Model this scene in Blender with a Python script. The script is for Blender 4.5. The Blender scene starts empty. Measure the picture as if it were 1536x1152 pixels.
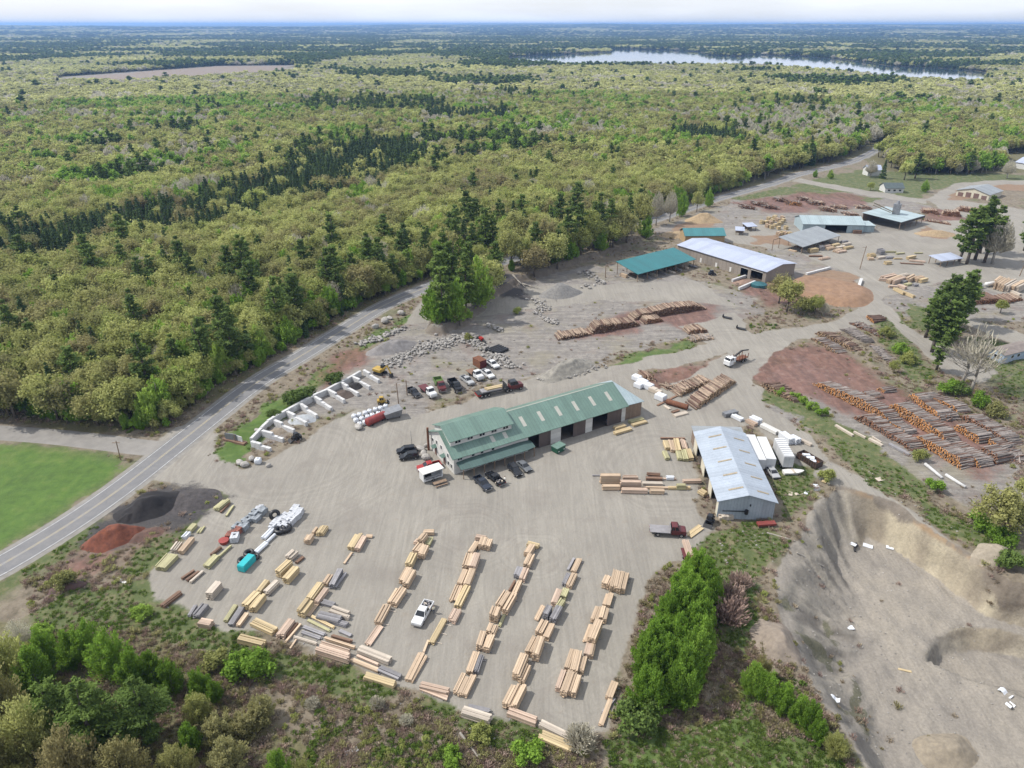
import bpy, math, random
import numpy as np
from mathutils import Vector, Matrix, Euler
R = math.radians
random.seed(7)
rs = np.random.RandomState(11)
scene = bpy.context.scene
COL = bpy.data.collections.new('place'); scene.collection.children.link(COL)

# ------------------------------------------------------------------ camera
F_PX, CX, CY, HOR, CAMH = 1065.0, 768.0, 576.0, 36.0, 92.0
PITCH = math.atan((CY - HOR) / F_PX)
cam_d = bpy.data.cameras.new('camera'); cam = bpy.data.objects.new('camera', cam_d); COL.objects.link(cam)
cam.location = (0, 0, CAMH); cam.rotation_euler = (math.pi / 2 - PITCH, 0, 0)
cam_d.sensor_fit = 'HORIZONTAL'; cam_d.sensor_width = 36; cam_d.lens = 36 * F_PX / 1536
cam_d.clip_start = 1; cam_d.clip_end = 120000
scene.camera = cam
SP, CP = math.sin(PITCH), math.cos(PITCH)

def G(x, y, z=0.0):
    """survey point: where a photo point lies on the level z"""
    u = (x - CX) / F_PX; v = (CY - y) / F_PX
    dy = CP + v * SP; dz = -SP + v * CP
    t = (z - CAMH) / dz
    return np.array((u * t, dy * t))

def PX(X, Y, Z=0.0):
    dz = Z - CAMH
    zc = Y * CP - dz * SP; yc = Y * SP + dz * CP
    return CX + F_PX * X / zc, CY - F_PX * yc / zc

# ------------------------------------------------------------------ noise
def _hash(ix, iy, s):
    n = (ix * 374761393 + iy * 668265263 + s * 974711) & 0xffffffff
    n = ((n ^ (n >> 13)) * 1274126177) & 0xffffffff
    return ((n ^ (n >> 16)) & 0xffff) / 65535.0
def vnoise(x, y, s=0):
    x = np.asarray(x, float); y = np.asarray(y, float)
    ix = np.floor(x).astype(np.int64); iy = np.floor(y).astype(np.int64)
    fx = x - ix; fy = y - iy
    fx = fx * fx * (3 - 2 * fx); fy = fy * fy * (3 - 2 * fy)
    a = _hash(ix, iy, s); b = _hash(ix + 1, iy, s); c = _hash(ix, iy + 1, s); d = _hash(ix + 1, iy + 1, s)
    return (a * (1 - fx) + b * fx) * (1 - fy) + (c * (1 - fx) + d * fx) * fy
def fbm(x, y, s=0, o=4):
    t = 0; a = .5; n = 0
    for k in range(o):
        t = t + a * vnoise(x * 2 ** k + 17.3 * k, y * 2 ** k + 9.1 * k, s + k); n += a; a *= .5
    return t / n
def sst(a, b, x):
    t = np.clip((x - a) / (b - a), 0, 1); return t * t * (3 - 2 * t)

# ------------------------------------------------------------------ polygons
def poly(pts, z=0.0): return np.array([G(x, y, z) for x, y in pts])
def sdist(P, X, Y):
    """signed distance to polygon P, positive inside"""
    X = np.asarray(X, float); Y = np.asarray(Y, float)
    d = np.full(X.shape, 1e18); inside = np.zeros(X.shape, bool)
    n = len(P)
    for i in range(n):
        ax, ay = P[i]; bx, by = P[(i + 1) % n]
        ex, ey = bx - ax, by - ay
        t = np.clip(((X - ax) * ex + (Y - ay) * ey) / (ex * ex + ey * ey + 1e-12), 0, 1)
        d = np.minimum(d, (X - ax - t * ex) ** 2 + (Y - ay - t * ey) ** 2)
        c = ((ay > Y) != (by > Y)) & (X < (bx - ax) * (Y - ay) / (by - ay + 1e-12) + ax)
        inside ^= c
    d = np.sqrt(d)
    return np.where(inside, d, -d)
def inside(P, X, Y): return sdist(P, X, Y) > 0
def linedist(L, X, Y):
    d = np.full(np.shape(X), 1e18)
    for i in range(len(L) - 1):
        ax, ay = L[i]; bx, by = L[i + 1]; ex, ey = bx - ax, by - ay
        t = np.clip(((X - ax) * ex + (Y - ay) * ey) / (ex * ex + ey * ey + 1e-12), 0, 1)
        d = np.minimum(d, (X - ax - t * ex) ** 2 + (Y - ay - t * ey) ** 2)
    return np.sqrt(d)
def smooth_line(pts, step=3.0):
    P = [np.array(p, float) for p in pts]; P = [2 * P[0] - P[1]] + P + [2 * P[-1] - P[-2]]
    out = []
    for i in range(1, len(P) - 2):
        n = max(2, int(np.linalg.norm(P[i + 1] - P[i]) / step))
        for k in range(n):
            t = k / n
            out.append(.5 * ((2 * P[i]) + (-P[i - 1] + P[i + 1]) * t + (2 * P[i - 1] - 5 * P[i] + 4 * P[i + 1] - P[i + 2]) * t * t + (-P[i - 1] + 3 * P[i] - 3 * P[i + 1] + P[i + 2]) * t ** 3))
    out.append(P[-2]); return np.array(out)

# ------------------------------------------------------------------ objects
def tag(o, label=None, cat=None, group=None, kind=None):
    if label: o['label'] = label
    if cat: o['category'] = cat
    if group: o['group'] = group
    if kind: o['kind'] = kind
    return o
def empty(name, loc, rz=0.0, label=None, cat=None, group=None):
    o = bpy.data.objects.new(name, None); COL.objects.link(o)
    o.location = loc; o.rotation_euler = (0, 0, rz); o.empty_display_size = .2
    return tag(o, label, cat, group)
def link(name, me, parent=None, loc=(0, 0, 0), rz=0.0):
    o = bpy.data.objects.new(name, me); COL.objects.link(o); o.location = loc; o.rotation_euler = (0, 0, rz)
    if parent is not None: o.parent = parent
    return o
KIDS = {}
def copy_tree(o, parent=None):
    c = o.copy(); COL.objects.link(c); c.parent = parent
    for ch in list(o.children): copy_tree(ch, c)
    return c

class MB:
    """collects boxes, tubes, sheets; one mesh per part"""
    def __init__(s): s.v = []; s.f = []; s.m = []
    def add(s, vs, fs, mi=0):
        k = len(s.v); s.v += [tuple(map(float, v)) for v in vs]
        s.f += [tuple(i + k for i in f) for f in fs]; s.m += [mi] * len(fs); return s
    def box(s, x0, x1, y0, y1, z0, z1, mi=0):
        return s.add([(x0, y0, z0), (x1, y0, z0), (x1, y1, z0), (x0, y1, z0), (x0, y0, z1), (x1, y0, z1), (x1, y1, z1), (x0, y1, z1)],
                     [(3, 2, 1, 0), (4, 5, 6, 7), (0, 1, 5, 4), (1, 2, 6, 5), (2, 3, 7, 6), (3, 0, 4, 7)], mi)
    def rbox(s, c, L, W, Hh, rz=0, z=0, mi=0, tilt=0):
        ca, sa = math.cos(rz), math.sin(rz); vs = []
        for zz in (0, Hh):
            for x, y in ((-L / 2, -W / 2), (L / 2, -W / 2), (L / 2, W / 2), (-L / 2, W / 2)):
                vs.append((c[0] + x * ca - y * sa, c[1] + x * sa + y * ca, z + zz + x * tilt))
        return s.add(vs, [(3, 2, 1, 0), (4, 5, 6, 7), (0, 1, 5, 4), (1, 2, 6, 5), (2, 3, 7, 6), (3, 0, 4, 7)], mi)
    def bar(s, a, b, w, h=None, mi=0):
        a = Vector(a); b = Vector(b); h = h or w; d = (b - a).normalized()
        u = d.cross(Vector((0, 0, 1)))
        u = u.normalized() if u.length > 1e-4 else Vector((1, 0, 0))
        n = u.cross(d).normalized()
        vs = [p + u * (w / 2 * i) + n * (h / 2 * j) for p in (a, b) for i, j in ((-1, -1), (1, -1), (1, 1), (-1, 1))]
        return s.add(vs, [(3, 2, 1, 0), (4, 5, 6, 7), (0, 1, 5, 4), (1, 2, 6, 5), (2, 3, 7, 6), (3, 0, 4, 7)], mi)
    def tube(s, a, b, r0, r1=None, n=10, mi=0, cap=None):
        a = Vector(a); b = Vector(b); r1 = r0 if r1 is None else r1; d = (b - a).normalized()
        u = d.cross(Vector((0, 0, 1)))
        u = u.normalized() if u.length > 1e-3 else Vector((1, 0, 0))
        w = d.cross(u)
        vs = []
        for p, r in ((a, r0), (b, r1)):
            for i in range(n):
                t = 2 * math.pi * i / n; vs.append(p + u * (r * math.cos(t)) + w * (r * math.sin(t)))
        s.add(vs, [(i, (i + 1) % n, n + (i + 1) % n, n + i) for i in range(n)], mi)
        k = len(s.v) - 2 * n; c = mi if cap is None else cap
        s.f += [tuple(k + i for i in range(n))[::-1], tuple(k + n + i for i in range(n))]; s.m += [c, c]
        return s
    def prism(s, prof, y0, y1, mi=0):
        """profile in x,z extruded along y"""
        n = len(prof)
        vs = [(x, y0, z) for x, z in prof] + [(x, y1, z) for x, z in prof]
        return s.add(vs, [tuple(range(n)), tuple(range(2 * n - 1, n - 1, -1))] + [((i + 1) % n, i, n + i, n + (i + 1) % n) for i in range(n)], mi)
    def loft(s, rings, mi=0, caps=True):
        n = len(rings[0]); k = len(rings)
        vs = [p for r in rings for p in r]
        fs = [(j * n + i, j * n + (i + 1) % n, (j + 1) * n + (i + 1) % n, (j + 1) * n + i) for j in range(k - 1) for i in range(n)]
        if caps: fs += [tuple(range(n))[::-1], tuple((k - 1) * n + i for i in range(n))]
        return s.add(vs, fs, mi)
    def mesh(s, name, mats, smooth=False):
        me = bpy.data.meshes.new(name); me.from_pydata(s.v, [], s.f); me.validate()
        for m in (mats if isinstance(mats, (list, tuple)) else [mats]): me.materials.append(m)
        if len(s.m) == len(me.polygons): me.polygons.foreach_set('material_index', s.m)
        if smooth: me.polygons.foreach_set('use_smooth', [True] * len(me.polygons))
        import bmesh
        bm = bmesh.new(); bm.from_mesh(me); bmesh.ops.recalc_face_normals(bm, faces=bm.faces[:]); bm.to_mesh(me); bm.free()
        return me
    def build(s, name, mats, parent=None, loc=(0, 0, 0), rz=0.0, smooth=False, bevel=0):
        o = link(name, s.mesh(name, mats, smooth), parent, loc, rz)
        if bevel:
            b = o.modifiers.new('soft', 'BEVEL'); b.width = bevel; b.segments = 1; b.limit_method = 'ANGLE'
        return o

def np_mesh(name, V, Fq, mats, smooth=False, mi=None):
    """fast mesh from arrays: V (n,3), Fq (m,k)"""
    me = bpy.data.meshes.new(name); k = Fq.shape[1]
    me.vertices.add(len(V)); me.vertices.foreach_set('co', np.asarray(V, np.float32).ravel())
    me.loops.add(Fq.size); me.loops.foreach_set('vertex_index', Fq.astype(np.int32).ravel())
    me.polygons.add(len(Fq)); me.polygons.foreach_set('loop_start', np.arange(0, Fq.size, k, dtype=np.int32))
    for m in (mats if isinstance(mats, (list, tuple)) else [mats]): me.materials.append(m)
    if mi is not None: me.polygons.foreach_set('material_index', np.asarray(mi, np.int32))
    if smooth: me.polygons.foreach_set('use_smooth', np.ones(len(Fq), bool))
    me.update(calc_edges=True); me.validate(); return me

# ------------------------------------------------------------------ materials
class NT:
    def __init__(s, m):
        m.use_nodes = True; s.t = m.node_tree; s.n = s.t.nodes; s.l = s.t.links
        s.b = next(n for n in s.n if n.type == 'BSDF_PRINCIPLED')
    def add(s, ty, **kw):
        n = s.n.new(ty)
        for k, v in kw.items():
            if k in n.inputs: n.inputs[k].default_value = v
            else: setattr(n, k, v)
        return n
    def lk(s, a, b): s.l.new(a, b)
    def noise(s, scale, detail=4, rough=.6, vec=None, dim='3D'):
        n = s.add('ShaderNodeTexNoise'); n.inputs['Scale'].default_value = scale; n.inputs['Detail'].default_value = detail; n.inputs['Roughness'].default_value = rough
        if vec is not None: s.lk(vec, n.inputs['Vector'])
        return n.outputs['Fac']
    def ramp(s, fac, stops):
        r = s.add('ShaderNodeValToRGB'); e = r.color_ramp.elements
        while len(e) < len(stops): e.new(.5)
        for i, (p, c) in enumerate(stops):
            e[i].position = p; e[i].color = (*c, 1) if len(c) == 3 else c
        s.lk(fac, r.inputs[0]); return r.outputs[0]
    def mix(s, fac, a, b, mode='MIX'):
        m = s.add('ShaderNodeMix', data_type='RGBA', blend_type=mode)
        for so, v in ((m.inputs[0], fac), (m.inputs[6], a), (m.inputs[7], b)):
            if hasattr(v, 'links') or hasattr(v, 'is_output'): s.lk(v, so)
            else: so.default_value = v if isinstance(v, (int, float)) else (*v, 1)
        return m.outputs[2]
    def math(s, op, a, b=None, c=None):
        m = s.add('ShaderNodeMath', operation=op)
        for so, v in zip(m.inputs, (a, b, c)):
            if v is None: continue
            if isinstance(v, (int, float)): so.default_value = v
            else: s.lk(v, so)
        return m.outputs[0]
    def maprange(s, v, a, b, c=0., d=1., smooth=True):
        m = s.add('ShaderNodeMapRange'); m.interpolation_type = 'SMOOTHSTEP' if smooth else 'LINEAR'
        s.lk(v, m.inputs[0]); m.inputs[1].default_value = a; m.inputs[2].default_value = b; m.inputs[3].default_value = c; m.inputs[4].default_value = d
        return m.outputs[0]
    def bump(s, h, dist=.05, st=.6):
        b = s.add('ShaderNodeBump'); b.inputs['Strength'].default_value = st; b.inputs['Distance'].default_value = dist
        s.lk(h, b.inputs['Height']); s.lk(b.outputs[0], s.b.inputs['Normal'])
def vec3(*c): return c
def mat(name, c, rough=.7, var=.25, scale=1.5, metal=0., island=0., c2=None, bump=0.):
    """weathered surface: base colour broken by noise (and by piece when island > 0)"""
    m = bpy.data.materials.new(name); t = NT(m); g = t.add('ShaderNodeNewGeometry'); tc = t.add('ShaderNodeTexCoord')
    n = t.noise(scale, 5, .65, tc.outputs['Object'])
    c2 = c2 or tuple(x * (1 - var) for x in c); c = tuple(x * KA for x in c); c2 = tuple(x * KA for x in c2)
    col = t.ramp(n, [(.3, c2), (.7, tuple(min(1, x * (1 + var * .5)) for x in c))])
    if island:
        v = t.maprange(g.outputs['Random Per Island'], 0, 1, 1 - island, 1 + island, False)
        col = t.mix(1.0, col, v, 'MULTIPLY')
    t.lk(col, t.b.inputs['Base Color']); t.b.inputs['Roughness'].default_value = rough; t.b.inputs['Metallic'].default_value = metal
    if bump: t.bump(n, bump)
    return m
def mat_ribbed(name, c, c2, rough=.45, axis=0, scale=1.0, dark=.8, metal=0., rust=None):
    """sheet metal with raised seams every 1/scale metres along one object axis"""
    c = tuple(x * KA for x in c); c2 = tuple(x * KA for x in c2)
    m = bpy.data.materials.new(name); t = NT(m); tc = t.add('ShaderNodeTexCoord')
    sx = t.add('ShaderNodeSeparateXYZ'); t.lk(tc.outputs['Object'], sx.inputs[0])
    fr = t.math('FRACT', t.math('MULTIPLY', sx.outputs[axis], scale))
    seam = t.math('LESS_THAN', t.math('ABSOLUTE', t.math('SUBTRACT', fr, .5)), .09)
    cell = t.math('FLOOR', t.math('MULTIPLY', sx.outputs[axis], scale * .5))
    wn = t.add('ShaderNodeTexWhiteNoise', noise_dimensions='1D'); t.lk(cell, wn.inputs['W'])
    n = t.noise(.35, 6, .7, tc.outputs['Object'])
    col = t.ramp(n, [(.3, c2), (.68, c)])
    col = t.mix(1.0, col, t.maprange(wn.outputs[0], 0, 1, .9, 1.07, False), 'MULTIPLY')
    col = t.mix(1.0, col, t.maprange(seam, 0, 1, 1, dark, False), 'MULTIPLY')
    col = t.mix(1.0, col, t.maprange(t.noise(2.2, 5, .7, tc.outputs['Object']), .3, .7, .9, 1.08, False), 'MULTIPLY')
    if rust:
        st = t.noise(1.1, 6, .75, tc.outputs['Object']); col = t.mix(t.maprange(st, .6, .75, 0, .6), col, rust)
    t.lk(col, t.b.inputs['Base Color']); t.b.inputs['Roughness'].default_value = rough; t.b.inputs['Metallic'].default_value = metal
    t.bump(seam, .04, .5)
    return m
def mat_leaf(name, c1, c2, c3, trans=.48, patch=.02, rough=.6):
    """foliage: hue drifts from tree to tree, across the stand and from leaf clump to leaf clump"""
    m = bpy.data.materials.new(name); t = NT(m); g = t.add('ShaderNodeNewGeometry'); oi = t.add('ShaderNodeObjectInfo')
    oloc = oi.outputs['Location']
    big = t.noise(patch, 3, .55, oloc)
    v = t.math('ADD', t.math('MULTIPLY', oi.outputs['Random'], .62), t.math('MULTIPLY', t.math('SUBTRACT', big, .5), 1.5))
    v = t.math('ADD', v, .18)
    col = t.ramp(v, [(.05, c1), (.5, c2), (.95, c3)])
    isl = t.maprange(g.outputs['Random Per Island'], 0, 1, .78, 1.22, False)
    col = t.mix(1.0, col, isl, 'MULTIPLY')
    t.lk(col, t.b.inputs['Base Color']); t.b.inputs['Roughness'].default_value = .8; t.b.inputs['Specular IOR Level'].default_value = .12
    tr = t.add('ShaderNodeBsdfTranslucent'); t.lk(col, tr.inputs[0])
    ms = t.add('ShaderNodeMixShader'); ms.inputs[0].default_value = trans
    out = next(n for n in t.n if n.type == 'OUTPUT_MATERIAL')
    t.lk(t.b.outputs[0], ms.inputs[1]); t.lk(tr.outputs[0], ms.inputs[2]); t.lk(ms.outputs[0], out.inputs[0])
    return m
M = {}
HAZE_D = 8.5e-5
KA = .70   # ground, timber and paint albedos are set for the exposure used below
M['white_metal'] = mat('white_metal', (.72, .73, .74), .5, .15, .6)
M['white_paint'] = mat('white_paint', (.78, .77, .74), .6, .1, .8)
M['glass_dark'] = mat('glass_dark', (.02, .024, .03), .12, .2)
M['rubber'] = mat('rubber', (.02, .02, .021), .85, .3, 3)
M['rim_steel'] = mat('rim_steel', (.45, .45, .46), .4, .2, 4, .6)
M['chassis'] = mat('chassis', (.03, .03, .032), .7, .4, 2)
M['black_plastic'] = mat('black_plastic', (.015, .015, .018), .45, .3, 3)
M['lamp_clear'] = mat('lamp_clear', (.75, .75, .72), .2, .1)
M['lamp_red'] = mat('lamp_red', (.4, .02, .02), .3, .1)
M['concrete'] = mat('concrete', (.66, .66, .66), .85, .25, .8, bump=.02)
M['stone'] = mat('stone', (.36, .34, .315), .85, .35, 1.2, island=.3, bump=.05)
M['steel_grey'] = mat('steel_grey', (.3, .31, .33), .5, .3, 1.0, .4)
M['rust'] = mat('rust', (.2, .075, .035), .85, .5, 2)
M['wood_fresh'] = mat('wood_fresh', (.59, .445, .31), .75, .12, .7, island=0.24)
M['wood_pink'] = mat('wood_pink', (.58, .435, .335), .75, .14, .7, island=0.24)
M['wood_yellow'] = mat('wood_yellow', (.58, .455, .265), .75, .12, .7, island=0.22)
M['wood_pale'] = mat('wood_pale', (.57, .495, .41), .75, .14, .7, island=0.22)
M['wood_grey'] = mat('wood_grey', (.29, .28, .29), .8, .25, 1, island=.3)
M['wood_brown'] = mat('wood_brown', (.22, .13, .085), .8, .25, 1, island=.3)
M['wood_green'] = mat('wood_green', (.47, .44, .25), .8, .18, 1, island=.2)
M['wood_barn'] = mat('wood_barn', (.27, .19, .13), .85, .35, 1.5, island=.3)
M['plastic_white'] = mat('plastic_white', (.76, .79, .84), .4, .1, 1.5)
M['teal'] = mat('teal', (.02, .48, .52), .4, .1, 1)
M['bark'] = mat('bark', (.13, .105, .085), .9, .45, 1.2, island=.25, bump=.03)
M['bark_pale'] = mat('bark_pale', (.36, .33, .29), .9, .35, 1.0)
M['log_grey'] = mat('log_grey', (.30, .262, .238), .9, .4, 1.2, island=.35)
M['log_brown'] = mat('log_brown', (.16, .095, .07), .9, .4, 1.2, island=.35)
M['log_tan'] = mat('log_tan', (.36, .27, .2), .9, .4, 1.2, island=.35)
M['cut_orange'] = mat('cut_orange', (.72, .33, .10), .8, .25, 2, island=.3)
M['cut_brown'] = mat('cut_brown', (.33, .15, .075), .85, .3, 2, island=.35)
M['cut_tan'] = mat('cut_tan', (.5, .34, .2), .85, .3, 2, island=.3)
M['oak_leaf'] = mat_leaf('oak_leaf', (.28, .245, .12), (.35, .36, .13), (.465, .49, .18))
M['fresh_leaf'] = mat_leaf('fresh_leaf', (.15, .25, .036), (.21, .34, .052), (.34, .455, .10))
M['mid_leaf'] = mat_leaf('mid_leaf', (.23, .22, .10), (.29, .31, .10), (.36, .41, .125))
M['bud_twig'] = mat_leaf('bud_twig', (.40, .37, .29), (.48, .45, .36), (.56, .54, .43), .35)
M['red_twig'] = mat_leaf('red_twig', (.27, .19, .165), (.33, .24, .2), (.38, .3, .25), .25)
M['pine_needle'] = mat_leaf('pine_needle', (.085, .125, .034), (.115, .17, .042), (.165, .235, .056), .3, .03)
M['spruce_needle'] = mat_leaf('spruce_needle', (.055, .09, .034), (.08, .125, .042), (.11, .165, .05), .2, .03)
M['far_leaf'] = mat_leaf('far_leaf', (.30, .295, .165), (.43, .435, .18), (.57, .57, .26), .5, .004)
M['young_leaf'] = mat_leaf('young_leaf', (.155, .26, .04), (.21, .345, .05), (.31, .45, .085))
M['plume_needle'] = mat_leaf('plume_needle', (.13, .195, .05), (.175, .25, .06), (.24, .32, .085))
M['brush_twig'] = mat_leaf('brush_twig', (.30, .265, .15), (.36, .34, .165), (.41, .41, .18), .45)
M['grass_blade'] = mat_leaf('grass_blade', (.09, .145, .028), (.13, .195, .04), (.19, .245, .065), .4, .05)
M['dry_blade'] = mat_leaf('dry_blade', (.26, .21, .15), (.33, .27, .2), (.4, .34, .25), .3, .05)
# ------------------------------------------------------------------ survey outlines (photo points -> level ground)
ROAD_PX = [(-80, 889), (0, 849), (100, 789), (173, 739), (233, 693), (300, 640), (384, 575), (442, 540), (475, 520), (512, 497), (579, 457), (649, 428), (705, 408), (759, 393), (845, 367), (905, 350), (959, 337), (1030, 314), (1074, 299), (1157, 276), (1197, 262), (1237, 253), (1287, 239), (1330, 215)]
ROAD = smooth_line([G(*p) for p in ROAD_PX], 4)
SIDE = smooth_line([G(*p) for p in [(-120, 640), (-40, 646), (0, 649), (80, 655), (160, 664), (225, 672), (262, 670)]], 4)
GRASS = [[(-140, 655), (0, 661), (100, 672), (190, 690), (198, 700), (180, 714), (120, 752), (0, 828), (-160, 905)],
 [(320, 680), (345, 650), (400, 606), (455, 572), (466, 586), (440, 612), (400, 640), (378, 668), (375, 690), (362, 700), (335, 697)],
 [(455, 574), (520, 528), (640, 455), (650, 462), (540, 530), (466, 588)],
 [(0, 868), (130, 790), (180, 770), (180, 780), (90, 840), (0, 895), (-60, 920)],
 [(30, 930), (90, 890), (130, 868), (200, 868), (330, 940), (400, 970), (520, 1000), (600, 1040), (560, 1052), (430, 1010), (300, 985), (200, 940), (90, 945)],
 [(640, 1042), (700, 1060), (760, 1075), (840, 1100), (800, 1110), (700, 1085), (640, 1065)],
 [(900, 1200), (930, 1110), (1000, 1080), (1090, 1060), (1100, 940), (1080, 860), (1150, 870), (1160, 900), (1110, 1000), (1180, 1090), (1290, 1152), (1310, 1200)],
 [(1040, 805), (1090, 790), (1165, 788), (1180, 830), (1130, 900), (1080, 890), (1040, 850)],
 [(1165, 640), (1215, 668), (1240, 700), (1180, 790), (1160, 760)],
 [(1140, 580), (1190, 602), (1290, 646), (1345, 690), (1330, 700), (1240, 655), (1150, 604)],
 [(1250, 640), (1380, 720), (1440, 780), (1500, 800), (1560, 860), (1480, 830), (1400, 785), (1280, 695), (1235, 668)],
 [(905, 548), (980, 522), (1042, 510), (1032, 522), (960, 546), (915, 554)],
 [(1290, 255), (1536, 262), (1640, 270), (1640, 288), (1440, 275), (1400, 285), (1370, 300), (1300, 290), (1230, 287), (1180, 280), (1250, 262)],
 [(1180, 280), (1230, 287), (1320, 298), (1310, 304), (1200, 290), (1110, 300), (1100, 296)],
 [(1310, 475), (1350, 470), (1400, 560), (1380, 592), (1330, 522)], [(1470, 548), (1640, 530), (1640, 600), (1500, 592)],
 [(1440, 500), (1536, 520), (1640, 540), (1640, 552), (1480, 545)], [(1360, 455), (1400, 470), (1400, 500), (1370, 490)],
 [(318, 752), (345, 735), (358, 748), (300, 790), (210, 862), (195, 858), (250, 800)]]
GRAVEL = [[(205, 690), (262, 636), (318, 640), (330, 690), (365, 706), (450, 662), (540, 612), (620, 628), (690, 605), (760, 575), (860, 553), (965, 560), (1000, 618), (1060, 600), (1100, 562), (1142, 582), (1150, 612), (1215, 655), (1240, 690), (1200, 700), (1130, 640), (1040, 640), (1045, 760), (1065, 790), (1030, 838), (985, 856), (950, 935), (905, 1092), (850, 1100), (700, 1058), (560, 1010), (430, 960), (310, 935), (230, 903), (213, 870), (340, 745), (250, 722), (210, 722)],
 [(1020, 490), (1100, 470), (1130, 500), (1260, 480), (1320, 440), (1340, 470), (1300, 488), (1200, 510), (1150, 535), (1130, 575), (1090, 610), (1000, 640), (960, 600), (1040, 560), (1090, 530), (1000, 555), (930, 560), (850, 570), (830, 560), (960, 540), (1060, 515)],
 [(640, 440), (800, 430), (930, 425), (1040, 420), (1110, 460), (1020, 452), (900, 450), (760, 470), (600, 490)],
 [(1200, 380), (1300, 350), (1400, 330), (1640, 330), (1640, 470), (1500, 440), (1420, 420), (1330, 445), (1300, 480), (1280, 440), (1290, 415), (1230, 395)],
 [(1040, 355), (1130, 335), (1280, 350), (1310, 360), (1220, 385), (1140, 370)],
 [(1315, 460), (1330, 455), (1375, 500), (1420, 530), (1410, 545), (1360, 510)],
 [(1430, 470), (1536, 500), (1640, 530), (1640, 560), (1530, 520), (1440, 482)],
 [(1400, 520), (1460, 530), (1500, 560), (1470, 575), (1420, 560)],
 [(1390, 300), (1430, 275), (1500, 270), (1640, 275), (1640, 284), (1500, 282), (1440, 300), (1640, 330), (1640, 345), (1430, 325)],
 [(1290, 284), (1390, 300), (1390, 306), (1290, 292), (1190, 272), (1200, 268)],
 [(1240, 690), (1300, 720), (1380, 775), (1450, 825), (1540, 900), (1530, 912), (1430, 838), (1360, 790), (1280, 742), (1225, 715)]]
FIELD_PX = [(95, 115), (200, 108), (330, 99), (440, 98), (440, 111), (300, 120), (180, 126), (90, 127)]
ROUGH = [FIELD_PX, [(465, 590), (560, 520), (640, 466), (740, 440), (830, 405), (960, 395), (1100, 440), (1060, 500), (850, 560), (760, 565), (620, 625), (540, 612), (440, 640), (380, 690), (375, 668), (420, 625)],
 [(1000, 420), (1140, 440), (1130, 500), (1040, 505)], [(1200, 540), (1420, 620), (1520, 700), (1560, 760), (1440, 760), (1300, 690), (1150, 610), (1140, 575)],
 [(980, 345), (1110, 300), (1310, 290), (1400, 310), (1300, 350), (1130, 340), (1030, 360)], [(1120, 330), (1540, 330), (1640, 480), (1380, 480), (1200, 430)],
 [(215, 870), (340, 745), (400, 760), (300, 900), (240, 905)]]
BARK = [[(1100, 565), (1165, 522), (1215, 508), (1300, 548), (1400, 600), (1510, 690), (1470, 712), (1380, 672), (1290, 625), (1180, 590), (1150, 590)],
 [(945, 565), (1095, 536), (1105, 580), (1010, 622), (950, 590)], [(832, 515), (930, 468), (1070, 455), (1100, 490), (1050, 500), (980, 488), (860, 515)],
 [(1105, 305), (1200, 288), (1310, 292), (1280, 315), (1160, 318)], [(1380, 310), (1470, 318), (1450, 345), (1390, 335)], [(1110, 420), (1200, 415), (1230, 455), (1150, 460)],
 [(120, 830), (200, 790), (245, 800), (190, 835), (60, 880), (20, 900)], [(470, 560), (540, 520), (560, 545), (480, 590)]]
DARK = [[(165, 765), (240, 728), (318, 734), (325, 747), (270, 795), (200, 802)], [(120, 815), (160, 780), (215, 788), (225, 805), (170, 826), (125, 832)], [(735, 440), (760, 418), (800, 425), (790, 450)]]
SAND = [[(1195, 428), (1215, 408), (1250, 404), (1285, 415), (1288, 440), (1250, 455), (1205, 448)], [(1005, 345), (1030, 330), (1060, 328), (1075, 340), (1020, 352)], [(1130, 355), (1200, 350), (1190, 370), (1130, 365)],
 [(1390, 340), (1430, 350), (1420, 360), (1380, 355)], [(1420, 300), (1440, 282), (1520, 276), (1640, 280), (1640, 290), (1500, 286), (1450, 300)]]
WOODFLOOR = [[(-400, 625), (60, 632), (150, 642), (235, 645), (300, 612), (380, 556), (450, 510), (520, 476), (600, 436), (645, 416), (700, 398), (759, 383), (845, 358), (905, 342), (959, 329), (1030, 306), (1074, 292), (1150, 272), (1197, 256), (1237, 247), (1290, 236), (1310, 250), (1360, 262), (1440, 262), (1540, 258), (1900, 262), (3200, 60), (768, 36.6), (-1800, 60)],
 [(-200, 960), (90, 935), (230, 945), (330, 1010), (400, 1080), (470, 1130), (470, 1300), (-200, 1300)]]
FOREST_A = poly(WOODFLOOR[0][:-3] + [(2300, 100), (1700, 45), (768, 45), (-200, 45), (-900, 100)])
FOREST_B = poly(WOODFLOOR[1])
LAKE = poly([(765, 86), (800, 83), (860, 81), (915, 78.5), (920, 73.5), (1000, 75), (1050, 78), (1060, 82.5), (1110, 84.5), (1130, 82), (1200, 84), (1250, 88), (1310, 95), (1330, 98.5), (1400, 102), (1460, 106), (1480, 109), (1470, 127), (1400, 126), (1330, 121), (1280, 113), (1150, 102), (1000, 101), (850, 101), (765, 96)])
FIELD = poly(FIELD_PX)
PIT_RIM = poly([(1160, 890), (1170, 845), (1205, 790), (1228, 745), (1258, 728), (1310, 743), (1345, 760), (1390, 788), (1432, 818), (1472, 846), (1512, 880), (1560, 893), (1740, 905), (1740, 1300), (1350, 1300), (1320, 1190), (1275, 1100), (1225, 1040), (1195, 985), (1170, 935)])
PIT_D = -7.5
PIT_FLOOR = poly([(1296, 1015), (1292, 905), (1285, 838), (1300, 806), (1345, 826), (1390, 858), (1428, 892), (1475, 925), (1540, 940), (1740, 975), (1740, 1300), (1400, 1230), (1335, 1125)], PIT_D)
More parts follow.
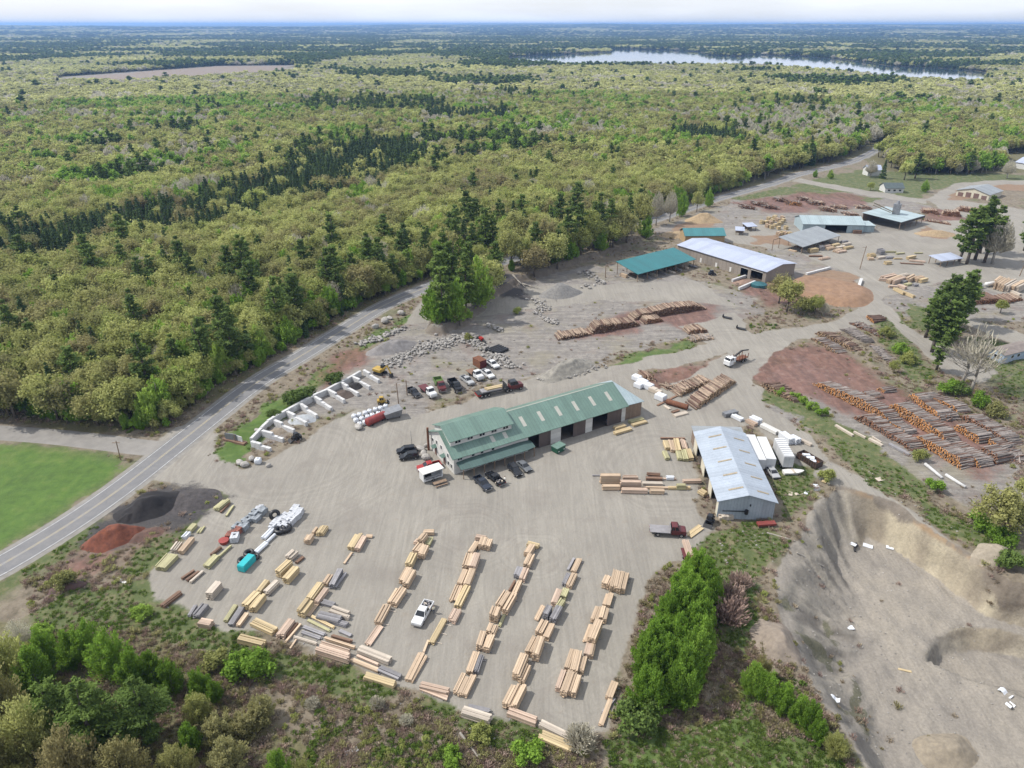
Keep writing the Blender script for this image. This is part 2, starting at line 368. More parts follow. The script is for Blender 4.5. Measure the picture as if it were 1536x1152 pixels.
BOWL_RIM = poly([(1385, 988), (1408, 955), (1448, 938), (1500, 945), (1660, 990), (1660, 1090), (1540, 1050), (1440, 1010)], PIT_D)
BOWL_FLOOR = poly([(1400, 1004), (1420, 990), (1460, 978), (1520, 986), (1660, 1028), (1660, 1080), (1540, 1035)], PIT_D - 3.2)
DUG_RIM = poly([(655, 470), (690, 440), (735, 425), (770, 412), (830, 402), (880, 400), (870, 418), (800, 455), (740, 470)])
SCRUB_HILL = poly([(1270, 640), (1370, 700), (1440, 760), (1360, 740), (1280, 690)])

PIT_C = G(1375, 920)
TAN_WALL = poly([(1275, 715), (1298, 800), (1345, 832), (1392, 866), (1432, 900), (1500, 930), (1600, 915), (1500, 850), (1430, 795), (1340, 735)])
BANK = poly([(640, 500), (665, 506), (705, 486), (735, 452), (775, 428), (840, 406), (900, 388), (945, 372), (975, 352), (950, 342), (850, 368), (770, 394), (700, 422), (655, 455)])

def hgt(X, Y):
    X = np.asarray(X, float); Y = np.asarray(Y, float); Z = np.zeros(X.shape)
    near = (np.abs(X) < 420) & (Y < 700) & (Y > 20)
    if near.any():
        x = X[near]; y = Y[near]; z = np.zeros(x.shape)
        dr = sdist(PIT_RIM, x, y) + (fbm(x * .12, y * .12, 5) - .5) * 5.0; df = -sdist(PIT_FLOOR, x, y)
        t = np.where(df <= 0, 1., np.clip(dr, 0, None) / (np.clip(dr, 0, None) + np.clip(df, 0, None) + 1e-6))
        t = np.where(dr <= 0, 0, t)
        prof = np.clip(t * 1.04, 0, 1); prof = .6 * prof + .4 * sst(0, .75, prof); z += PIT_D * prof
        arc = np.arctan2(y - PIT_C[1], x - PIT_C[0]) * 32; z += (fbm(arc * .16, t * .9, 9, 4) - .5) * 4.6 * np.clip(4 * t * (1 - t), 0, 1) + (fbm(arc * .5, t * 1.6, 15, 3) - .5) * 1.5 * np.clip(5 * t * (1 - t), 0, 1) + (fbm(x * .3, y * .3, 13, 4) - .5) * .8 * np.clip(t * 3, 0, 1)
        dr2 = sdist(BOWL_RIM, x, y); df2 = -sdist(BOWL_FLOOR, x, y)
        t2 = np.where(df2 <= 0, 1., np.clip(dr2, 0, None) / (np.clip(dr2, 0, None) + np.clip(df2, 0, None) + 1e-6)); t2 = np.where(dr2 <= 0, 0, t2)
        z -= 3.2 * np.clip(t2 * 1.1, 0, 1) ** .8
        flat = sst(4.5, 8, np.minimum(linedist(ROAD, x, y), linedist(SIDE, x, y)))
        grav = np.zeros(x.shape)
        for p in GRAVEL_W: grav = np.maximum(grav, sst(-2, 1, sdist(p, x, y)))
        rough = np.zeros(x.shape)
        for p in ROUGH_W: rough = np.maximum(rough, sst(-2, 2, sdist(p, x, y)))
        bumps = (fbm(x * .22, y * .22, 2, 4) - .5) * 1.3 + (fbm(x * .9, y * .9, 3, 2) - .5) * .35
        lawn = sst(-2, 3, sdist(FIELD_W, x, y))
        z += np.clip(bumps, -.3, 1) * flat * (1 - grav) * (1 - .55 * rough) * (1 - lawn * .9)
        z += flat * (1 - lawn) * grav * (fbm(x * .5, y * .5, 31, 3) - .5) * .06
        db = sdist(BANK, x, y) + (fbm(x * .15, y * .15, 17, 3) - .5) * 4; z += 2.3 * np.clip(db / 2.2, 0, 1) * flat
        Z[near] = z
    D = np.hypot(X, Y)
    far = sst(3600, 15000, D)
    Z += far * (fbm(X / 5200 + 3, Y / 5200, 41, 4) - .32) * 190 + sst(2600, 6000, D) * (fbm(X / 900, Y / 900, 44, 3) - .5) * 16
    return Z
GRAVEL_W = [poly(p) for p in GRAVEL]; ROUGH_W = [poly(p) for p in ROUGH]; FIELD_W = poly(GRASS[0])
def hz(p): return float(hgt(np.array([p[0]]), np.array([p[1]]))[0])
def GP(x, y, dz=0.0):
    p = G(x, y)
    for _ in range(4): p = G(x, y, hz(p))
    return Vector((p[0], p[1], hz(p) + dz))

# ------------------------------------------------------------------ the ground sheet
def axis(lo, hi, step, far_lo, far_hi, g):
    a = list(np.arange(lo, hi + .01, step)); s = step
    while a[-1] < far_hi: s *= g; a.append(a[-1] + s)
    b = []; s = step; x = lo
    while x > far_lo: s *= g; x -= s; b.append(x)
    return np.array(b[::-1] + a)
gx = axis(-190, 235, .75, -52000, 52000, 1.075); gy = axis(52, 430, .75, -3000, 70000, 1.075)
XX, YY = np.meshgrid(gx, gy); nx, ny = len(gx), len(gy); X = XX.ravel(); Y = YY.ravel(); ZZ = hgt(X, Y)
ZZ = ZZ - 1.2 * sst(-60, 60, sdist(LAKE, X, Y)) * (np.hypot(X, Y) > 900)
ZG = ZZ.reshape(ny, nx)
def hgt(x, y):
    """height of the ground sheet itself"""
    x = np.asarray(x, float); y = np.asarray(y, float)
    i = np.clip(np.searchsorted(gx, x) - 1, 0, nx - 2); j = np.clip(np.searchsorted(gy, y) - 1, 0, ny - 2)
    u = (x - gx[i]) / (gx[i + 1] - gx[i]); v = (y - gy[j]) / (gy[j + 1] - gy[j])
    return (ZG[j, i] * (1 - u) + ZG[j, i + 1] * u) * (1 - v) + (ZG[j + 1, i] * (1 - u) + ZG[j + 1, i + 1] * u) * v
idx = np.arange(nx * ny).reshape(ny, nx)
Fq = np.stack([idx[:-1, :-1].ravel(), idx[:-1, 1:].ravel(), idx[1:, 1:].ravel(), idx[1:, :-1].ravel()], 1)
def mask(polys, soft=1.5, amp=3.0, sc=.12, seed=0):
    r = np.zeros(X.shape); nz = (fbm(X * sc, Y * sc, seed + 60, 4) - .5) * 2 * amp
    for p in polys:
        W = poly(p); lo = W.min(0) - 25; hi = W.max(0) + 25
        s = (X > lo[0]) & (X < hi[0]) & (Y > lo[1]) & (Y < hi[1])
        if s.any(): r[s] = np.maximum(r[s], sst(-soft, soft, sdist(W, X[s], Y[s]) + nz[s]))
    return r
m_grass = mask(GRASS, 2.6, 4.5, .16, 1); m_gravel = mask(GRAVEL, 1.8, 2.4, .14, 2); m_rough = mask(ROUGH, 5, 6, .1, 3)
m_bark = mask(BARK, 6, 8, .1, 4); m_dark = mask(DARK, 4, 5, .15, 5); m_sand = mask(SAND, 3, 4, .15, 6); m_sand = np.maximum(m_sand, .5 * mask([FIELD_PX], 8, 6, .02, 6)); m_wood = mask(WOODFLOOR, 4, 5, .1, 7)
m_far = sst(1800, 4500, np.hypot(X, Y)); dpit = sdist(PIT_RIM, X, Y); m_pit = sst(-1.5, 1.5, dpit + (fbm(X * .3, Y * .3, 70) - .5) * 3)
m_slope = m_pit * sst(-.3, -1.5, ZZ) * sst(PIT_D + .2, PIT_D + 2.0, ZZ)
m_pit = m_pit * (np.hypot(X, Y) < 300)
arc_ = np.arctan2(Y - PIT_C[1], X - PIT_C[0]) * 32; rad_ = np.hypot(X - PIT_C[0], Y - PIT_C[1])
m_streak = fbm(arc_ * .33, rad_ * .06, 91, 4); m_tan = sst(-4, 5, sdist(TAN_WALL, X, Y)) * (m_pit > 0); m_green = m_pit * sst(.56, .66, fbm(X * .12, Y * .12, 93, 3)) * (X < PIT_C[0] - 10) * (ZZ < -.5) * (ZZ > -6.5)
ground_me = np_mesh('ground', np.stack([X, Y, ZZ], 1), Fq, [], smooth=True)
for nm, ch in (('ma', (m_grass, m_gravel, m_rough)), ('mb', (m_bark, m_dark, m_sand)), ('mc', (m_wood, m_far, m_pit)), ('md', (m_streak, m_tan, m_green))):
    a = ground_me.color_attributes.new(nm, 'FLOAT_COLOR', 'POINT')
    d = np.ones((len(X), 4), np.float32); d[:, 0], d[:, 1], d[:, 2] = ch; d[:, 3] = np.maximum.reduce([sst(-2, 4, sdist(FIELD_W, X, Y)), .6 * sst(-2, 3, sdist(poly(GRASS[11]), X, Y)), .85 * sst(-4, 2, sdist(poly(GRASS[1]), X, Y)), .55 * sst(-4, 3, sdist(poly(GRASS[6]), X, Y)), .6 * sst(-4, 2, sdist(poly(GRASS[2]), X, Y))]) if nm == 'ma' else 1; a.data.foreach_set('color', d.ravel())
gm = bpy.data.materials.new('ground'); t = NT(gm); tc = t.add('ShaderNodeNewGeometry'); P = tc.outputs['Position']
def attr(n):
    a = t.add('ShaderNodeAttribute'); a.attribute_name = n; s = t.add('ShaderNodeSeparateColor'); t.lk(a.outputs['Color'], s.inputs[0]); return list(s.outputs) + [a.outputs['Alpha']]
A_, B_, C_, D4 = attr('ma'), attr('mb'), attr('mc'), attr('md')
n_f = t.noise(2.2, 4, .7, P); n_m = t.noise(.45, 5, .65, P); n_l = t.noise(.07, 4, .6, P)
n_e = t.math('ADD', t.math('MULTIPLY', n_m, .6), t.math('MULTIPLY', t.noise(1.6, 4, .75, P), .4))
def edge(mk, amt=.6, lo=.34, hi=.66):
    return t.maprange(t.math('ADD', mk, t.math('MULTIPLY', t.math('SUBTRACT', n_e, .5), amt)), lo, hi)
def stretched(rot, sx, sy, scale=1.0, dist=0.):
    mp = t.add('ShaderNodeMapping'); mp.inputs['Rotation'].default_value = (0, 0, rot); mp.inputs['Scale'].default_value = (sx, sy, 1)
    t.lk(P, mp.inputs['Vector']); n = t.add('ShaderNodeTexNoise'); n.inputs['Scale'].default_value = scale; n.inputs['Detail'].default_value = 4; n.inputs['Distortion'].default_value = dist
    t.lk(mp.outputs[0], n.inputs['Vector']); return n.outputs['Fac']
scrub = t.ramp(n_m, [(.28, (.10, .085, .055)), (.45, (.185, .152, .11)), (.6, (.25, .21, .155)), (.75, (.125, .12, .055))])
scrub = t.mix(t.maprange(n_l, .54, .66, 0, .5), scrub, t.ramp(n_f, [(.3, (.05, .085, .02)), (.7, (.13, .16, .045))]))
wood = t.ramp(n_f, [(.3, (.10, .095, .045)), (.7, (.19, .17, .085))])
grass = t.ramp(n_m, [(.25, (.052, .11, .014)), (.55, (.085, .165, .02)), (.8, (.13, .19, .036))])
grass = t.mix(t.maprange(n_l, .48, .66, 0, .5), grass, t.ramp(n_f, [(.3, (.17, .165, .06)), (.7, (.11, .14, .035))]))
wild = t.ramp(n_m, [(.3, (.06, .085, .022)), (.5, (.10, .125, .04)), (.65, (.185, .165, .085)), (.8, (.22, .18, .12))])
grass = t.mix(1.0, grass, t.maprange(stretched(R(-32), .45, .03, 1.0, .4), .36, .64, .95, 1.05), 'MULTIPLY')
grass = t.mix(1.0, grass, t.maprange(n_l, .35, .65, .85, 1.15, False), 'MULTIPLY')
grass = t.mix(t.math('SUBTRACT', 1.0, A_[3]), grass, wild)
trk = stretched(R(-80), .6, .045, 1.0, 1.6); trk2 = stretched(R(-25), .5, .04, 1.0, 3.0); trk3 = stretched(R(-10), .06, .5, 1.0, 1.6)
grav = t.ramp(n_l, [(.3, (.262, .243, .212)), (.7, (.317, .295, .256))])
grav = t.mix(1.0, grav, t.maprange(n_f, .25, .75, .93, 1.07, False), 'MULTIPLY')
lane = t.maprange(t.noise(.03, 2, .5, P), .42, .58)
grav = t.mix(lane, t.mix(1.0, grav, t.maprange(trk, .34, .66, .92, 1.07), 'MULTIPLY'), t.mix(1.0, grav, t.maprange(trk2, .36, .64, .93, 1.06), 'MULTIPLY'))
grav = t.mix(1.0, grav, t.maprange(stretched(R(-80), 1.6, .05, 1.0, 2.5), .45, .66, 1.0, 1.06), 'MULTIPLY')
grav = t.mix(t.maprange(n_m, .55, .75, 0, .4), grav, (.27, .225, .175))
grav = t.mix(t.maprange(t.noise(.11, 4, .65, P), .5, .7, 0, .6), grav, (.235, .212, .185))
for (cx_, cy_), r0, r1 in (((880, 1042), 3.5, 11), ((700, 800), 4, 14), ((1000, 700), 9, 24), ((440, 690), 14, 34), ((800, 830), 3, 9), ((1120, 520), 8, 22)):
    vd = t.add('ShaderNodeVectorMath', operation='DISTANCE'); t.lk(P, vd.inputs[0]); q_ = G(cx_, cy_); vd.inputs[1].default_value = (q_[0], q_[1], 0); dd = vd.outputs['Value']
    dw = t.math('ADD', dd, t.math('MULTIPLY', t.noise(.12, 2, .5, P), 5.)); n1 = t.add('ShaderNodeTexNoise', noise_dimensions='1D'); t.lk(dw, n1.inputs['W']); n1.inputs['Scale'].default_value = .9; n1.inputs['Detail'].default_value = 3
    mk_ = t.math('MULTIPLY', t.maprange(dd, r0 * .7, r0, 0, 1), t.maprange(dd, r1 * .75, r1, 1, 0)); grav = t.mix(mk_, grav, t.mix(1.0, grav, t.maprange(n1.outputs['Fac'], 35e-2, .65, .955, 1.05), 'MULTIPLY'))
rough = t.ramp(n_m, [(.28, (.17, .155, .14)), (.5, (.245, .225, .205)), (.7, (.31, .285, .25))])
rough = t.mix(1.0, rough, t.maprange(n_f, .25, .75, .75, 1.2, False), 'MULTIPLY')
rough = t.mix(t.maprange(n_l, .52, .66, 0, .55), rough, (.26, .235, .165))
rough = t.mix(t.maprange(t.noise(.09, 4, .6, P), .54, .68, 0, .55), rough, (.215, .165, .14))
rough = t.mix(1.0, rough, t.maprange(stretched(R(-22), .07, .7, 1.0, 1.2), .36, .64, .86, 1.12), 'MULTIPLY')
bark = t.ramp(n_m, [(.28, (.12, .06, .048)), (.55, (.185, .09, .07)), (.75, (.25, .165, .135))])
bark = t.mix(1.0, bark, t.maprange(stretched(R(35), .5, .07, 1., .8), .35, .65, .8, 1.2), 'MULTIPLY')
dark = t.ramp(n_f, [(.3, (.035, .033, .036)), (.7, (.08, .072, .07))])
sand = t.ramp(n_m, [(.3, (.22, .14, .09)), (.7, (.29, .2, .13))])
pitc = t.ramp(t.noise(.09, 5, .65, P), [(.3, (.235, .212, .186)), (.5, (.29, .262, .224)), (.7, (.345, .308, .255))])
pitc = t.mix(1.0, pitc, t.maprange(n_f, .25, .75, .76, 1.2, False), 'MULTIPLY')
pitc = t.mix(t.maprange(n_m, .56, .72, 0, .45), pitc, (.30, .265, .225))
pitc = t.mix(1.0, pitc, t.maprange(trk2, .36, .64, .93, 1.06), 'MULTIPLY')
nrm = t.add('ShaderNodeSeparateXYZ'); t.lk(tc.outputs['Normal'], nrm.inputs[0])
pz = t.add('ShaderNodeSeparateXYZ'); t.lk(P, pz.inputs[0])
slope = t.maprange(nrm.outputs[2], .82, .97, 1, 0)
greybank = t.ramp(D4[0], [(.32, (.185, .165, .14)), (.48, (.25, .228, .195)), (.62, (.315, .285, .235)), (.72, (.21, .19, .16))])
tanbank = t.ramp(D4[0], [(.32, (.25, .21, .155)), (.5, (.36, .31, .225)), (.66, (.43, .375, .27))])
bank = t.mix(D4[1], greybank, tanbank); bank = t.mix(1.0, bank, t.maprange(n_m, .3, .7, .8, 1.16, False), 'MULTIPLY'); bank = t.mix(1.0, bank, t.maprange(n_f, .25, .75, .8, 1.18, False), 'MULTIPLY')
pitc = t.mix(t.math('MULTIPLY', slope, .9), pitc, bank)
pitc = t.mix(t.math('MULTIPLY', t.maprange(pz.outputs[2], -1.3, -.3, 0, .7), D4[1]), pitc, (.27, .17, .09))
pitc = t.mix(t.math('MULTIPLY', edge(D4[2], 3.2, .45, .9), .75), pitc, t.ramp(n_f, [(.3, (.07, .075, .035)), (.7, (.14, .135, .075))]))
farw = t.ramp(t.noise(.0022, 6, .62, P), [(.3, (.014, .024, .016)), (.47, (.026, .04, .02)), (.56, (.075, .09, .035)), (.64, (.022, .034, .018)), (.74, (.12, .115, .06))])
c = t.mix(edge(C_[0], 1.2), scrub, wood); c = t.mix(edge(A_[2], 1.4), c, rough); c = t.mix(edge(A_[0], 2.2, .3, .7), c, grass); c = t.mix(t.math('MULTIPLY', edge(B_[0], 1.8, .2, .9), .85), c, bark)
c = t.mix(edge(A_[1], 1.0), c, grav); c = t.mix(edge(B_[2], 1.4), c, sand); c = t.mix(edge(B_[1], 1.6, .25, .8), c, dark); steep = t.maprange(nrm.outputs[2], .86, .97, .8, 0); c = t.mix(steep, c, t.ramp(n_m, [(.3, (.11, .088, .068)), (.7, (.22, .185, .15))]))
c = t.mix(edge(C_[2], .7), c, pitc); c = t.mix(C_[1], c, farw)
c = t.mix(1.0, c, (KA, KA, KA), 'MULTIPLY')
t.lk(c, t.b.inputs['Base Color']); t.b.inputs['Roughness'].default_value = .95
t.bump(t.math('ADD', n_f, t.math('MULTIPLY', n_m, 2.4)), .16, .6)
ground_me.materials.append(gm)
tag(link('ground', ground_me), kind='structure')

# ------------------------------------------------------------------ road and side road
def ribbon(L, offs, z):
    L = np.asarray(L); T = np.gradient(L, axis=0); T /= np.linalg.norm(T, axis=1)[:, None]; N = np.stack([-T[:, 1], T[:, 0]], 1)
    mb = MB(); k = len(offs); vs = []
    for i, p in enumerate(L):
        for o, zz in offs: vs.append((p[0] + N[i, 0] * o, p[1] + N[i, 1] * o, z + zz))
    mb.add(vs, [(i * k + j, i * k + j + 1, (i + 1) * k + j + 1, (i + 1) * k + j) for i in range(len(L) - 1) for j in range(k - 1)]); return mb
asph = bpy.data.materials.new('asphalt'); t = NT(asph); tc = t.add('ShaderNodeNewGeometry'); P = tc.outputs['Position']
c = t.ramp(t.noise(.35, 5, .7, P), [(.3, (.17, .17, .178)), (.7, (.225, .222, .222))])
c = t.mix(1.0, c, t.maprange(t.noise(6, 3, .7, P), .3, .7, .88, 1.1, False), 'MULTIPLY')
c = t.mix(1.0, c, (KA, KA, KA), 'MULTIPLY')
t.lk(c, t.b.inputs['Base Color']); t.b.inputs['Roughness'].default_value = .85
tag(ribbon(ROAD, [(-3.35, 0), (-1.2, .03), (0, .05), (1.2, .03), (3.35, 0)], .06).build('road', asph), kind='structure')
shl = mat('shoulder_gravel', (.28, .265, .24), .95, .25, .6)
for s in (-1, 1):
    o = ribbon(ROAD, sorted([(s * 3.36, .045), (s * 4.9, -.02)]), .0).build('road_shoulder', shl); tag(o, kind='structure')
def worn(name, c, base=(.25, .25, .25)):
    m = bpy.data.materials.new(name); t = NT(m); g = t.add('ShaderNodeNewGeometry')
    t.lk(t.mix(t.maprange(t.noise(.8, 5, .75, g.outputs['Position']), .36, .66, .15, .92), c, base), t.b.inputs['Base Color']); t.b.inputs['Roughness'].default_value = .7; return m
wl, yl = worn('worn_white_line', (.5, .5, .49)), worn('worn_yellow_line', (.36, .29, .15))
for o in (-.17, .17): tag(ribbon(ROAD, [(o - .075, .055 if o else 0), (o + .075, .055)], .062).build('road_markings', yl), kind='structure')
for s in (-1, 1): tag(ribbon(ROAD, [(s * 3.0 - .08, .01), (s * 3.0 + .08, .01)], .063).build('road_markings', wl), kind='structure')
sgr = mat('side_road_surface', (.28, .265, .245), .95, .2, .3)
tag(ribbon(SIDE, [(-3.6, -.02), (-3.0, .03), (0, .05), (3.0, .03), (3.6, -.02)], .0).build('side_road', sgr), kind='structure')

# ------------------------------------------------------------------ lake
wm = bpy.data.materials.new('lake_water'); t = NT(wm); g = t.add('ShaderNodeNewGeometry')
t.b.inputs['Base Color'].default_value = (.03, .05, .07, 1); t.b.inputs['Roughness'].default_value = .06
t.bump(t.noise(.25, 3, .6, g.outputs['Position']), .02, .2)
mb = MB(); mb.add([(x, y, -.1) for x, y in LAKE], [tuple(range(len(LAKE)))]); tag(mb.build('lake', wm), kind='structure')

# ------------------------------------------------------------------ light, sky
SUN = Vector((-.63, .10, .76)).normalized(); EL = math.asin(SUN.z)
sd = bpy.data.lights.new('sun', 'SUN'); sd.energy = 3.7; sd.angle = R(1.2); sd.color = (1, .955, .88)
so = bpy.data.objects.new('sun', sd); COL.objects.link(so); so.rotation_mode = 'QUATERNION'; so.rotation_quaternion = SUN.to_track_quat('Z', 'Y'); so.location = SUN * 900
W = bpy.data.worlds.new('World'); scene.world = W; W.use_nodes = True; wt = W.node_tree; bg = wt.nodes['Background']
sk = wt.nodes.new('ShaderNodeTexSky'); sk.sky_type = 'NISHITA'; sk.sun_disc = False; sk.sun_elevation = EL; sk.sun_rotation = math.atan2(SUN.x, SUN.y)
sk.altitude = 100; sk.air_density = 1.0; sk.dust_density = 1.5; sk.ozone_density = 1.0
tcw = wt.nodes.new('ShaderNodeTexCoord'); mpw = wt.nodes.new('ShaderNodeMapping'); mpw.inputs['Scale'].default_value = (1.2, 1.2, 9)
nzw = wt.nodes.new('ShaderNodeTexNoise'); nzw.inputs['Scale'].default_value = 1.6; nzw.inputs['Detail'].default_value = 6
wt.links.new(tcw.outputs['Generated'], mpw.inputs['Vector']); wt.links.new(mpw.outputs[0], nzw.inputs['Vector'])
rw = wt.nodes.new('ShaderNodeMapRange'); rw.interpolation_type = 'SMOOTHSTEP'
for i, v in ((1, .34), (2, .66), (3, .55), (4, .95)): rw.inputs[i].default_value = v
wt.links.new(nzw.outputs['Fac'], rw.inputs[0])
mxw = wt.nodes.new('ShaderNodeMix'); mxw.data_type = 'RGBA'; mxw.inputs[7].default_value = (8.3, 8.6, 9.3, 1)
wt.links.new(rw.outputs[0], mxw.inputs[0]); wt.links.new(sk.outputs[0], mxw.inputs[6]); wt.links.new(mxw.outputs[2], bg.inputs[0]); bg.inputs[1].default_value = .1
scene.view_settings.view_transform = 'Standard'; scene.view_settings.look = 'None'; scene.view_settings.exposure = 0.58; scene.view_settings.gamma = 1
# ------------------------------------------------------------------ trees
def unit(v): return v / (np.linalg.norm(v, axis=1)[:, None] + 1e-9)
def cards(Pc, Nn, su, sv, rr, droop=None):
    """leaf-clump faces: centre, facing, half sizes -> bent irregular quads"""
    n = len(Pc); a = unit(rr.normal(size=(n, 3))); u = unit(np.cross(Nn, a)); w = np.cross(Nn, u)
    if droop is not None: u = unit(droop); w = unit(np.cross(Nn, u))
    su = np.asarray(su)[:, None]; sv = np.asarray(sv)[:, None]
    q = [Pc + u * su * (1 if i in (0, 3) else -1) * rr.uniform(.7, 1.25, (n, 1)) + w * sv * (1 if i in (0, 1) else -1) * rr.uniform(.7, 1.25, (n, 1)) + Nn * su * rr.uniform(-.3, .3, (n, 1)) for i in range(4)]
    return np.stack(q, 1).reshape(-1, 3)
def crown_round(rr, H, Rc, n, leaf, low=.32, lobes=18, loose=.0):
    """broad crown: many sprays of leaves along upswept boughs, thinning outward"""
    zc = H * (low + 1) / 2; hz_ = H * (1 - low) / 2
    d = unit(rr.normal(size=(lobes, 3))); d[:, 2] = np.abs(d[:, 2]) * 1.1 - .3; d = unit(d)
    rad = rr.uniform(.5, .95, (lobes, 1)) * rr.uniform(.85, 1.1); C = d * rad * np.array([Rc, Rc, hz_]); C[:, 2] += zc
    cr = Rc * rr.uniform(.2, .42, lobes); st = rr.uniform(.8, 1.5 + loose, lobes)
    k = rr.choice(lobes, n, p=cr ** 2 / (cr ** 2).sum())
    dl = unit(rr.normal(size=(n, 3)) + d[k] * .7 + np.array([0, 0, .35]))
    r = cr[k] * np.abs(rr.normal(size=n) * .38 + .8)
    Pp = C[k] + dl * r[:, None] * np.stack([np.ones(n), np.ones(n), st[k]], 1)
    m = int(n * .12); q = rr.uniform(.3, 1, (m, 1)); Pp[:m] = np.array([0, 0, zc - hz_ * .5]) * (1 - q) + C[k[:m]] * q + rr.normal(size=(m, 3)) * Rc * .12
    Nn = unit(dl + rr.normal(size=(n, 3)) * .8)
    s = leaf * rr.uniform(.5, 1.35, n)
    return cards(Pp, Nn, s, s * rr.uniform(.5, 1., n), rr)
def crown_sprays(rr, H, Rc, n, leaf, low=.1, stems=60, up=1.0, jit=.22):
    """light crown: leafy shoots sweeping up from the stem to uneven tips, see-through between them"""
    a_ = rr.uniform(0, 6.283, stems); q = rr.uniform(0, 1, stems) ** .55; zt_ = H * (1 - (1 - low - .12) * q ** 2.2 * rr.uniform(.55, 1.1, stems)) * rr.uniform(.66, 1.06, stems)
    T_ = np.stack([np.cos(a_) * Rc * q, np.sin(a_) * Rc * q, zt_], 1); B_ = np.stack([np.cos(a_) * Rc * q * .15, np.sin(a_) * Rc * q * .15, np.maximum(zt_ - H * rr.uniform(.3, .5, stems) * up - Rc * q * .4, H * low * .6)], 1)
    Mq = (B_ + T_) / 2; Mq[:, :2] += (T_ - B_)[:, :2] * .22; Mq[:, 2] -= .06 * H * q
    k = rr.randint(0, stems, n); u = rr.uniform(0, 1, (n, 1)) ** .75
    Pp = B_[k] * (1 - u) ** 2 + 2 * Mq[k] * u * (1 - u) + T_[k] * u ** 2
    Pp = Pp + rr.normal(size=(n, 3)) * (jit * (1.25 - .75 * u)) * np.array([1, 1, .8]) * (.6 + Rc * .17)
    dr = unit(2 * (1 - u) * (Mq[k] - B_[k]) + 2 * u * (T_[k] - Mq[k]) + rr.normal(size=(n, 3)) * .9)
    Nn = unit(np.cross(dr, rr.normal(size=(n, 3)))); s = leaf * rr.uniform(.55, 1.5, n)
    return cards(Pp, Nn, s * 1.25, s * rr.uniform(.35, .7, n), rr, dr)
def crown_twigs(rr, H, Rc, n, leaf, low=.25):
    """bare crown: fine twigs fanning up and out from the stem"""
    a_ = rr.uniform(0, 6.283, n); b = rr.uniform(0, 1, n) ** .6; nb = 26; ka = rr.randint(0, nb, n); A = rr.uniform(0, 6.283, nb); Bq = rr.uniform(0, 1, nb) ** .7
    near = rr.uniform(size=n) < .7; a_ = np.where(near, A[ka] + rr.normal(size=n) * .22, a_); b = np.where(near, np.clip(Bq[ka] + rr.normal(size=n) * .12, 0, 1), b)
    sp = b * 1.05; d = np.stack([np.cos(a_) * np.sin(sp), np.sin(a_) * np.sin(sp), np.cos(sp)], 1)
    ln = 1 / np.sqrt((np.sin(sp) / Rc) ** 2 + (np.cos(sp) / (H * (1 - low))) ** 2); r = rr.uniform(.12, 1, n) ** .55 * ln
    Pp = d * r[:, None]; Pp[:, 2] += H * low
    dr = unit(d + np.array([0, 0, .5]) + rr.normal(size=(n, 3)) * .3)
    Nn = unit(np.cross(dr, rr.normal(size=(n, 3))))
    return cards(Pp, Nn, leaf * rr.uniform(.8, 1.7, n), leaf * rr.uniform(.06, .13, n), rr, dr)
def crown_pine(rr, H, Rc, n, leaf, low=.2, whorl=1.35, narrow=False):
    """tiers of boughs, each a fan of needle sprays, with gaps between tiers"""
    zs = np.arange(H * low, H * .985, whorl * (.8 if narrow else 1.0)); Pp = []; Dr = []
    per = max(7, int(n / max(1, len(zs)))); lean = rr.normal(size=2) * .02
    for z in zs:
        tt = (z - H * low) / (H * (1 - low)); z = z + rr.normal() * .2
        prof = ((1 - tt) ** .85 + .04) if narrow else (min(1, .45 + 1.5 * tt) * (1 - tt ** 1.7) ** .8 + .06) * rr.uniform(.65, 1.12)
        nb = 7 if narrow else rr.randint(3, 6)
        L = Rc * prof * (rr.uniform(.75, 1.15, nb) if narrow else rr.uniform(.45, 1.25, nb))
        ang = rr.uniform(0, 6.28) + np.arange(nb) * 6.283 / nb + rr.normal(size=nb) * .35
        m = int(per * (.35 + prof)); k = rr.randint(0, nb, m)
        s = rr.uniform(.1, 1, m) ** .7
        side = rr.normal(size=m) * .24 * L[k] * (.25 + .75 * s)
        x = np.cos(ang[k]) * L[k] * s - np.sin(ang[k]) * side; y = np.sin(ang[k]) * L[k] * s + np.cos(ang[k]) * side
        zz = z + ((.3 * s - .12 * s * s) * L[k] if not narrow else -(.25 * s + .1 * s * s) * L[k]) + rr.normal(size=m) * (.13 if narrow else .2)
        Pp.append(np.stack([x + lean[0] * z, y + lean[1] * z, zz], 1)); Dr.append(np.stack([np.cos(ang[k]), np.sin(ang[k]), np.full(m, .15 if not narrow else -.3)], 1))
    Pp = np.concatenate(Pp); Dr = np.concatenate(Dr); m = len(Pp)
    Nn = unit(np.stack([rr.normal(size=m) * .55, rr.normal(size=m) * .55, np.ones(m)], 1) + Dr * .35)
    Dr = unit(Dr + rr.normal(size=(m, 3)) * .45)
    return cards(Pp, Nn, leaf * rr.uniform(.7, 1.5, m), leaf * rr.uniform(.3, .6, m), rr, Dr)
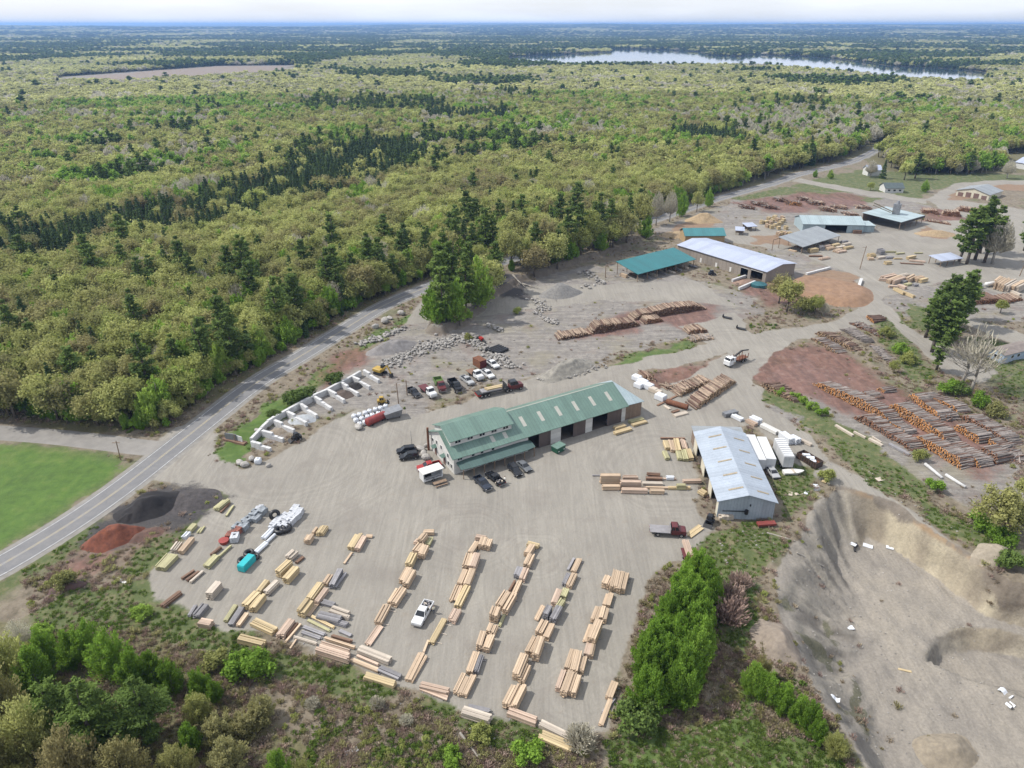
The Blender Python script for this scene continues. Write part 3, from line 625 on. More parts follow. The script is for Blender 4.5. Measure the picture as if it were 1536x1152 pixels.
def branch_mb(rr, H, r0, limbs=7, spread=.35, low=.3, n=6, twig=0, birch=False):
    mb = MB(); lean = rr.normal(size=2) * .02 * H; pts = [(0, 0, -.4)] + [(lean[0] * t * t + rr.normal() * .012 * H, lean[1] * t * t + rr.normal() * .012 * H, H * t * .86) for t in (.33, .66, 1)]
    rad = [r0 * 1.15, r0 * .85, r0 * .5, r0 * .14]
    for i in range(3): mb.tube(pts[i], pts[i + 1], rad[i], rad[i + 1], n)
    for k in range(limbs):
        t = low + (.9 - low) * (k + rr.uniform(0, .6)) / limbs; i = min(2, int(t * 3)); f = t * 3 - i
        p = Vector(pts[i]).lerp(Vector(pts[i + 1]), f); a = rr.uniform(0, 6.28); L = H * spread * (1.15 - t) * rr.uniform(.7, 1.2)
        q = p + Vector((math.cos(a) * L, math.sin(a) * L, L * rr.uniform(.45, 1.0))); rb = r0 * .38 * (1.1 - t)
        mid = p.lerp(q, .5) + Vector((rr.normal() * .06 * L, rr.normal() * .06 * L, -.06 * L))
        mb.tube(p, mid, rb, rb * .65, 5); mb.tube(mid, q, rb * .65, rb * .15, 5)
        for j in range(twig):
            s = mid.lerp(q, rr.uniform(.1, .9)); a2 = a + rr.normal() * .9; l2 = L * rr.uniform(.3, .6)
            e = s + Vector((math.cos(a2) * l2, math.sin(a2) * l2, l2 * rr.uniform(.3, 1.1))); mb.tube(s, e, rb * .35, rb * .08, 4)
            for g_ in range(2):
                e2 = e.lerp(s, rr.uniform(.1, .6)); e3 = e2 + Vector((rr.normal() * l2 * .35, rr.normal() * l2 * .35, l2 * .4)); mb.tube(e2, e3, rb * .14, rb * .05, 3)
    return mb
KIND = {  # leaf material, trunk material
 'oak': ('oak_leaf', 'bark'), 'fresh': ('fresh_leaf', 'bark_pale'), 'mid': ('mid_leaf', 'bark'), 'bud': ('bud_twig', 'bark_pale'),
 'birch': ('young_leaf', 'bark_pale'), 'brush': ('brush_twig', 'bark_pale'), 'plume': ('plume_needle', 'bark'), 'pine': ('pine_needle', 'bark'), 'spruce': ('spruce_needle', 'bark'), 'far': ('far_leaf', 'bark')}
def crown_for(kind, rr, q):
    """kind at quality q: 0 close, 1 near, 2 middle distance, 3 far; returns verts, height, radius"""
    n = {0: 11000, 1: 4600, 2: 1200, 3: 240}[q]; lf = {0: .125, 1: .205, 2: .40, 3: .9}[q]
    if kind in ('oak', 'mid', 'far'):
        H, Rc = rr.uniform(11, 13.5), rr.uniform(3.6, 4.6); return (crown_sprays(rr, H, Rc, n, lf * .95, .18, 75, .8, .36) if q == 0 else crown_round(rr, H, Rc, n, lf, .2, 36)), H, Rc
    if kind == 'fresh':
        H, Rc = rr.uniform(10.5, 13.5), rr.uniform(2.7, 3.5); return (crown_sprays(rr, H, Rc * 1.25, int(n * .85), lf, .12, 48, .8, .4) if q < 2 else crown_round(rr, H, Rc, n, lf, .1, 34, .9)), H, Rc
    if kind == 'birch':
        H, Rc = rr.uniform(9.5, 12), rr.uniform(2.8, 3.5); return (crown_sprays(rr, H, Rc, int(n * .85), lf, .05, 42, 1.1, .34) if q < 2 else crown_round(rr, H, Rc, n, lf, .05, 34, 1.5)), H, Rc
    if kind == 'brush':
        H, Rc = rr.uniform(6, 8), rr.uniform(2.6, 3.4); return crown_sprays(rr, H, Rc, int(n * .8), lf * .9, .02, 60, 1.2, .3), H, Rc
    if kind == 'plume':
        H, Rc = rr.uniform(13, 15), rr.uniform(5, 5.8); return crown_pine(rr, H, Rc, int(n * 1.3), lf * 1.5, .1, 1.2), H, Rc
    if kind == 'bud':
        H, Rc = rr.uniform(10.5, 13), rr.uniform(3, 3.8); return crown_twigs(rr, H, Rc * 1.1, int(n * (.9 if q < 2 else 1.8)), lf * (1.5 if q < 2 else 2.0), .22), H, Rc
    if kind == 'pine':
        H, Rc = rr.uniform(15.5, 19), rr.uniform(3.6, 4.6); return crown_pine(rr, H, Rc, n, lf * 1.5, .22, 1.3), H, Rc
    H, Rc = rr.uniform(11.5, 14.5), rr.uniform(2.0, 2.7); return crown_pine(rr, H, Rc, n, lf * 1.15, .08, 1.0, True), H, Rc
TREE = {}
def tree_meshes(kind, q, i):
    key = (kind, q, i)
    if key not in TREE:
        rr = np.random.RandomState(abs(hash((len(kind) * 7 + ord(kind[0]) * 31 + ord(kind[-1]), q, i))) % 99991)
        V, H, Rc = crown_for(kind, rr, q); n = len(V) // 4
        cm = np_mesh(kind + '_crown', V, np.arange(n * 4).reshape(n, 4), M[KIND[kind][0]])
        con = kind in ('pine', 'spruce', 'plume')
        tm = branch_mb(rr, H * (1.1 if con else .92), .2 + .012 * H if q < 2 else .3, 0 if con else (8 if q < 2 else 4), .3, .3, 7 if q < 2 else 4, 3 if kind == 'bud' and q < 2 else 0).mesh(kind + '_trunk', M[KIND[kind][1]], q < 2)
        TREE[key] = (tm, cm, H, Rc)
    return TREE[key]
def joined(key):
    tm, cm, H, Rc = tree_meshes(*key)
    vt = np.array([v.co[:] for v in cm.vertices]); k = len(vt)
    vb = np.array([v.co[:] for v in tm.vertices]); fs = [tuple(p.vertices) for p in cm.polygons] + [tuple(j + k for j in p.vertices) for p in tm.polygons]
    me = bpy.data.meshes.new('forest_tree'); me.from_pydata(np.concatenate([vt, vb]).tolist(), [], fs)
    me.materials.append(cm.materials[0]); me.materials.append(tm.materials[0])
    me.polygons.foreach_set('material_index', [0] * len(cm.polygons) + [1] * len(tm.polygons)); return me
NAMES = {'oak': 'deciduous_tree', 'fresh': 'deciduous_tree', 'birch': 'deciduous_tree', 'brush': 'brush_tree', 'plume': 'pine_tree', 'mid': 'deciduous_tree', 'bud': 'bare_tree', 'pine': 'pine_tree', 'spruce': 'spruce_tree', 'far': 'deciduous_tree'}
def place_tree(kind, q, i, x, y, sc, label, group, rz=None, sxy=1.0, z=None):
    tm, cm, H, Rc = tree_meshes(kind, q, i)
    o = empty(NAMES[kind], (x, y, hz((x, y)) if z is None else z), random.uniform(0, 6.28) if rz is None else rz, label, 'tree', group)
    o.scale = (sc * sxy, sc * sxy, sc); link('trunk', tm, o); link('crown', cm, o); return o

SPRUCE_Z = poly([(-60, 400), (60, 360), (130, 350), (250, 325), (330, 300), (420, 275), (470, 250), (560, 225), (640, 225), (630, 260), (560, 300), (500, 318), (430, 330), (330, 372), (250, 372), (130, 400), (0, 430)])
SPRUCE_Z2 = poly([(640, 175), (760, 180), (770, 192), (650, 190)]); SPRUCE_Z3 = poly([(1020, 205), (1110, 212), (1120, 228), (1010, 222)])
PINE_Z = poly([(230, 605), (320, 530), (400, 490), (460, 430), (540, 390), (640, 360), (760, 330), (880, 330), (905, 345), (759, 385), (645, 418), (520, 474), (380, 554), (300, 610)])
OAK_Z = poly([(480, 420), (560, 350), (700, 255), (850, 235), (1000, 235), (1170, 258), (1050, 300), (880, 325), (760, 330), (640, 365), (540, 395)])
PALE_Z = poly([(1060, 182), (1130, 170), (1300, 172), (1340, 192), (1330, 215), (1215, 235), (1150, 228), (1080, 205)]); LEFT_Z = poly([(-120, 650), (-60, 450), (0, 415), (300, 425), (480, 400), (640, 362), (645, 418), (520, 474), (380, 554), (230, 648)]); LIME_Z = poly([(70, 142), (330, 160), (420, 170), (330, 178), (80, 168)])
OPEN = [poly([(1290, 250), (1340, 264), (1440, 266), (1540, 260), (1700, 262), (1700, 300), (1290, 300)]), poly([(1285, 262), (1285, 236), (1330, 236), (1335, 262)]), poly([(1500, 232), (1600, 226), (1600, 262), (1500, 262)])]
rt = np.random.RandomState(5)
def sample(d0, d1, sp):
    ys = np.arange(max(60, d0 * .4), d1, sp); P = []
    for y in ys:
        w = .80 * y + 30; xs = np.arange(-w, w, sp) + rt.uniform(0, sp); P.append(np.stack([xs, np.full(len(xs), y)], 1))
    P = np.concatenate(P); P += rt.uniform(-.44, .44, P.shape) * sp; d = np.hypot(P[:, 0], P[:, 1]); return P[(d >= d0) & (d < d1)]
T_pts, T_kind, T_q, T_sc = [], [], [], []
for d0, d1, sp, q in ((60, 480, 4.5, 1), (480, 1050, 5.4, 2), (1050, 2700, 8.8, 3), (2700, 6200, 19, 3), (6200, 15000, 62, 3)):
    P_ = sample(d0, d1, sp); x, y = P_[:, 0], P_[:, 1]
    keep = np.ones(len(P_), bool)
    if d0 < 1200: keep &= inside(FOREST_A, x, y)
    keep &= (linedist(ROAD, x, y) > 9.5)
    if d0 > 400: keep &= ~(sdist(LAKE, x, y) > -6) & ~(sdist(FIELD, x, y) > -8)
    for p in OPEN: keep &= ~inside(p, x, y)
    P_ = P_[keep]; x, y = P_[:, 0], P_[:, 1]; n = len(P_); u = rt.uniform(size=n)
    c1 = fbm(x / 75, y / 75, 21, 3); c2 = fbm(x / 50, y / 50, 25, 3); c3 = fbm(x / 60, y / 60, 28, 3)
    pc = .012 + .6 * sst(.645, .74, c1); pf = .10 + .6 * sst(.55, .68, c2); pb = .05 + .55 * sst(.58, .7, c3)
    if d0 >= 1050: pc = .02 + .78 * sst(np.where(y > 2250, .36, np.where(y > 1750, .47, .63)), np.where(y > 2250, .52, np.where(y > 1750, .6, .74)), fbm(x / (260 if d0 < 6000 else 700), y / (260 if d0 < 6000 else 900), 22, 3)); pf *= .4
    def setz(z, a, b, c):
        s = sdist(z, x, y) + (fbm(x / 22, y / 22, 33, 3) - .5) * 22 > 0; pc[s] = a; pf[s] = b; pb[s] = c; return s
    sz = np.zeros(n, bool)
    if d0 < 1000:
        for z in (SPRUCE_Z, SPRUCE_Z2, SPRUCE_Z3): sz |= setz(z, .93, .03, .01)
        lz = setz(LEFT_Z, .10, .26, .03); setz(PINE_Z, .26, .34, .03); setz(OAK_Z, .025, .03, .03); setz(PALE_Z, .05, .16, .66); setz(LIME_Z, .03, .85, .02)
    k = np.where(u < pc, np.where(sz | (rt.uniform(size=n) < .4), 'spruce', 'pine'), np.where(u < pc + pf * (1 - pc), 'fresh', np.where(u < pc + (pf + pb) * (1 - pc), 'bud', np.where((rt.uniform(size=n) < .3), 'mid', 'oak'))))
    if d0 < 1000: k = np.where(lz & (k == 'oak') & (rt.uniform(size=n) < .5), 'mid', k)
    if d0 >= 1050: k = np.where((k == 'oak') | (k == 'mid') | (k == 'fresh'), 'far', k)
    sc = (.66 + .46 * rt.uniform(size=n)) * (1.0 if q < 3 else .85)
    T_pts.append(P_); T_kind.append(k); T_q.append(np.full(n, q)); T_sc.append(sc)
# understorey along the road edge of the wood
P_ = sample(150, 480, 2.6); x, y = P_[:, 0], P_[:, 1]; rd_ = np.minimum(linedist(ROAD, x, y), linedist(SIDE, x, y)); keep = (sdist(FOREST_A, x, y) > -1.5) & (rd_ > 7) & (rd_ < 20) & (x < 190); P_ = P_[keep]; n = len(P_); u = rt.uniform(size=n)
T_pts.append(P_); T_kind.append(np.where(u < .4, 'birch', np.where(u < .6, 'oak', np.where(u < .85, 'mid', 'spruce')))); T_q.append(np.full(n, 2)); T_sc.append(rt.uniform(.2, .52, n))
T_pts = np.concatenate(T_pts); T_kind = np.concatenate(T_kind); T_q = np.concatenate(T_q); T_sc = np.concatenate(T_sc)
px, py = PX(T_pts[:, 0], T_pts[:, 1], 6.0); D_ = np.hypot(T_pts[:, 0], T_pts[:, 1])
inv = (px > -30) & (px < 1566)
con = (T_kind == 'pine') | (T_kind == 'spruce'); single = np.zeros(len(D_), bool); big_ = T_sc > .5
N_DEC, N_CON = 205, 225
for sel, cnt in ((con, N_CON), (~con, N_DEC)):
    ii = np.where(sel & inv & big_)[0]; single[ii[np.argsort(D_[ii])[:cnt]]] = True
WHERE = [(330, 'in the wood above the side road'), (470, 'in the wood behind the road bend'), (640, 'in the wood by the mid road'), (800, 'in the wood behind the roadside clump'), (1100, 'on the oak slope across the road'), (9999, 'in the wood by the far road end')]
LOOK = {'oak': 'olive budding broadleaf tree', 'fresh': 'bright green fresh leaved tree', 'birch': 'low green tree', 'mid': 'brownish green broadleaf tree', 'bud': 'pale grey bare twigged tree', 'pine': 'dark green tiered pine tree', 'spruce': 'narrow dark spruce tree'}
for i in np.where(single)[0]:
    k = T_kind[i]; edge_d = float(linedist(ROAD, T_pts[i:i + 1, 0], T_pts[i:i + 1, 1])[0]); wh = next(w for lim, w in WHERE if px[i] < lim)
    lab = '%s %s%s' % (LOOK[k], 'at the verge ' if edge_d < 16 else '', wh)
    place_tree(k, 1, int(rt.randint(0, 5)), T_pts[i, 0], T_pts[i, 1], float(T_sc[i]) * (1.1 if con[i] else 1), lab, lab.replace(' tree', ' trees', 1))

def scatter(name, protos, P, idx, sc, rz, Z=None, tilt=0.0):
    """one object holding many: points in its mesh, plants placed on them by geometry nodes"""
    c = bpy.data.collections.new(name + '_kinds')
    for j, me in enumerate(protos): c.objects.link(bpy.data.objects.new('%s_kind_%02d' % (name, j), me))
    me = bpy.data.meshes.new(name); n = len(P); me.vertices.add(n)
    Z = hgt(P[:, 0], P[:, 1]) if Z is None else Z
    me.vertices.foreach_set('co', np.stack([P[:, 0], P[:, 1], Z], 1).astype(np.float32).ravel())
    a = me.attributes.new('idx', 'INT', 'POINT'); a.data.foreach_set('value', np.asarray(idx, np.int32))
    a = me.attributes.new('rot', 'FLOAT_VECTOR', 'POINT'); r3 = np.zeros((n, 3), np.float32); r3[:, 2] = rz; r3[:, :2] = rs.normal(size=(n, 2)) * tilt; a.data.foreach_set('vector', r3.ravel())
    a = me.attributes.new('scl', 'FLOAT_VECTOR', 'POINT'); s3 = np.asarray(sc, np.float32); s3 = np.repeat(s3[:, None], 3, 1) if s3.ndim == 1 else s3; a.data.foreach_set('vector', s3.astype(np.float32).ravel())
    o = link(name, me); md = o.modifiers.new('plants', 'NODES'); ng = bpy.data.node_groups.new(name, 'GeometryNodeTree')
    ng.interface.new_socket('Geometry', in_out='INPUT', socket_type='NodeSocketGeometry'); ng.interface.new_socket('Geometry', in_out='OUTPUT', socket_type='NodeSocketGeometry')
    gi = ng.nodes.new('NodeGroupInput'); go = ng.nodes.new('NodeGroupOutput'); ip = ng.nodes.new('GeometryNodeInstanceOnPoints')
    ci = ng.nodes.new('GeometryNodeCollectionInfo'); ci.inputs['Collection'].default_value = c; ci.inputs['Separate Children'].default_value = True; ci.inputs['Reset Children'].default_value = True
    def na(nm, ty):
        a = ng.nodes.new('GeometryNodeInputNamedAttribute'); a.data_type = ty; a.inputs[0].default_value = nm; return next(s for s in a.outputs if s.enabled and s.name == 'Attribute')
    er = ng.nodes.new('FunctionNodeEulerToRotation'); L = ng.links.new
    L(gi.outputs[0], ip.inputs['Points']); L(ci.outputs[0], ip.inputs['Instance']); ip.inputs['Pick Instance'].default_value = True
    L(na('idx', 'INT'), ip.inputs['Instance Index']); L(na('rot', 'FLOAT_VECTOR'), er.inputs[0]); L(er.outputs[0], ip.inputs['Rotation']); L(na('scl', 'FLOAT_VECTOR'), ip.inputs['Scale'])
    L(ip.outputs[0], go.inputs[0]); md.node_group = ng; return o
keys = []
for q, kinds in ((1, ('oak', 'fresh', 'mid', 'bud', 'pine', 'spruce')), (2, ('oak', 'fresh', 'birch', 'mid', 'bud', 'pine', 'spruce')), (3, ('far', 'bud', 'pine', 'spruce'))):
    for k in kinds:
        for v in range(5): keys.append((k, q, v))
kidx = {k: i for i, k in enumerate(keys)}
rest = ~single; ids = np.array([kidx[(k, q, v)] for k, q, v in zip(T_kind[rest], T_q[rest], rt.randint(0, 5, rest.sum()))])
ss = T_sc[rest]; wide = np.where(T_q[rest] == 3, np.where(D_[rest] > 6200, 8., np.where(D_[rest] > 2700, 3.2, 1.75)), 1.12); wx = wide * rt.uniform(.85, 1.2, rest.sum()); s3 = np.stack([ss * wx, ss * wide * rt.uniform(.9, 1.1, rest.sum()), ss], 1)
FOREST = scatter('forest', [joined(k) for k in keys], T_pts[rest], ids, s3, rt.uniform(0, 6.28, rest.sum()))
tag(FOREST, kind='stuff')
# ------------------------------------------------------------------ buildings
M['roof_green'] = mat_ribbed('roof_green', (.17, .275, .228), (.14, .23, .19), .42, 0, 1.1, .82)
M['roof_teal'] = mat_ribbed('roof_teal', (.012, .185, .2), (.01, .15, .165), .42, 0, 1.0, .8)
M['roof_teal2'] = mat_ribbed('roof_teal2', (.06, .25, .27), (.05, .2, .22), .45, 0, 1.0, .85)
M['roof_grey'] = mat_ribbed('roof_grey', (.43, .49, .57), (.36, .41, .48), .5, 0, 1.0, .9, .0, (.33, .27, .2))
M['roof_white'] = mat_ribbed('roof_white', (.47, .52, .66), (.43, .48, .61), .45, 0, .8, .93)
M['roof_dull'] = mat_ribbed('roof_dull', (.33, .36, .38), (.26, .28, .3), .6, 0, 1.0, .85, .0, (.25, .2, .16))
M['roof_pale'] = mat_ribbed('roof_pale', (.43, .52, .55), (.36, .45, .48), .6, 0, 1.0, .9, .0, (.33, .28, .22))
M['roof_shingle'] = mat('roof_shingle', (.10, .13, .135), .85, .3, .8)
M['roof_brown'] = mat('roof_brown', (.26, .22, .2), .85, .25, .8)
M['siding_white'] = mat_ribbed('siding_white', (.72, .71, .68), (.64, .63, .6), .6, 2, 3.0, .93)
M['steel_white'] = mat_ribbed('steel_white', (.62, .63, .64), (.54, .55, .56), .5, 0, 1.4, .85)
M['siding_blue'] = mat_ribbed('siding_blue', (.40, .455, .51), (.33, .38, .43), .55, 1, 1.5, .85)
M['siding_blue_x'] = mat_ribbed('siding_blue_x', (.42, .52, .56), (.35, .44, .48), .55, 0, 1.2, .85)
M['siding_sky'] = mat_ribbed('siding_sky', (.42, .52, .64), (.38, .48, .6), .6, 2, 4.0, .92)
M['wall_tan'] = mat_ribbed('wall_tan', (.34, .295, .255), (.27, .235, .2), .8, 0, .5, .85)
M['wall_osb'] = mat('wall_osb', (.46, .33, .18), .85, .25, 1.2)
M['wall_cream'] = mat('wall_cream', (.68, .63, .5), .8, .15, .8)
M['door_brown'] = mat_ribbed('door_brown', (.14, .105, .095), (.10, .078, .07), .8, 0, 3.0, .8)
M['door_red'] = mat('door_red', (.2, .12, .1), .7, .2, 1)
M['barn_board'] = mat_ribbed('barn_board', (.34, .24, .17), (.22, .165, .125), .9, 0, 4.0, .6)
M['skylight'] = mat('skylight', (.50, .49, .43), .4, .15, 1.0)
M['skylight_tan'] = mat('skylight_tan', (.40, .33, .22), .5, .4, 1.5)
M['trim_white'] = mat('trim_white', (.7, .7, .68), .6, .1, 1)
M['floor_dirt'] = mat('floor_dirt', (.12, .10, .085), .95, .3, .8)
M['awning_green'] = mat_ribbed('awning_green', (.085, .15, .135), (.065, .12, .11), .5, 0, 1.3, .85)

def pierced(mb, x0, x1, y0, y1, h, ops, z0=-.3):
    """wall along x with openings (xa, xb, za, zb)"""
    x = x0
    for a, b, za, zb in sorted(ops):
        if a > x: mb.box(x, a, y0, y1, z0, h)
        if za > z0 + .35: mb.box(a, b, y0, y1, z0, za)
        if zb < h: mb.box(a, b, y0, y1, zb, h)
        x = b
    if x < x1: mb.box(x, x1, y0, y1, z0, h)
    return mb
def gable_end(mb, x0, x1, W, eave, ridge, ops=(), z0=-.3):
    y = 0
    for a, b, za, zb in sorted(ops):
        if a > y: mb.box(x0, x1, y, a, z0, eave)
        if za > z0 + .35: mb.box(x0, x1, a, b, z0, za)
        mb.box(x0, x1, a, b, zb, eave); y = b
    mb.box(x0, x1, y, W, z0, eave)
    n = len(mb.v); mb.add([(x0, .02, eave), (x0, W - .02, eave), (x0, W / 2, ridge), (x1, .02, eave), (x1, W - .02, eave), (x1, W / 2, ridge)], [(0, 1, 2), (5, 4, 3), (0, 3, 4, 1), (1, 4, 5, 2), (2, 5, 3, 0)])
    return mb
def roof_gable(L, W, eave, ridge, oh=.5, th=.14, x0=0.0):
    mb = MB(); s = (ridge - eave) / (W / 2); ze = eave - s * oh + .05; zr = ridge + .05
    for y0, y1 in ((-oh, W / 2), (W + oh, W / 2)):
        vs = [(x0 - oh, y0, ze), (L + oh, y0, ze), (L + oh, y1, zr), (x0 - oh, y1, zr)]
        mb.add(vs + [(a, b, c + th) for a, b, c in vs], [(3, 2, 1, 0), (4, 5, 6, 7), (0, 1, 5, 4), (1, 2, 6, 5), (3, 0, 4, 7)])
    return mb
def frame(pa, pb, h, pc=None):
    a = G(*pa, h); b = G(*pb, h); d = b - a; L = float(np.linalg.norm(d)); ang = math.atan2(d[1], d[0]); n = np.array([-d[1], d[0]]) / L
    W = abs(float(np.dot(G(*pc, h) - (b if pc[0] > (pa[0] + pb[0]) / 2 else a), n))) if pc else None
    return a, ang, L, W
def window(root, x0, x1, z0, z1, y, name='window', axis='x', out=-1, panes=1):
    """framed pane on a wall: facing -y/+y (axis x) or -x/+x (axis y)"""
    fr = MB(); pn = MB(); w = .08; e0, e1 = (y, y + out * .07); p0, p1 = (y + out * .008, y + out * .045)
    def bx(mb, a, b, c, d, q0, q1):
        lo, hi = min(q0, q1), max(q0, q1)
        mb.box(a, b, lo, hi, c, d) if axis == 'x' else mb.box(lo, hi, a, b, c, d)
    xs = np.linspace(x0, x1, panes + 1)
    bx(fr, x0 - w, x0, z0 - w, z1 + w, e0, e1); bx(fr, x1, x1 + w, z0 - w, z1 + w, e0, e1)
    bx(fr, x0, x1, z1, z1 + w, e0, e1); bx(fr, x0, x1, z0 - w, z0, e0, e1)
    for q in xs[1:-1]: bx(fr, q - .05, q + .05, z0, z1, e0, e1)
    f = fr.build(name, M['trim_white'], root); bx(pn, x0, x1, z0, z1, p0, p1); pn.build('pane', M['glass_dark'], f); return f
def gable_house(name, label, a, ang, L, W, eave, ridge, wall, roof, fops=(), bops=(), lops=(), rops=(), cat='building', oh=.5):
    root = empty(name, (a[0], a[1], 0), ang, label, cat); mb = MB()
    pierced(mb, .2, L - .2, 0, .2, eave, fops); pierced(mb, .2, L - .2, W - .2, W, eave, bops)
    gable_end(mb, 0, .2, W, eave, ridge, lops); gable_end(mb, L - .2, L, W, eave, ridge, rops)
    mb.build('wall', wall, root); roof_gable(L, W, eave, ridge, oh).build('roof', roof, root)
    f = MB(); f.box(.2, L - .2, .2, W - .2, -.1, .06); f.build('slab', M['floor_dirt'], root)
    return root

# main green-roofed store and shed
u30 = R(30.3); MO = np.array([-13.2, 135.6]); MX = np.array([math.cos(u30), math.sin(u30)])
def mlx(zx, zy): return float(np.dot(G(780 + zx / 5.486, 540 + zy / 5.486) - MO, MX))
ML, MW, ME, MR = 49.3, 13.5, 4.5, 8.0
xs = [mlx(z, 745 - (z - 60) * .27) for z in (60, 150, 250, 340, 443, 548, 610, 735, 858)]
bays = [(xs[0], xs[2], -.3, 3.9), (xs[3], xs[5], -.3, 4.0), (xs[6], min(xs[8], 48.6), -.3, 4.0)]
store = empty('store_building', (MO[0], MO[1], 0), u30, 'long white store and shed with green metal roof, raised dormer and porch', 'building')
mb = MB(); pierced(mb, .2, ML - .2, 0, .2, ME, bays); pierced(mb, .2, ML - .2, MW - .2, MW, ME, [])
gable_end(mb, 0, .2, MW, ME, MR, []); gable_end(mb, ML - .2, ML, MW, ME, MR, []); mb.build('wall', M['siding_white'], store)
roof_o = roof_gable(ML, MW, ME, MR, .55).build('roof', M['roof_green'], store)
f = MB(); f.box(.2, ML - .2, .2, MW - .2, -.1, .05); f.build('slab', M['floor_dirt'], store)
def on_slope(mb, x0, x1, y0, y1, lift=.06, th=.05, back=False):
    s = (MR - ME) / (MW / 2); z = lambda y: ME + s * (y if not back else MW - y) + .19 + lift
    vs = [(x0, y0, z(y0)), (x1, y0, z(y0)), (x1, y1, z(y1)), (x0, y1, z(y1))]
    return mb.add([(a, b, c - th) for a, b, c in vs] + vs, [(3, 2, 1, 0), (4, 5, 6, 7), (0, 1, 5, 4), (1, 2, 6, 5), (2, 3, 7, 6), (3, 0, 4, 7)])
for k in range(6): on_slope(MB(), 19.8 + k * 5.15, 20.75 + k * 5.15, 2.1, 4.7, .02).build('skylight', M['skylight'], roof_o)
for x in (10.4, 13.8): on_slope(MB(), x, x + .95, .7, 2.2, .02).build('skylight', M['skylight'], roof_o)
on_slope(MB(), 17.2, ML - 1.5, MW / 2 + .35, MW / 2 + 1.75, .02, .05, True).build('ridge_light', M['skylight'], roof_o)
for k, (a, b) in enumerate(((xs[1], xs[2]), (xs[4], xs[5]), (xs[7], min(xs[8], 48.6)))):
    d = MB(); d.box(a, b, -.14, -.03, .05, 3.95); d.build('sliding_door', M['door_brown'], store)
    r_ = MB(); r_.box(xs[3 * k] - .1, b + .2, -.12, -.02, 4.02, 4.14); r_.build('door_rail', M['trim_white'], store)
# dormer
DX0, DX1, DY, DE, DR = .5, 16.6, 2.5, 7.5, 9.3
mb = MB(); mb.box(DX0, DX1, DY, DY + .2, 5.75, DE)
for x in (DX0, DX1 - .2):
    mb.add([(x, DY + .2, 5.8), (x, MW - DY - .2, 5.8), (x, MW - DY - .2, DE), (x, MW / 2, DR), (x, DY + .2, DE)] + [(x + .2, DY + .2, 5.8), (x + .2, MW - DY - .2, 5.8), (x + .2, MW - DY - .2, DE), (x + .2, MW / 2, DR), (x + .2, DY + .2, DE)],
           [(0, 1, 2, 3, 4), (9, 8, 7, 6, 5)] + [(i, 5 + i, 5 + (i + 1) % 5, (i + 1) % 5) for i in range(5)])
mb.box(DX0, DX1, MW - DY - .2, MW - DY, 5.75, DE); dorm = mb.build('dormer', M['siding_white'], store)
mb = MB(); s = (DR - DE) / (MW / 2 - DY)
for y0, y1 in ((DY - .5, MW / 2), (MW - DY + .5, MW / 2)):
    vs = [(DX0 - .45, y0, DE - s * .5 + .05), (DX1 + .45, y0, DE - s * .5 + .05), (DX1 + .45, y1, DR + .05), (DX0 - .45, y1, DR + .05)]
    mb.add(vs + [(a, b, c + .14) for a, b, c in vs], [(3, 2, 1, 0), (4, 5, 6, 7), (0, 1, 5, 4), (1, 2, 6, 5), (3, 0, 4, 7)])
mb.build('dormer_roof', M['roof_green'], dorm)
for k in range(5): window(dorm, 1.7 + k * 3.15, 3.05 + k * 3.15, 6.45, 7.2, DY, panes=2)
for x in (1.0, 4.6, 6.9, 9.8): window(store, x, x + (1.1 if x < 2 else .7), 3.45, 4.05, 0, panes=2 if x < 2 else 1)
for y, z0, z1 in ((11.0, 2.9, 3.8), (8.7, 3.3, 4.3), (6.2, 3.3, 4.3), (2.6, 3.0, 4.0), (2.5, 1.0, 2.0), (1.0, 1.0, 2.0)): window(store, y, y + .75, z0, z1, 0, axis='y', out=-1)
for y in (9.4, 4.6):
    d = MB(); d.box(-.1, -.01, y, y + 1.0, .05, 2.15); dd = d.build('entry_door', M['door_red'], store)
    c_ = MB(); c_.loft([[(-.02, y - .35, 2.45), (-.02, y + 1.35, 2.45), (-.02, y + .5, 3.05)], [(-1.0, y - .3, 2.3), (-1.0, y + 1.3, 2.3), (-1.0, y + .5, 2.85)]]); c_.build('canopy', M['roof_green'], dd)
# porch with bowed roof
rings = []
for x in np.linspace(.6, 20.2, 9):
    e = min(1, (x - .4) / 2.2, (20.6 - x) / 2.2); e = max(.35, e)
    rings.append([(x, -.02, 2.95 + .35 * e), (x, -1.2, 2.9 + .25 * e), (x, -2.4 - .6 * e, 2.55), (x, -2.4 - .6 * e, 2.43), (x, -.02, 2.7)])
porch = MB().loft(rings).build('porch_roof', M['awning_green'], store)
for x in np.linspace(1.0, 19.8, 8): MB().bar((x, -2.75, 0), (x, -2.75, 2.5), .16).build('post', M['wood_barn'], porch)
d = MB()
for a, b in ((1.6, 4.4), (5.6, 8.4), (10, 13.5), (15, 18.2)): d.box(a, b, -.06, -.01, .6, 2.3)
d.build('shop_window', M['glass_dark'], store)
d = MB(); d.box(8.8, 9.8, -.07, -.01, .05, 2.2); d.build('entry_door', M['door_red'], store)
MB().tube((-.7, 12.6, 0), (-.7, 12.6, 6.2), .28).build('flue_pipe', M['rust'], store)
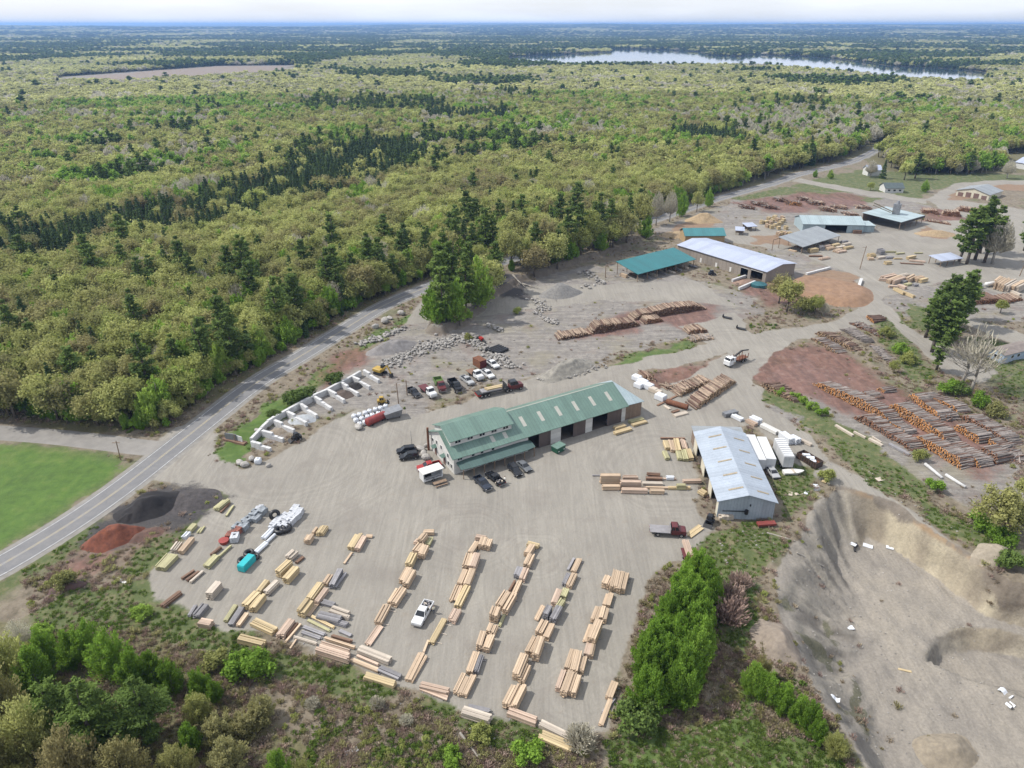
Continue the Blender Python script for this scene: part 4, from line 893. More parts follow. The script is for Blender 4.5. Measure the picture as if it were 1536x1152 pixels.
# weathered lean-to at the right end
mb = MB(); pierced(mb, ML + .02, 54.6, .1, .25, 4.1, []); mb.box(54.4, 54.6, .25, MW, -.3, 4.1); mb.build('lean_to_wall', M['barn_board'], store)
mb = MB(); vs = [(ML + .58, -.3, 4.42), (55.1, -.3, 4.15), (55.1, MW + .3, 4.15), (ML + .58, MW + .3, 4.42), (ML + .58, MW / 2, 8.1)]
mb.add(vs + [(x, y, z + .12) for x, y, z in vs], [(5, 6, 9), (6, 7, 9), (7, 8, 9), (0, 1, 6, 5), (1, 2, 7, 6), (2, 3, 8, 7), (4, 1, 0), (4, 2, 1), (4, 3, 2)]); mb.build('lean_to_roof', M['roof_pale'], store)

# steel warehouse at the pit edge
a = np.array([54.25, 119.2]); WL, WW, WE, WR = 27.2, 11.5, 4.3, 5.95
wh = empty('warehouse', (a[0], a[1], 0), R(87.2), 'pale blue steel warehouse with open bays facing the yard near the pit', 'building')
mb = MB(); pierced(mb, .2, WL - .2, 0, .2, WE, []); gable_end(mb, 0, .2, WW, WE, WR, []); gable_end(mb, WL - .2, WL, WW, WE, WR, []); mb.build('wall', M['siding_blue'], wh)
mb = MB(); pierced(mb, .2, WL - .2, WW - .2, WW, WE, [(1.6, 6.6, -.3, 3.5), (9.6, 14.6, -.3, 3.5), (18.2, 23.6, -.3, 3.5)]); mb.build('bay_wall', M['wall_cream'], wh)
wr = roof_gable(WL, WW, WE, WR, .45).build('roof', M['roof_grey'], wh); s = (WR - WE) / (WW / 2)
for k in range(5):
    for y0, y1, m in ((.9, 3.4, 1), (WW / 2 + .5, WW / 2 + 3.4, 0)):
        x = 1.9 + k * 5.3 + (0 if m else .5); z = lambda y: WE + s * min(y, WW - y) + .26
        vs = [(x, y0, z(y0)), (x + .5, y0, z(y0)), (x + .5, y1, z(y1)), (x, y1, z(y1))]
        MB().add([(p, q, r - .06) for p, q, r in vs] + vs, [(3, 2, 1, 0), (4, 5, 6, 7), (0, 1, 5, 4), (1, 2, 6, 5), (2, 3, 7, 6), (3, 0, 4, 7)]).build('skylight_strip', M['skylight_tan'], wr)
mb = MB(); mb.box(WL + .02, WL + 3.4, 0, .2, -.3, 3.9); mb.box(WL + .02, WL + 3.4, WW - .2, WW, -.3, 3.9); mb.box(WL + 3.2, WL + 3.4, .2, WW - .2, -.3, 3.9); mb.build('lean_to_wall', M['barn_board'], wh)
mb = MB(); mb.box(WL + .5, WL + 3.8, -.3, WW + .3, 3.95, 4.1); mb.build('lean_to_roof', M['roof_dull'], wh)
f = MB(); f.box(.2, WL + 3.2, .2, WW - .2, -.1, .05); f.build('slab', M['floor_dirt'], wh)
MB().bar((-.25, 10.6, 1.9), (-.25, 5.8, 1.95), .14).tube((-.35, 5.7, 1.4), (-.35, 5.7, 2.3), .4).build('wall_crane', M['black_plastic'], wh)
MB().box(-.22, -.02, 4.9, 5.15, 3.2, 3.6).build('wall_lamp', M['black_plastic'], wh)

def z8(x, y): return (880 + x / 4.518, 300 + y / 4.518)
def za(x, y): return (1110 + x / 5.486, 260 + y / 5.486)
def zb(x, y): return (1290 + x / 6.228, 220 + y / 6.228)
def zc(x, y): return (1290 + x / 6.228, 370 + y / 6.228)
def zd(x, y): return (1256 + x / 5.486, 520 + y / 5.486)
a, ang, L, W_ = frame(z8(620, 306), z8(1220, 487), 4.6, z8(1420, 432))
long_shed = gable_house('planer_shed', 'long tan walled shed with bright bluish white roof and two dark doorways', a, ang, L, max(12, W_), 4.6, 6.0, M['wall_tan'], M['roof_white'], [(L - 12.2, L - 8.6, -.3, 3.3), (L - 7.2, L - 1.6, -.3, 3.6)])
for x in (L - 12.3, L - 7.3):
    MB().box(x, x + (3.8 if x < L - 8 else 5.8), -.05, -.002, 3.62 if x > L - 8 else 3.32, 3.8 if x > L - 8 else 3.5).build('door_header', M['trim_white'], long_shed)
for x in (L * .28, L * .46, L * .62): MB().box(x, x + .9, -.06, -.004, .05, 2.05).build('entry_door', M['white_paint'], long_shed)
a, ang, L, W_ = frame(z8(670, 242), z8(938, 240), 4.0)
gable_house('small_shed', 'tan shed with blue green metal roof behind the bluish white roofed shed', a, ang, L, 10, 4.0, 6.2, M['wall_osb'], M['roof_teal2'])
a, ang, L, W_ = frame(za(522, 416), za(1022, 426), 4.0)
lb = gable_house('sawmill_shed', 'pale blue metal shed with a wide dark doorway near the log yard', a, ang, L, 15, 4.0, 6.4, M['siding_blue_x'], M['roof_pale'], [(L * .37, L * .73, -.3, 3.5)])
mb = MB(); mb.box(L + .02, L + 6, 2, 11, -.3, 3.2); mb.build('annex', M['siding_blue_x'], lb); mb = MB(); mb.box(L + .6, L + 6.4, 1.6, 11.4, 3.22, 3.4); mb.build('annex_roof', M['roof_pale'], lb)
MB().rbox((L * .9, -.8), 4.0, 1.2, 1.6, 0, .0).build('lumber_rack', M['wood_brown'], lb)
def open_shed(name, label, pa, pb, hf, hb, W, roof, posts=5, beam=0.0, back=False, fascia=None):
    a, ang, L, _ = frame(pa, pb, hf); root = empty(name, (a[0], a[1], 0), ang, label, 'shed'); s = (hb - hf) / W; mb = MB()
    vs = [(-.4, -.4, hf - .4 * s), (L + .4, -.4, hf - .4 * s), (L + .4, W + .4, hb + .4 * s), (-.4, W + .4, hb + .4 * s)]
    mb.add(vs + [(x, y, z + .16) for x, y, z in vs], [(3, 2, 1, 0), (4, 5, 6, 7), (0, 1, 5, 4), (1, 2, 6, 5), (2, 3, 7, 6), (3, 0, 4, 7)]); mb.build('roof', roof, root)
    for x in np.linspace(.2, L - .2, posts):
        for y, h in ((.2, hf), (W - .2, hb)): MB().bar((x, y, -.2), (x, y, h - .02), .22).build('post', M['wood_barn'], root)
    mb = MB(); mb.box(-beam, L, .08, .32, hf - .35, hf - .05) if beam == 0 else None
    mb.box(-beam, L, W - .32, W - .08, hb - .4, hb - .1)
    if beam: mb.box(-beam, -beam + .25, W - .31, W - .09, -.2, hb - .42)
    mb.build('beam', M['wood_barn'], root)
    if back: MB().box(.3, L - .3, W - .12, W - .02, -.2, hb - .45).build('back_wall', M['barn_board'], root)
    return root, L, ang, a
gs, gsL, gsA, gsO = open_shed('open_shed', 'open lumber shed on posts with dark teal roof', z8(347, 502), z8(733, 402), 3.3, 5.3, 12, M['roof_teal'], 7, 6.5)
os_, osL, osA, osO = open_shed('open_shed', 'open post shed with a dull grey roof beside small lumber packs', za(515, 606), za(822, 512), 3.2, 5.0, 12, M['roof_dull'], 5, 5.0)
sm, smL, smA, smO = open_shed('saw_house', 'grey metal roofed saw house with a dusty cyclone tower on top', za(1325, 402), za(1512, 348), 4.2, 5.0, 20, M['roof_pale'], 5, 0, True)
MB().box(-.4, smL + .4, -.62, -.45, 3.2, 4.3).build('fascia', M['black_plastic'], sm)
mb = MB(); mb.rbox((smL * .55, 9.5), 3.2, 3.2, 5.0, .3, 4.9); mb.tube((smL * .55, 9.5, 9.9), (smL * .55, 9.5, 11.4), 1.0, .6, 12); cyc = mb.build('cyclone_tower', M['steel_grey'], sm)
MB().bar((smL * .45, 10, 6.0), (smL * .1, 17, 10.5), .5).bar((smL * .35, 10, 6.0), (smL * .0, 16, 9.8), .4).build('conveyor', M['skylight_tan'], sm)
a, ang, L, W_ = frame(zb(1210, 452), zb(1332, 412), 3.2); gW = float(np.linalg.norm(G(*zb(920, 402), 3.2) - a))
gr = gable_house('garage', 'cream garage with four brown roll doors and grey roof near the lawn', a, ang, max(L, 14), gW, 3.2, 5.6, M['wall_cream'], M['roof_dull'])
for k, h in enumerate((2.3, 2.9, 2.9, 2.3)):
    y = gW * (.06 + .24 * k); MB().box(-.08, -.01, y, y + gW * .16, .05, h).build('roll_door', M['door_red'], gr)
a, ang, L, W_ = frame(zb(240, 386), zb(412, 387), 2.9)
ho = gable_house('cottage', 'small grey house with dark shingle roof on the lawn edge', a, ang, L, 8, 2.9, 5.2, M['trim_white'], M['roof_shingle'])
for x in (L * .15, L * .45, L * .75): window(ho, x, x + 1.4, 1.0, 2.0, 0)
a, ang, L, W_ = frame(zd(1378, 74), zd(1640, 10), 2.6)
mh = gable_house('mobile_home', 'pale blue mobile home with brownish roof at the right edge', a, ang, L, 5.2, 2.6, 3.4, M['siding_sky'], M['roof_brown'], oh=.25)
for x in (3.4, 6.2, 11, 15): window(mh, x, x + 1.1, 1.1, 2.0, 0)
window(mh, 1.8, 3.0, 1.1, 2.0, 0, axis='y')
a, ang, L, W_ = frame((1303, 255), (1316, 255), 4); gable_house('farmhouse', 'tiny white house among trees left of the lawn', a, ang, 9, 8, 4, 6.5, M['trim_white'], M['roof_white'])
a, ang, L, W_ = frame((1524, 243), (1580, 252), 4); gable_house('barn', 'white roofed building among trees at the upper right edge', a, ang, L, 14, 4, 6.8, M['trim_white'], M['roof_white'])
open_shed('open_shed', 'low white roofed open shed behind the tall dark pines', zc(762, 135), zc(955, 108), 2.7, 3.3, 6, M['roof_white'], 4)
for zx, lab in ((8, 'white roofed machine shelter left one of a pair near the cube lumber'), (62, 'white roofed machine shelter right one of a pair near the cube lumber')):
    r_, L_, A_2, O_ = open_shed('machine_shelter', lab, za(zx - (40 if zx < 20 else 0), 470 if zx < 20 else 440), za(zx + (24 if zx < 20 else 75), 474 if zx < 20 else 436), 2.2, 2.7, 5, M['roof_white'], 3, 0, True)

for root, L_, n_, seed_ in ((gs, gsL, 16, 4), (os_, osL, 9, 5)):   # boards stored under the two open sheds
    q_ = np.random.RandomState(seed_); ca, sa = math.cos(root.rotation_euler.z), math.sin(root.rotation_euler.z)
    for i in range(n_):
        x, y = (i + .5) * (L_ + 2) / n_ - 1, q_.uniform(.4, 2.2) if i % 2 else q_.uniform(4, 8); w_, h_ = q_.uniform(.9, 1.3), q_.uniform(.4, 1.3); mb = MB()
        for k in range(max(2, int(h_ / .25))):
            for j in range(4): mb.box(-w_ / 2 + j * w_ / 4 + .01, -w_ / 2 + (j + 1) * w_ / 4 - .01, -1.8 + q_.uniform(-.2, .2), 1.8 + q_.uniform(-.2, .2), k * .25, k * .25 + .23)
        o = mb.build('shed_stack', M[['wood_fresh', 'wood_pale', 'wood_brown', 'wood_grey'][i % 4]], None, (root.location.x + x * ca - y * sa, root.location.y + x * sa + y * ca, .02), root.rotation_euler.z)
        tag(o, 'board stack stored under the %s open shed roof' % ('dark teal' if root is gs else 'dull grey'), 'lumber stack', 'board stacks under the %s roof' % ('teal' if root is gs else 'grey'))
# ------------------------------------------------------------------ lumber
WM = {'f': ('wood_fresh', 'tan'), 'p': ('wood_pink', 'pinkish tan'), 'y': ('wood_yellow', 'yellow'), 'l': ('wood_pale', 'pale'), 'g': ('wood_grey', 'weathered grey'), 'b': ('wood_brown', 'brown'), 'n': ('wood_green', 'greenish'), 'w': ('plastic_white', 'white wrapped')}
rl = np.random.RandomState(77)
def stack_mb(L, w, h, loose=False):
    mb = MB(); nsub = 2 if 1.45 <= w < 2 else (3 if w >= 2 else 1); sw = w / nsub
    for s_ in range(nsub):
        y0 = -w / 2 + s_ * sw; hh = h * (1 if nsub == 1 else rl.uniform(.78, 1.0)); LL = L * (1 if nsub == 1 else rl.uniform(.86, 1.0)); sx = rl.uniform(-.5, .5) * (L - LL)
        th = .15 if h < 1 else .19; n = max(1, int(round(hh / th))); th = hh / n; nb = max(1, int(round(sw / rl.uniform(.22, .36)))); bw = (sw - (.06 if nsub > 1 else 0)) / nb
        for k in range(n):
            top = k == n - 1; kk = rl.uniform(.02, .1) if k % 3 else 0
            for j in range(nb):
                if top and n > 2 and rl.uniform() < .16: continue
                dl = abs(rl.normal()) * .08 + kk; dx = rl.normal() * .05; jj = rl.normal() * .012
                zt = k * th + th * (.93 if not top else rl.uniform(.8, 1.0))
                mb.box(sx - LL / 2 + dl + dx, sx + LL / 2 - dl + dx, y0 + j * bw + .008 + jj, y0 + (j + 1) * bw - .012 + jj, k * th, zt)
    return mb
STK = []
def stacks(row, fn, rows):
    for s_ in rows.strip().split('\n'):
        p = s_.split(); x1, y1, x2, y2, w, h = map(float, p[:6]); m = p[6] if len(p) > 6 else 'f'; fl = p[7] if len(p) > 7 else ''
        STK.append((row, fn, x1, y1, x2, y2, w, h, m, fl))
def zt(x0, y0, k=5.486): return lambda x, y: (x0 + x / k, y0 + y / k)
z200, z400, z320, z560, z565, z740, z745 = zt(200, 730), zt(400, 760), zt(320, 880), zt(560, 780), zt(560, 900), zt(740, 800), zt(740, 940)
RC = 'the row just left of the white pickup'
stacks(RC, z560, '''415 88 497 88 .9 .8
385 155 425 105 1.2 1.6
340 183 370 152 .6 .5 p
443 195 470 140 1 .6 n
345 248 392 188 1.2 1.2
393 277 428 203 1.2 1.2
288 352 330 268 1.2 1.4 y
235 485 288 388 1.1 1.0
264 512 322 410 1.1 1.3
122 672 190 562 .4 .5
165 670 242 557 1.2 1.1
38 825 110 692 1.2 1.0 f s''')
stacks(RC, z400, '835 1122 930 985 1.1 .25 p')
RD = 'the row just right of the white pickup'
stacks(RD, z560, '''845 125 925 140 .8 .9 p
890 200 912 140 1.2 1.3
937 210 960 152 .9 1.2
800 257 853 178 1.0 .7
760 367 790 275 1.2 1.2
815 370 850 272 1.2 1.4 p
710 510 755 407 .9 .8
768 517 815 400 1.1 1.0
650 660 705 530 1.3 .4
695 690 770 540 1.2 .8 y
640 820 688 727 1.4 .8 p
482 995 580 818 .9 .5 y s
415 1078 450 987 .35 .4''')
stacks(RD, z565, '''290 640 390 442 1.0 .6 f
322 655 430 467 .4 .4''')
RE = 'the second row right of the white pickup'
stacks(RE, z560, '''1270 182 1360 205 .9 .7 y
1265 262 1305 197 1.2 1.2
1262 357 1300 277 1.2 1.1
1180 450 1208 382 1.1 .9 g
1222 477 1258 392 1 .9 p
1120 575 1165 497 .4 .5 b
1150 612 1203 497 .8 1.1
1035 690 1100 588 1.2 1.3
1085 730 1158 602 .9 1.2
985 772 1012 702 1.4 2.0
1040 862 1075 777 .5 .4 n
958 920 990 847 1.5 1.1
870 1022 903 917 .9 1.3
925 1042 968 942 1.1 1.2''')
stacks(RE, z565, '''790 577 845 427 1 .9
845 572 885 452 .8 .8 g
690 747 760 602 1.3 .9
750 767 823 617 .8 .7''')
RF = 'the third row right of the white pickup'
stacks(RF, z740, '''660 302 705 207 1.0 .5
615 292 663 202 .45 .4 g
580 407 618 327 .7 .7 g
622 422 668 327 1.0 .8
500 562 543 457 1.0 1.0 p
573 512 600 450 1.0 .9 n
530 602 573 537 .9 .9 n
355 702 408 597 .8 .25
428 655 463 592 .9 1.8 g
490 692 543 597 1.1 1.3 g
375 802 423 712 1.2 1.1
432 842 478 742 1.0 1.0
305 972 372 842 1.9 1.4
348 982 393 852 1.0 1.8''')
stacks(RF, z745, '''190 380 255 222 1.2 1.5
237 432 290 312 .7 1.0
132 622 213 462 2.1 1.5''')
RG = 'the row nearest the bright green trees'
stacks(RG, z740, '''920 407 948 347 1.2 1.3
985 432 1018 292 1.3 1.5
1048 452 1082 312 1.4 1.4
1095 367 1110 327 .5 1.0
907 572 935 492 .45 .5
940 582 968 492 .9 .6
830 702 873 592 1.3 1.1
900 692 925 602 1.2 1.2
760 882 808 752 .9 .3
810 852 868 712 1.2 2.0
768 987 790 902 .9 1.0 p
800 992 820 907 .8 1.0''')
stacks(RG, z745, '''612 327 658 187 1.0 1.0
663 347 700 197 1.1 1.2
718 352 748 242 .9 .9
530 492 578 357 .7 1.0 p
580 527 640 367 1.0 1.1
640 522 690 372 1.4 1.5''')
stacks('the short row along the green tree clump', z745, '''952 572 1000 452 1.0 .8
890 790 963 597 .7 .4
905 700 990 590 .5 .35 g''')
RB = 'the second row left of the white pickup'
stacks(RB, z400, '''690 322 755 217 1.4 1.1 y
745 337 798 242 1.0 .9 p
818 235 868 237 .7 .4
640 460 698 377 .4 .2
480 622 523 557 1.0 .8
535 632 600 512 1.0 1.1 g
570 652 648 542 .4 .4 g
355 742 438 627 1.2 1.2 y
410 772 488 667 .8 .9 p
275 852 348 757 1.4 1.6 y
340 892 408 802 .7 .2''')
stacks('the untidy heap of crosswise boards by the grass', z400, '''460 775 550 800 1.0 .5 g
530 825 680 878 1.3 .9 l
420 872 600 915 1.5 .9 g
560 932 660 960 1.0 .5 g
375 900 545 985 .5 .25 y
345 930 510 1012 .5 .25 n
310 985 470 1045 .6 .3 g
295 1025 440 1075 .6 .3 g
230 1068 403 1120 .4 .4 l''')
RX = 'the line of crosswise stacks along the bottom grass edge'
stacks(RX, z320, '''872 472 1118 548 1.8 1.3 p
930 417 1150 487 .4 .6
980 397 1132 440 .5 .5 b
1210 502 1440 592 1.2 .8 l
1190 562 1350 630 .4 .4 p
1140 592 1350 677 .7 .4
1372 662 1530 730 1.0 .6 g
1260 722 1480 790 1.0 .8 y
320 270 500 352 1.4 .8 y
215 402 410 450 1.3 1.1 y
1040 355 1130 395 .6 .3 g''')
stacks(RX, z565, '''400 690 608 740 1.0 .8 p
400 722 600 800 .7 .3 p
790 868 950 902 .8 .6 g
745 900 955 965 1.2 1.0 l''')
stacks(RX, z745, '''135 682 345 760 1.3 .9 p
400 788 690 930 1.0 .7 l
385 870 650 980 1.4 .7 y''')
RA = 'the long row right of the turquoise pallet'
stacks(RA, z400, '''325 267 358 217 1.3 1.3
375 212 410 165 .5 .8
430 212 475 147 1.5 1.0 y
172 405 235 347 1.3 1.2 l
240 455 298 407 .6 .4 b
95 525 185 442 1.2 1.6 y
155 582 238 492 1.2 1.4 y''')
stacks(RA, z200, '''1030 852 1098 767 .9 1.0 y
1092 857 1180 772 1.0 .9 l
918 962 1015 862 1.2 1.2 y
970 982 1058 872 1.3 1.5 y
760 1092 838 972 .7 .5 n
803 1122 888 992 .9 .6 g
862 1132 928 1042 .7 .6 f''')
stacks(RA, z320, '''545 382 640 257 1.3 1.2 p
600 392 678 292 .7 .5 b
600 442 713 307 .35 .4
632 502 680 430 .3 .2''')
RZ = 'the row along the grass by the dark soil heap'
stacks(RZ, z200, '''200 652 290 552 1.0 .9 n
240 657 338 557 1.1 .9 n
325 512 378 442 1.3 1.0 l
390 522 478 417 .9 .9 f
412 407 450 367 1.0 .8 w
455 352 503 302 1.0 .8 n
525 372 558 335 .35 .3 n
548 372 582 325 .35 .3 n
680 167 768 97 1.4 .9 n
720 202 788 132 .4 .35 b
765 232 820 152 .4 .35 n''')
RY = 'the scattered stacks left of the turquoise pallet'
stacks(RY, z200, '''600 642 678 562 1.2 .8 n
400 747 498 682 .5 .4 b
440 762 538 692 .5 .4 b
470 777 568 692 .5 .4 l
620 872 698 782 1.2 1.5 l
240 967 378 862 1.0 .6 b
460 1052 510 972 .6 .5 g
515 1052 590 962 1.2 .8 g
545 1100 640 1118 1.2 1.0 p
640 552 715 492 .5 .5 b
700 572 798 482 .4 .4 n''')
RK = 'the east to west group left of the steel warehouse'
z860 = zt(860, 660); z780 = zt(780, 540)
stacks(RK, z860, '''232 283 383 283 .9 2.2 f
245 372 380 372 .9 1.0 f
415 297 528 297 .9 1.0 p
397 335 553 338 .9 1.7 p
407 398 600 402 .9 1.0 p
577 347 728 350 .8 .7 l
582 380 775 384 .6 .5 f
637 408 743 410 .8 .9 f
612 270 712 277 .7 .6 b
603 306 725 309 .7 .6 b
768 298 828 300 .7 .8 w
742 314 843 316 .4 .3 p
790 384 955 384 .6 .6 y
852 365 925 365 .7 1.2 n
912 326 1048 322 .9 .8 p
1042 405 1090 432 1.2 .8 y
160 287 225 287 .3 .2 g''')
stacks('the two ranks by the back corner of the warehouse', z780, '''1217 717 1197 662 1.1 .8 y
1262 732 1240 657 1.1 .8
1305 734 1285 647 1.1 .9 y
1362 722 1338 645 1.3 .8 p
1215 802 1190 747 1.0 .7 n
1318 805 1300 742 1.0 .7 n
1365 807 1345 735 1.1 .8 n
1412 802 1385 730 1.0 .8 y
1168 637 1350 640 .4 .4 b''')
stacks('the pairs beside the brown barn boards of the store', z780, '''780 552 860 530 1.1 .6 y
785 592 905 557 1.1 .6 y
905 497 1008 472 1.1 .7 n
930 527 1035 497 1.1 .5 y''')
stacks('the spot between the warehouse and the parked maroon truck', z860, '950 782 1052 708 1.4 .2 y')
RU = 'the sorted group beside the dull grey open shed'
stacks(RU, za, '''575 618 635 610 2.0 1.8 y
655 595 692 592 1.6 2.0 g
695 592 738 582 1.6 1.2 p
720 612 770 600 1.6 1.0 f
760 582 815 570 1.6 1.2 y
780 630 832 615 1.6 1.0 f
800 600 862 590 1.6 1.2 l
845 575 905 565 1.6 1.0 l
860 605 925 592 1.6 1.1 y
800 640 868 628 1.6 .8 p
840 555 880 548 1.6 1.2 g
660 698 730 685 1.6 .7 p
572 672 672 672 1.4 .6 b''')
RV = 'the mixed line in the open yard left of the tall pines'
stacks(RV, za, '''1065 660 1110 655 2.2 1.6 y
1058 692 1105 692 1.6 1.0 f
1145 625 1185 618 2.2 2.2 g
1135 690 1190 682 1.2 .8 l
1198 685 1265 680 1.6 .8 g
1198 722 1245 718 1.6 1.4 y
1200 640 1280 640 .8 .6 n
1290 655 1350 650 .9 .6 n
1380 682 1440 670 1.4 1.4 y
1270 695 1330 695 1.0 .5 y
1400 710 1520 722 1.2 .6 p
1440 650 1500 650 1.0 .5 n
1330 735 1500 745 1.0 .3 b''')
RQ = 'the ranks left of the big dark pine clump'
stacks(RQ, zc, '''215 275 330 248 1.6 1.3 p
275 300 375 262 1.6 1.8 f
310 308 425 272 1.6 1.8 p
385 262 455 245 1.6 1.6 l
455 285 515 255 1.6 2.0 f
525 285 590 270 1.6 1.8 f
560 300 620 285 1.6 1.6 y
185 292 265 300 1.2 1.0 p
275 362 350 365 1.2 .8 p
330 375 420 420 1.3 1.2 y
425 415 510 450 1.3 1.2 y
365 350 430 372 1.2 1.1 p
395 315 440 300 1.6 1.0 g
430 345 480 335 1.6 .8 n
500 350 540 345 1.2 .8 g''')
RR = 'the tall block at the right edge beyond the white tanks'
stacks(RR, zc, '''1290 330 1355 285 1.8 3.0 f
1330 345 1410 290 1.8 2.8 f
1375 352 1470 300 1.8 2.8 l
1430 355 1530 305 1.8 2.6 f
1285 312 1330 275 1.8 2.4 f
1470 360 1580 310 1.8 2.6 l
1400 400 1500 440 1.0 .7 l''')
# packs of small cubes by the saw log yard
for x, y in ((182, 385), (215, 385), (252, 388), (285, 352), (240, 358), (265, 425), (292, 410), (320, 432), (342, 388), (360, 368), (382, 432), (352, 350), (292, 340), (228, 415), (325, 402), (320, 482), (350, 476), (375, 478), (410, 482), (435, 488), (270, 375), (310, 365)):
    STK.append(('the cluster of small cube packs behind the bluish white roofed shed', za, x - 13, y, x + 13, y - 3, 1.9, 1.9, 'y' if (x + y) % 3 else 'f', 'c'))
ORD = ['first', 'second', 'third', 'fourth', 'fifth', 'sixth', 'seventh', 'eighth', 'ninth', 'tenth', 'eleventh', 'twelfth', 'thirteenth', 'fourteenth', 'fifteenth', 'sixteenth', 'seventeenth', 'eighteenth', 'nineteenth', 'twentieth']
rows = {}
for s_ in STK: rows.setdefault(s_[0], []).append(s_)
PK = {}
for row, lst in rows.items():
    lst.sort(key=lambda s_: -np.hypot(*G(*s_[1]((s_[2] + s_[4]) / 2, (s_[3] + s_[5]) / 2))))
    for i, (rw, fn, x1, y1, x2, y2, w, h, m, fl) in enumerate(lst):
        z0 = hz(G(*fn((x1 + x2) / 2, (y1 + y2) / 2))); a = G(*fn(x1, y1), h + .12 + z0); b = G(*fn(x2, y2), h + .12 + z0); c_ = (a + b) / 2; L = float(np.linalg.norm(b - a)) * 1.14; ang = math.atan2(b[1] - a[1], b[0] - a[0])
        w *= 1.12 if w > .6 else 1.05
        if fl == 'c':
            lab = 'yellowish cube pack of short boards in the cluster behind the bluish white roofed shed'; root = empty('lumber_pack', (c_[0], c_[1], z0), ang + rl.normal() * .2, lab, 'lumber pack', 'small cube packs behind the bluish white roofed shed')
            k = i % 4
            if k not in PK: PK[k] = stack_mb(2.0, 1.9, 1.9).mesh('boards', M[WM[m][0]])
            link('boards', PK[k], root, (0, 0, .12)); MB().box(-.8, -.65, -1, 1, 0, .115).box(.65, .8, -1, 1, 0, .115).build('bearer', M['wood_grey'], root); continue
        look = WM[m][1]; ht = 'tall ' if h >= 1.5 else ('low ' if h <= .5 else ''); pre = '%s%s lumber stack' % (ht, look)
        tail = rw[4:] if rw.startswith('the ') else rw
        lab = '%s, %s from the far end of the %s' % (pre, ORD[i] if i < 20 else 'last', tail); lw = lab.split()
        if len(lw) > 16: lab = '%s, %s from far end, %s' % (pre, ORD[i] if i < 20 else 'last', tail); lw = lab.split()
        if len(lw) > 16: lab = '%s, %s from far end, %s' % (pre, ORD[i] if i < 20 else 'last', ' '.join(tail.split()[:16 - len(pre.split()) - 4]))
        root = empty('lumber_stack', (c_[0], c_[1], z0), ang, lab, 'lumber stack', 'lumber stacks in ' + rw)
        stack_mb(L, w, h).build('boards', M[WM[m][0]], root, (0, 0, .12))
        nbr = 3 if L > 4.5 else 2
        for q in range(nbr):
            x = L * (-.36 + .72 * q / (nbr - 1)); ext = (-w / 2 - 1.1, w / 2 + .1) if fl == 's' else (-w / 2 - .06 - (.35 if rl.uniform() < .25 else 0), w / 2 + .05)
            MB().box(x - .06, x + .06, ext[0], ext[1], -.05, .115).build('bearer', M['wood_pale' if fl == 's' else 'wood_grey'], root)

# ------------------------------------------------------------------ logs
LOGS = []   # (x,y,z, ang, L, r, bark, cut, label, group, weight)
rg = np.random.RandomState(99)
def pile(fa, fb, dfrom, dto, L, hmax, barks, cut, label, shape=.5, dia=.3, messy=.06, weight=1.0):
    a = np.array(GP(*fa)[:2]); b = np.array(GP(*fb)[:2]); d = G(*dto) - G(*dfrom); d /= np.linalg.norm(d); ax = b - a; n = max(2, int(np.linalg.norm(ax) / (dia * .93)))
    for i in range(n):
        t_ = (i + .5) / n; prof = min(1, min(t_, 1 - t_) / .13) ** .7 * (.86 + .14 * math.sin(i * .07 + a[0])); nl = max(1, int(round(1.05 * hmax * prof / (dia * .84))))
        for k in range(nl):
            r = dia / 2 * rg.uniform(.7, 1.18); p = a + ax * (t_ + (k % 2) * .5 / n) + d * (rg.normal() * .14 + (L * .5) + k * .05)
            LOGS.append((p[0], p[1], hz(p) + dia * .42 + k * dia * .83 + rg.uniform(0, .04), math.atan2(d[1], d[0]) + rg.normal() * messy, L * rg.uniform(.85, 1.08), r, barks[rg.randint(len(barks))], cut, label, label.replace('cut log', 'cut logs'), weight * (3 if k == nl - 1 else 1)))
M['cut_dark'] = mat('cut_dark', (.19, .10, .06), .85, .35, 2, island=.4)
dv = (zd(560, 575), zd(668, 560)); G3 = ('log_grey', 'log_grey', 'log_brown')
pile(zt(1110, 440)(590, 745), zd(440, 640), *dv, 4.2, 2.3, G3, 'cut_orange', 'grey barked orange ended cut log in the pile beside the dirt lane', weight=2)
pile(zd(120, 585), zd(610, 865), *dv, 4.2, 1.7, G3, 'cut_brown', 'grey barked cut log in the lowest brown ended pile beside the green ditch', weight=2.4)
pile(zd(600, 755), zd(1010, 1010), *dv, 4.2, 2.2, G3, 'cut_orange', 'grey barked orange ended cut log in the nearest pile at the yard corner', weight=3)
pile(zd(385, 500), zd(890, 800), *dv, 4.4, 2.5, G3, 'cut_orange', 'grey barked orange ended cut log in the tall middle pile of the red yard', weight=1.6)
pile(zd(850, 815), zd(1160, 1000), *dv, 4.4, 2.0, G3, 'cut_orange', 'grey barked orange ended cut log in the pile behind the yard corner pile', weight=2)
pile(zd(585, 410), zd(830, 620), *dv, 4.2, 2.0, G3, 'cut_orange', 'grey barked cut log in the short pile behind the tall middle pile')
pile(zd(940, 670), zd(1150, 800), *dv, 4.4, 2.0, G3, 'cut_orange', 'grey barked cut log in the pile right of the tall middle pile')
pile(zd(1150, 860), zd(1300, 970), *dv, 4.6, 2.2, G3, 'cut_brown', 'grey barked cut log in the rightmost brown ended front pile')
pile(zd(640, 400), zd(990, 560), *dv, 4.2, 1.8, G3, 'cut_orange', 'grey barked cut log in the back pile of the red yard')
pile(zd(1000, 580), zd(1400, 830), *dv, 4.6, 2.0, G3, 'cut_brown', 'grey barked cut log in the long back pile along the bushes')
pile(zd(1330, 860), zd(1420, 960), *dv, 4.8, 1.0, G3, 'cut_brown', 'grey cut log in the sprawl at the far right of the log yard', messy=.35)
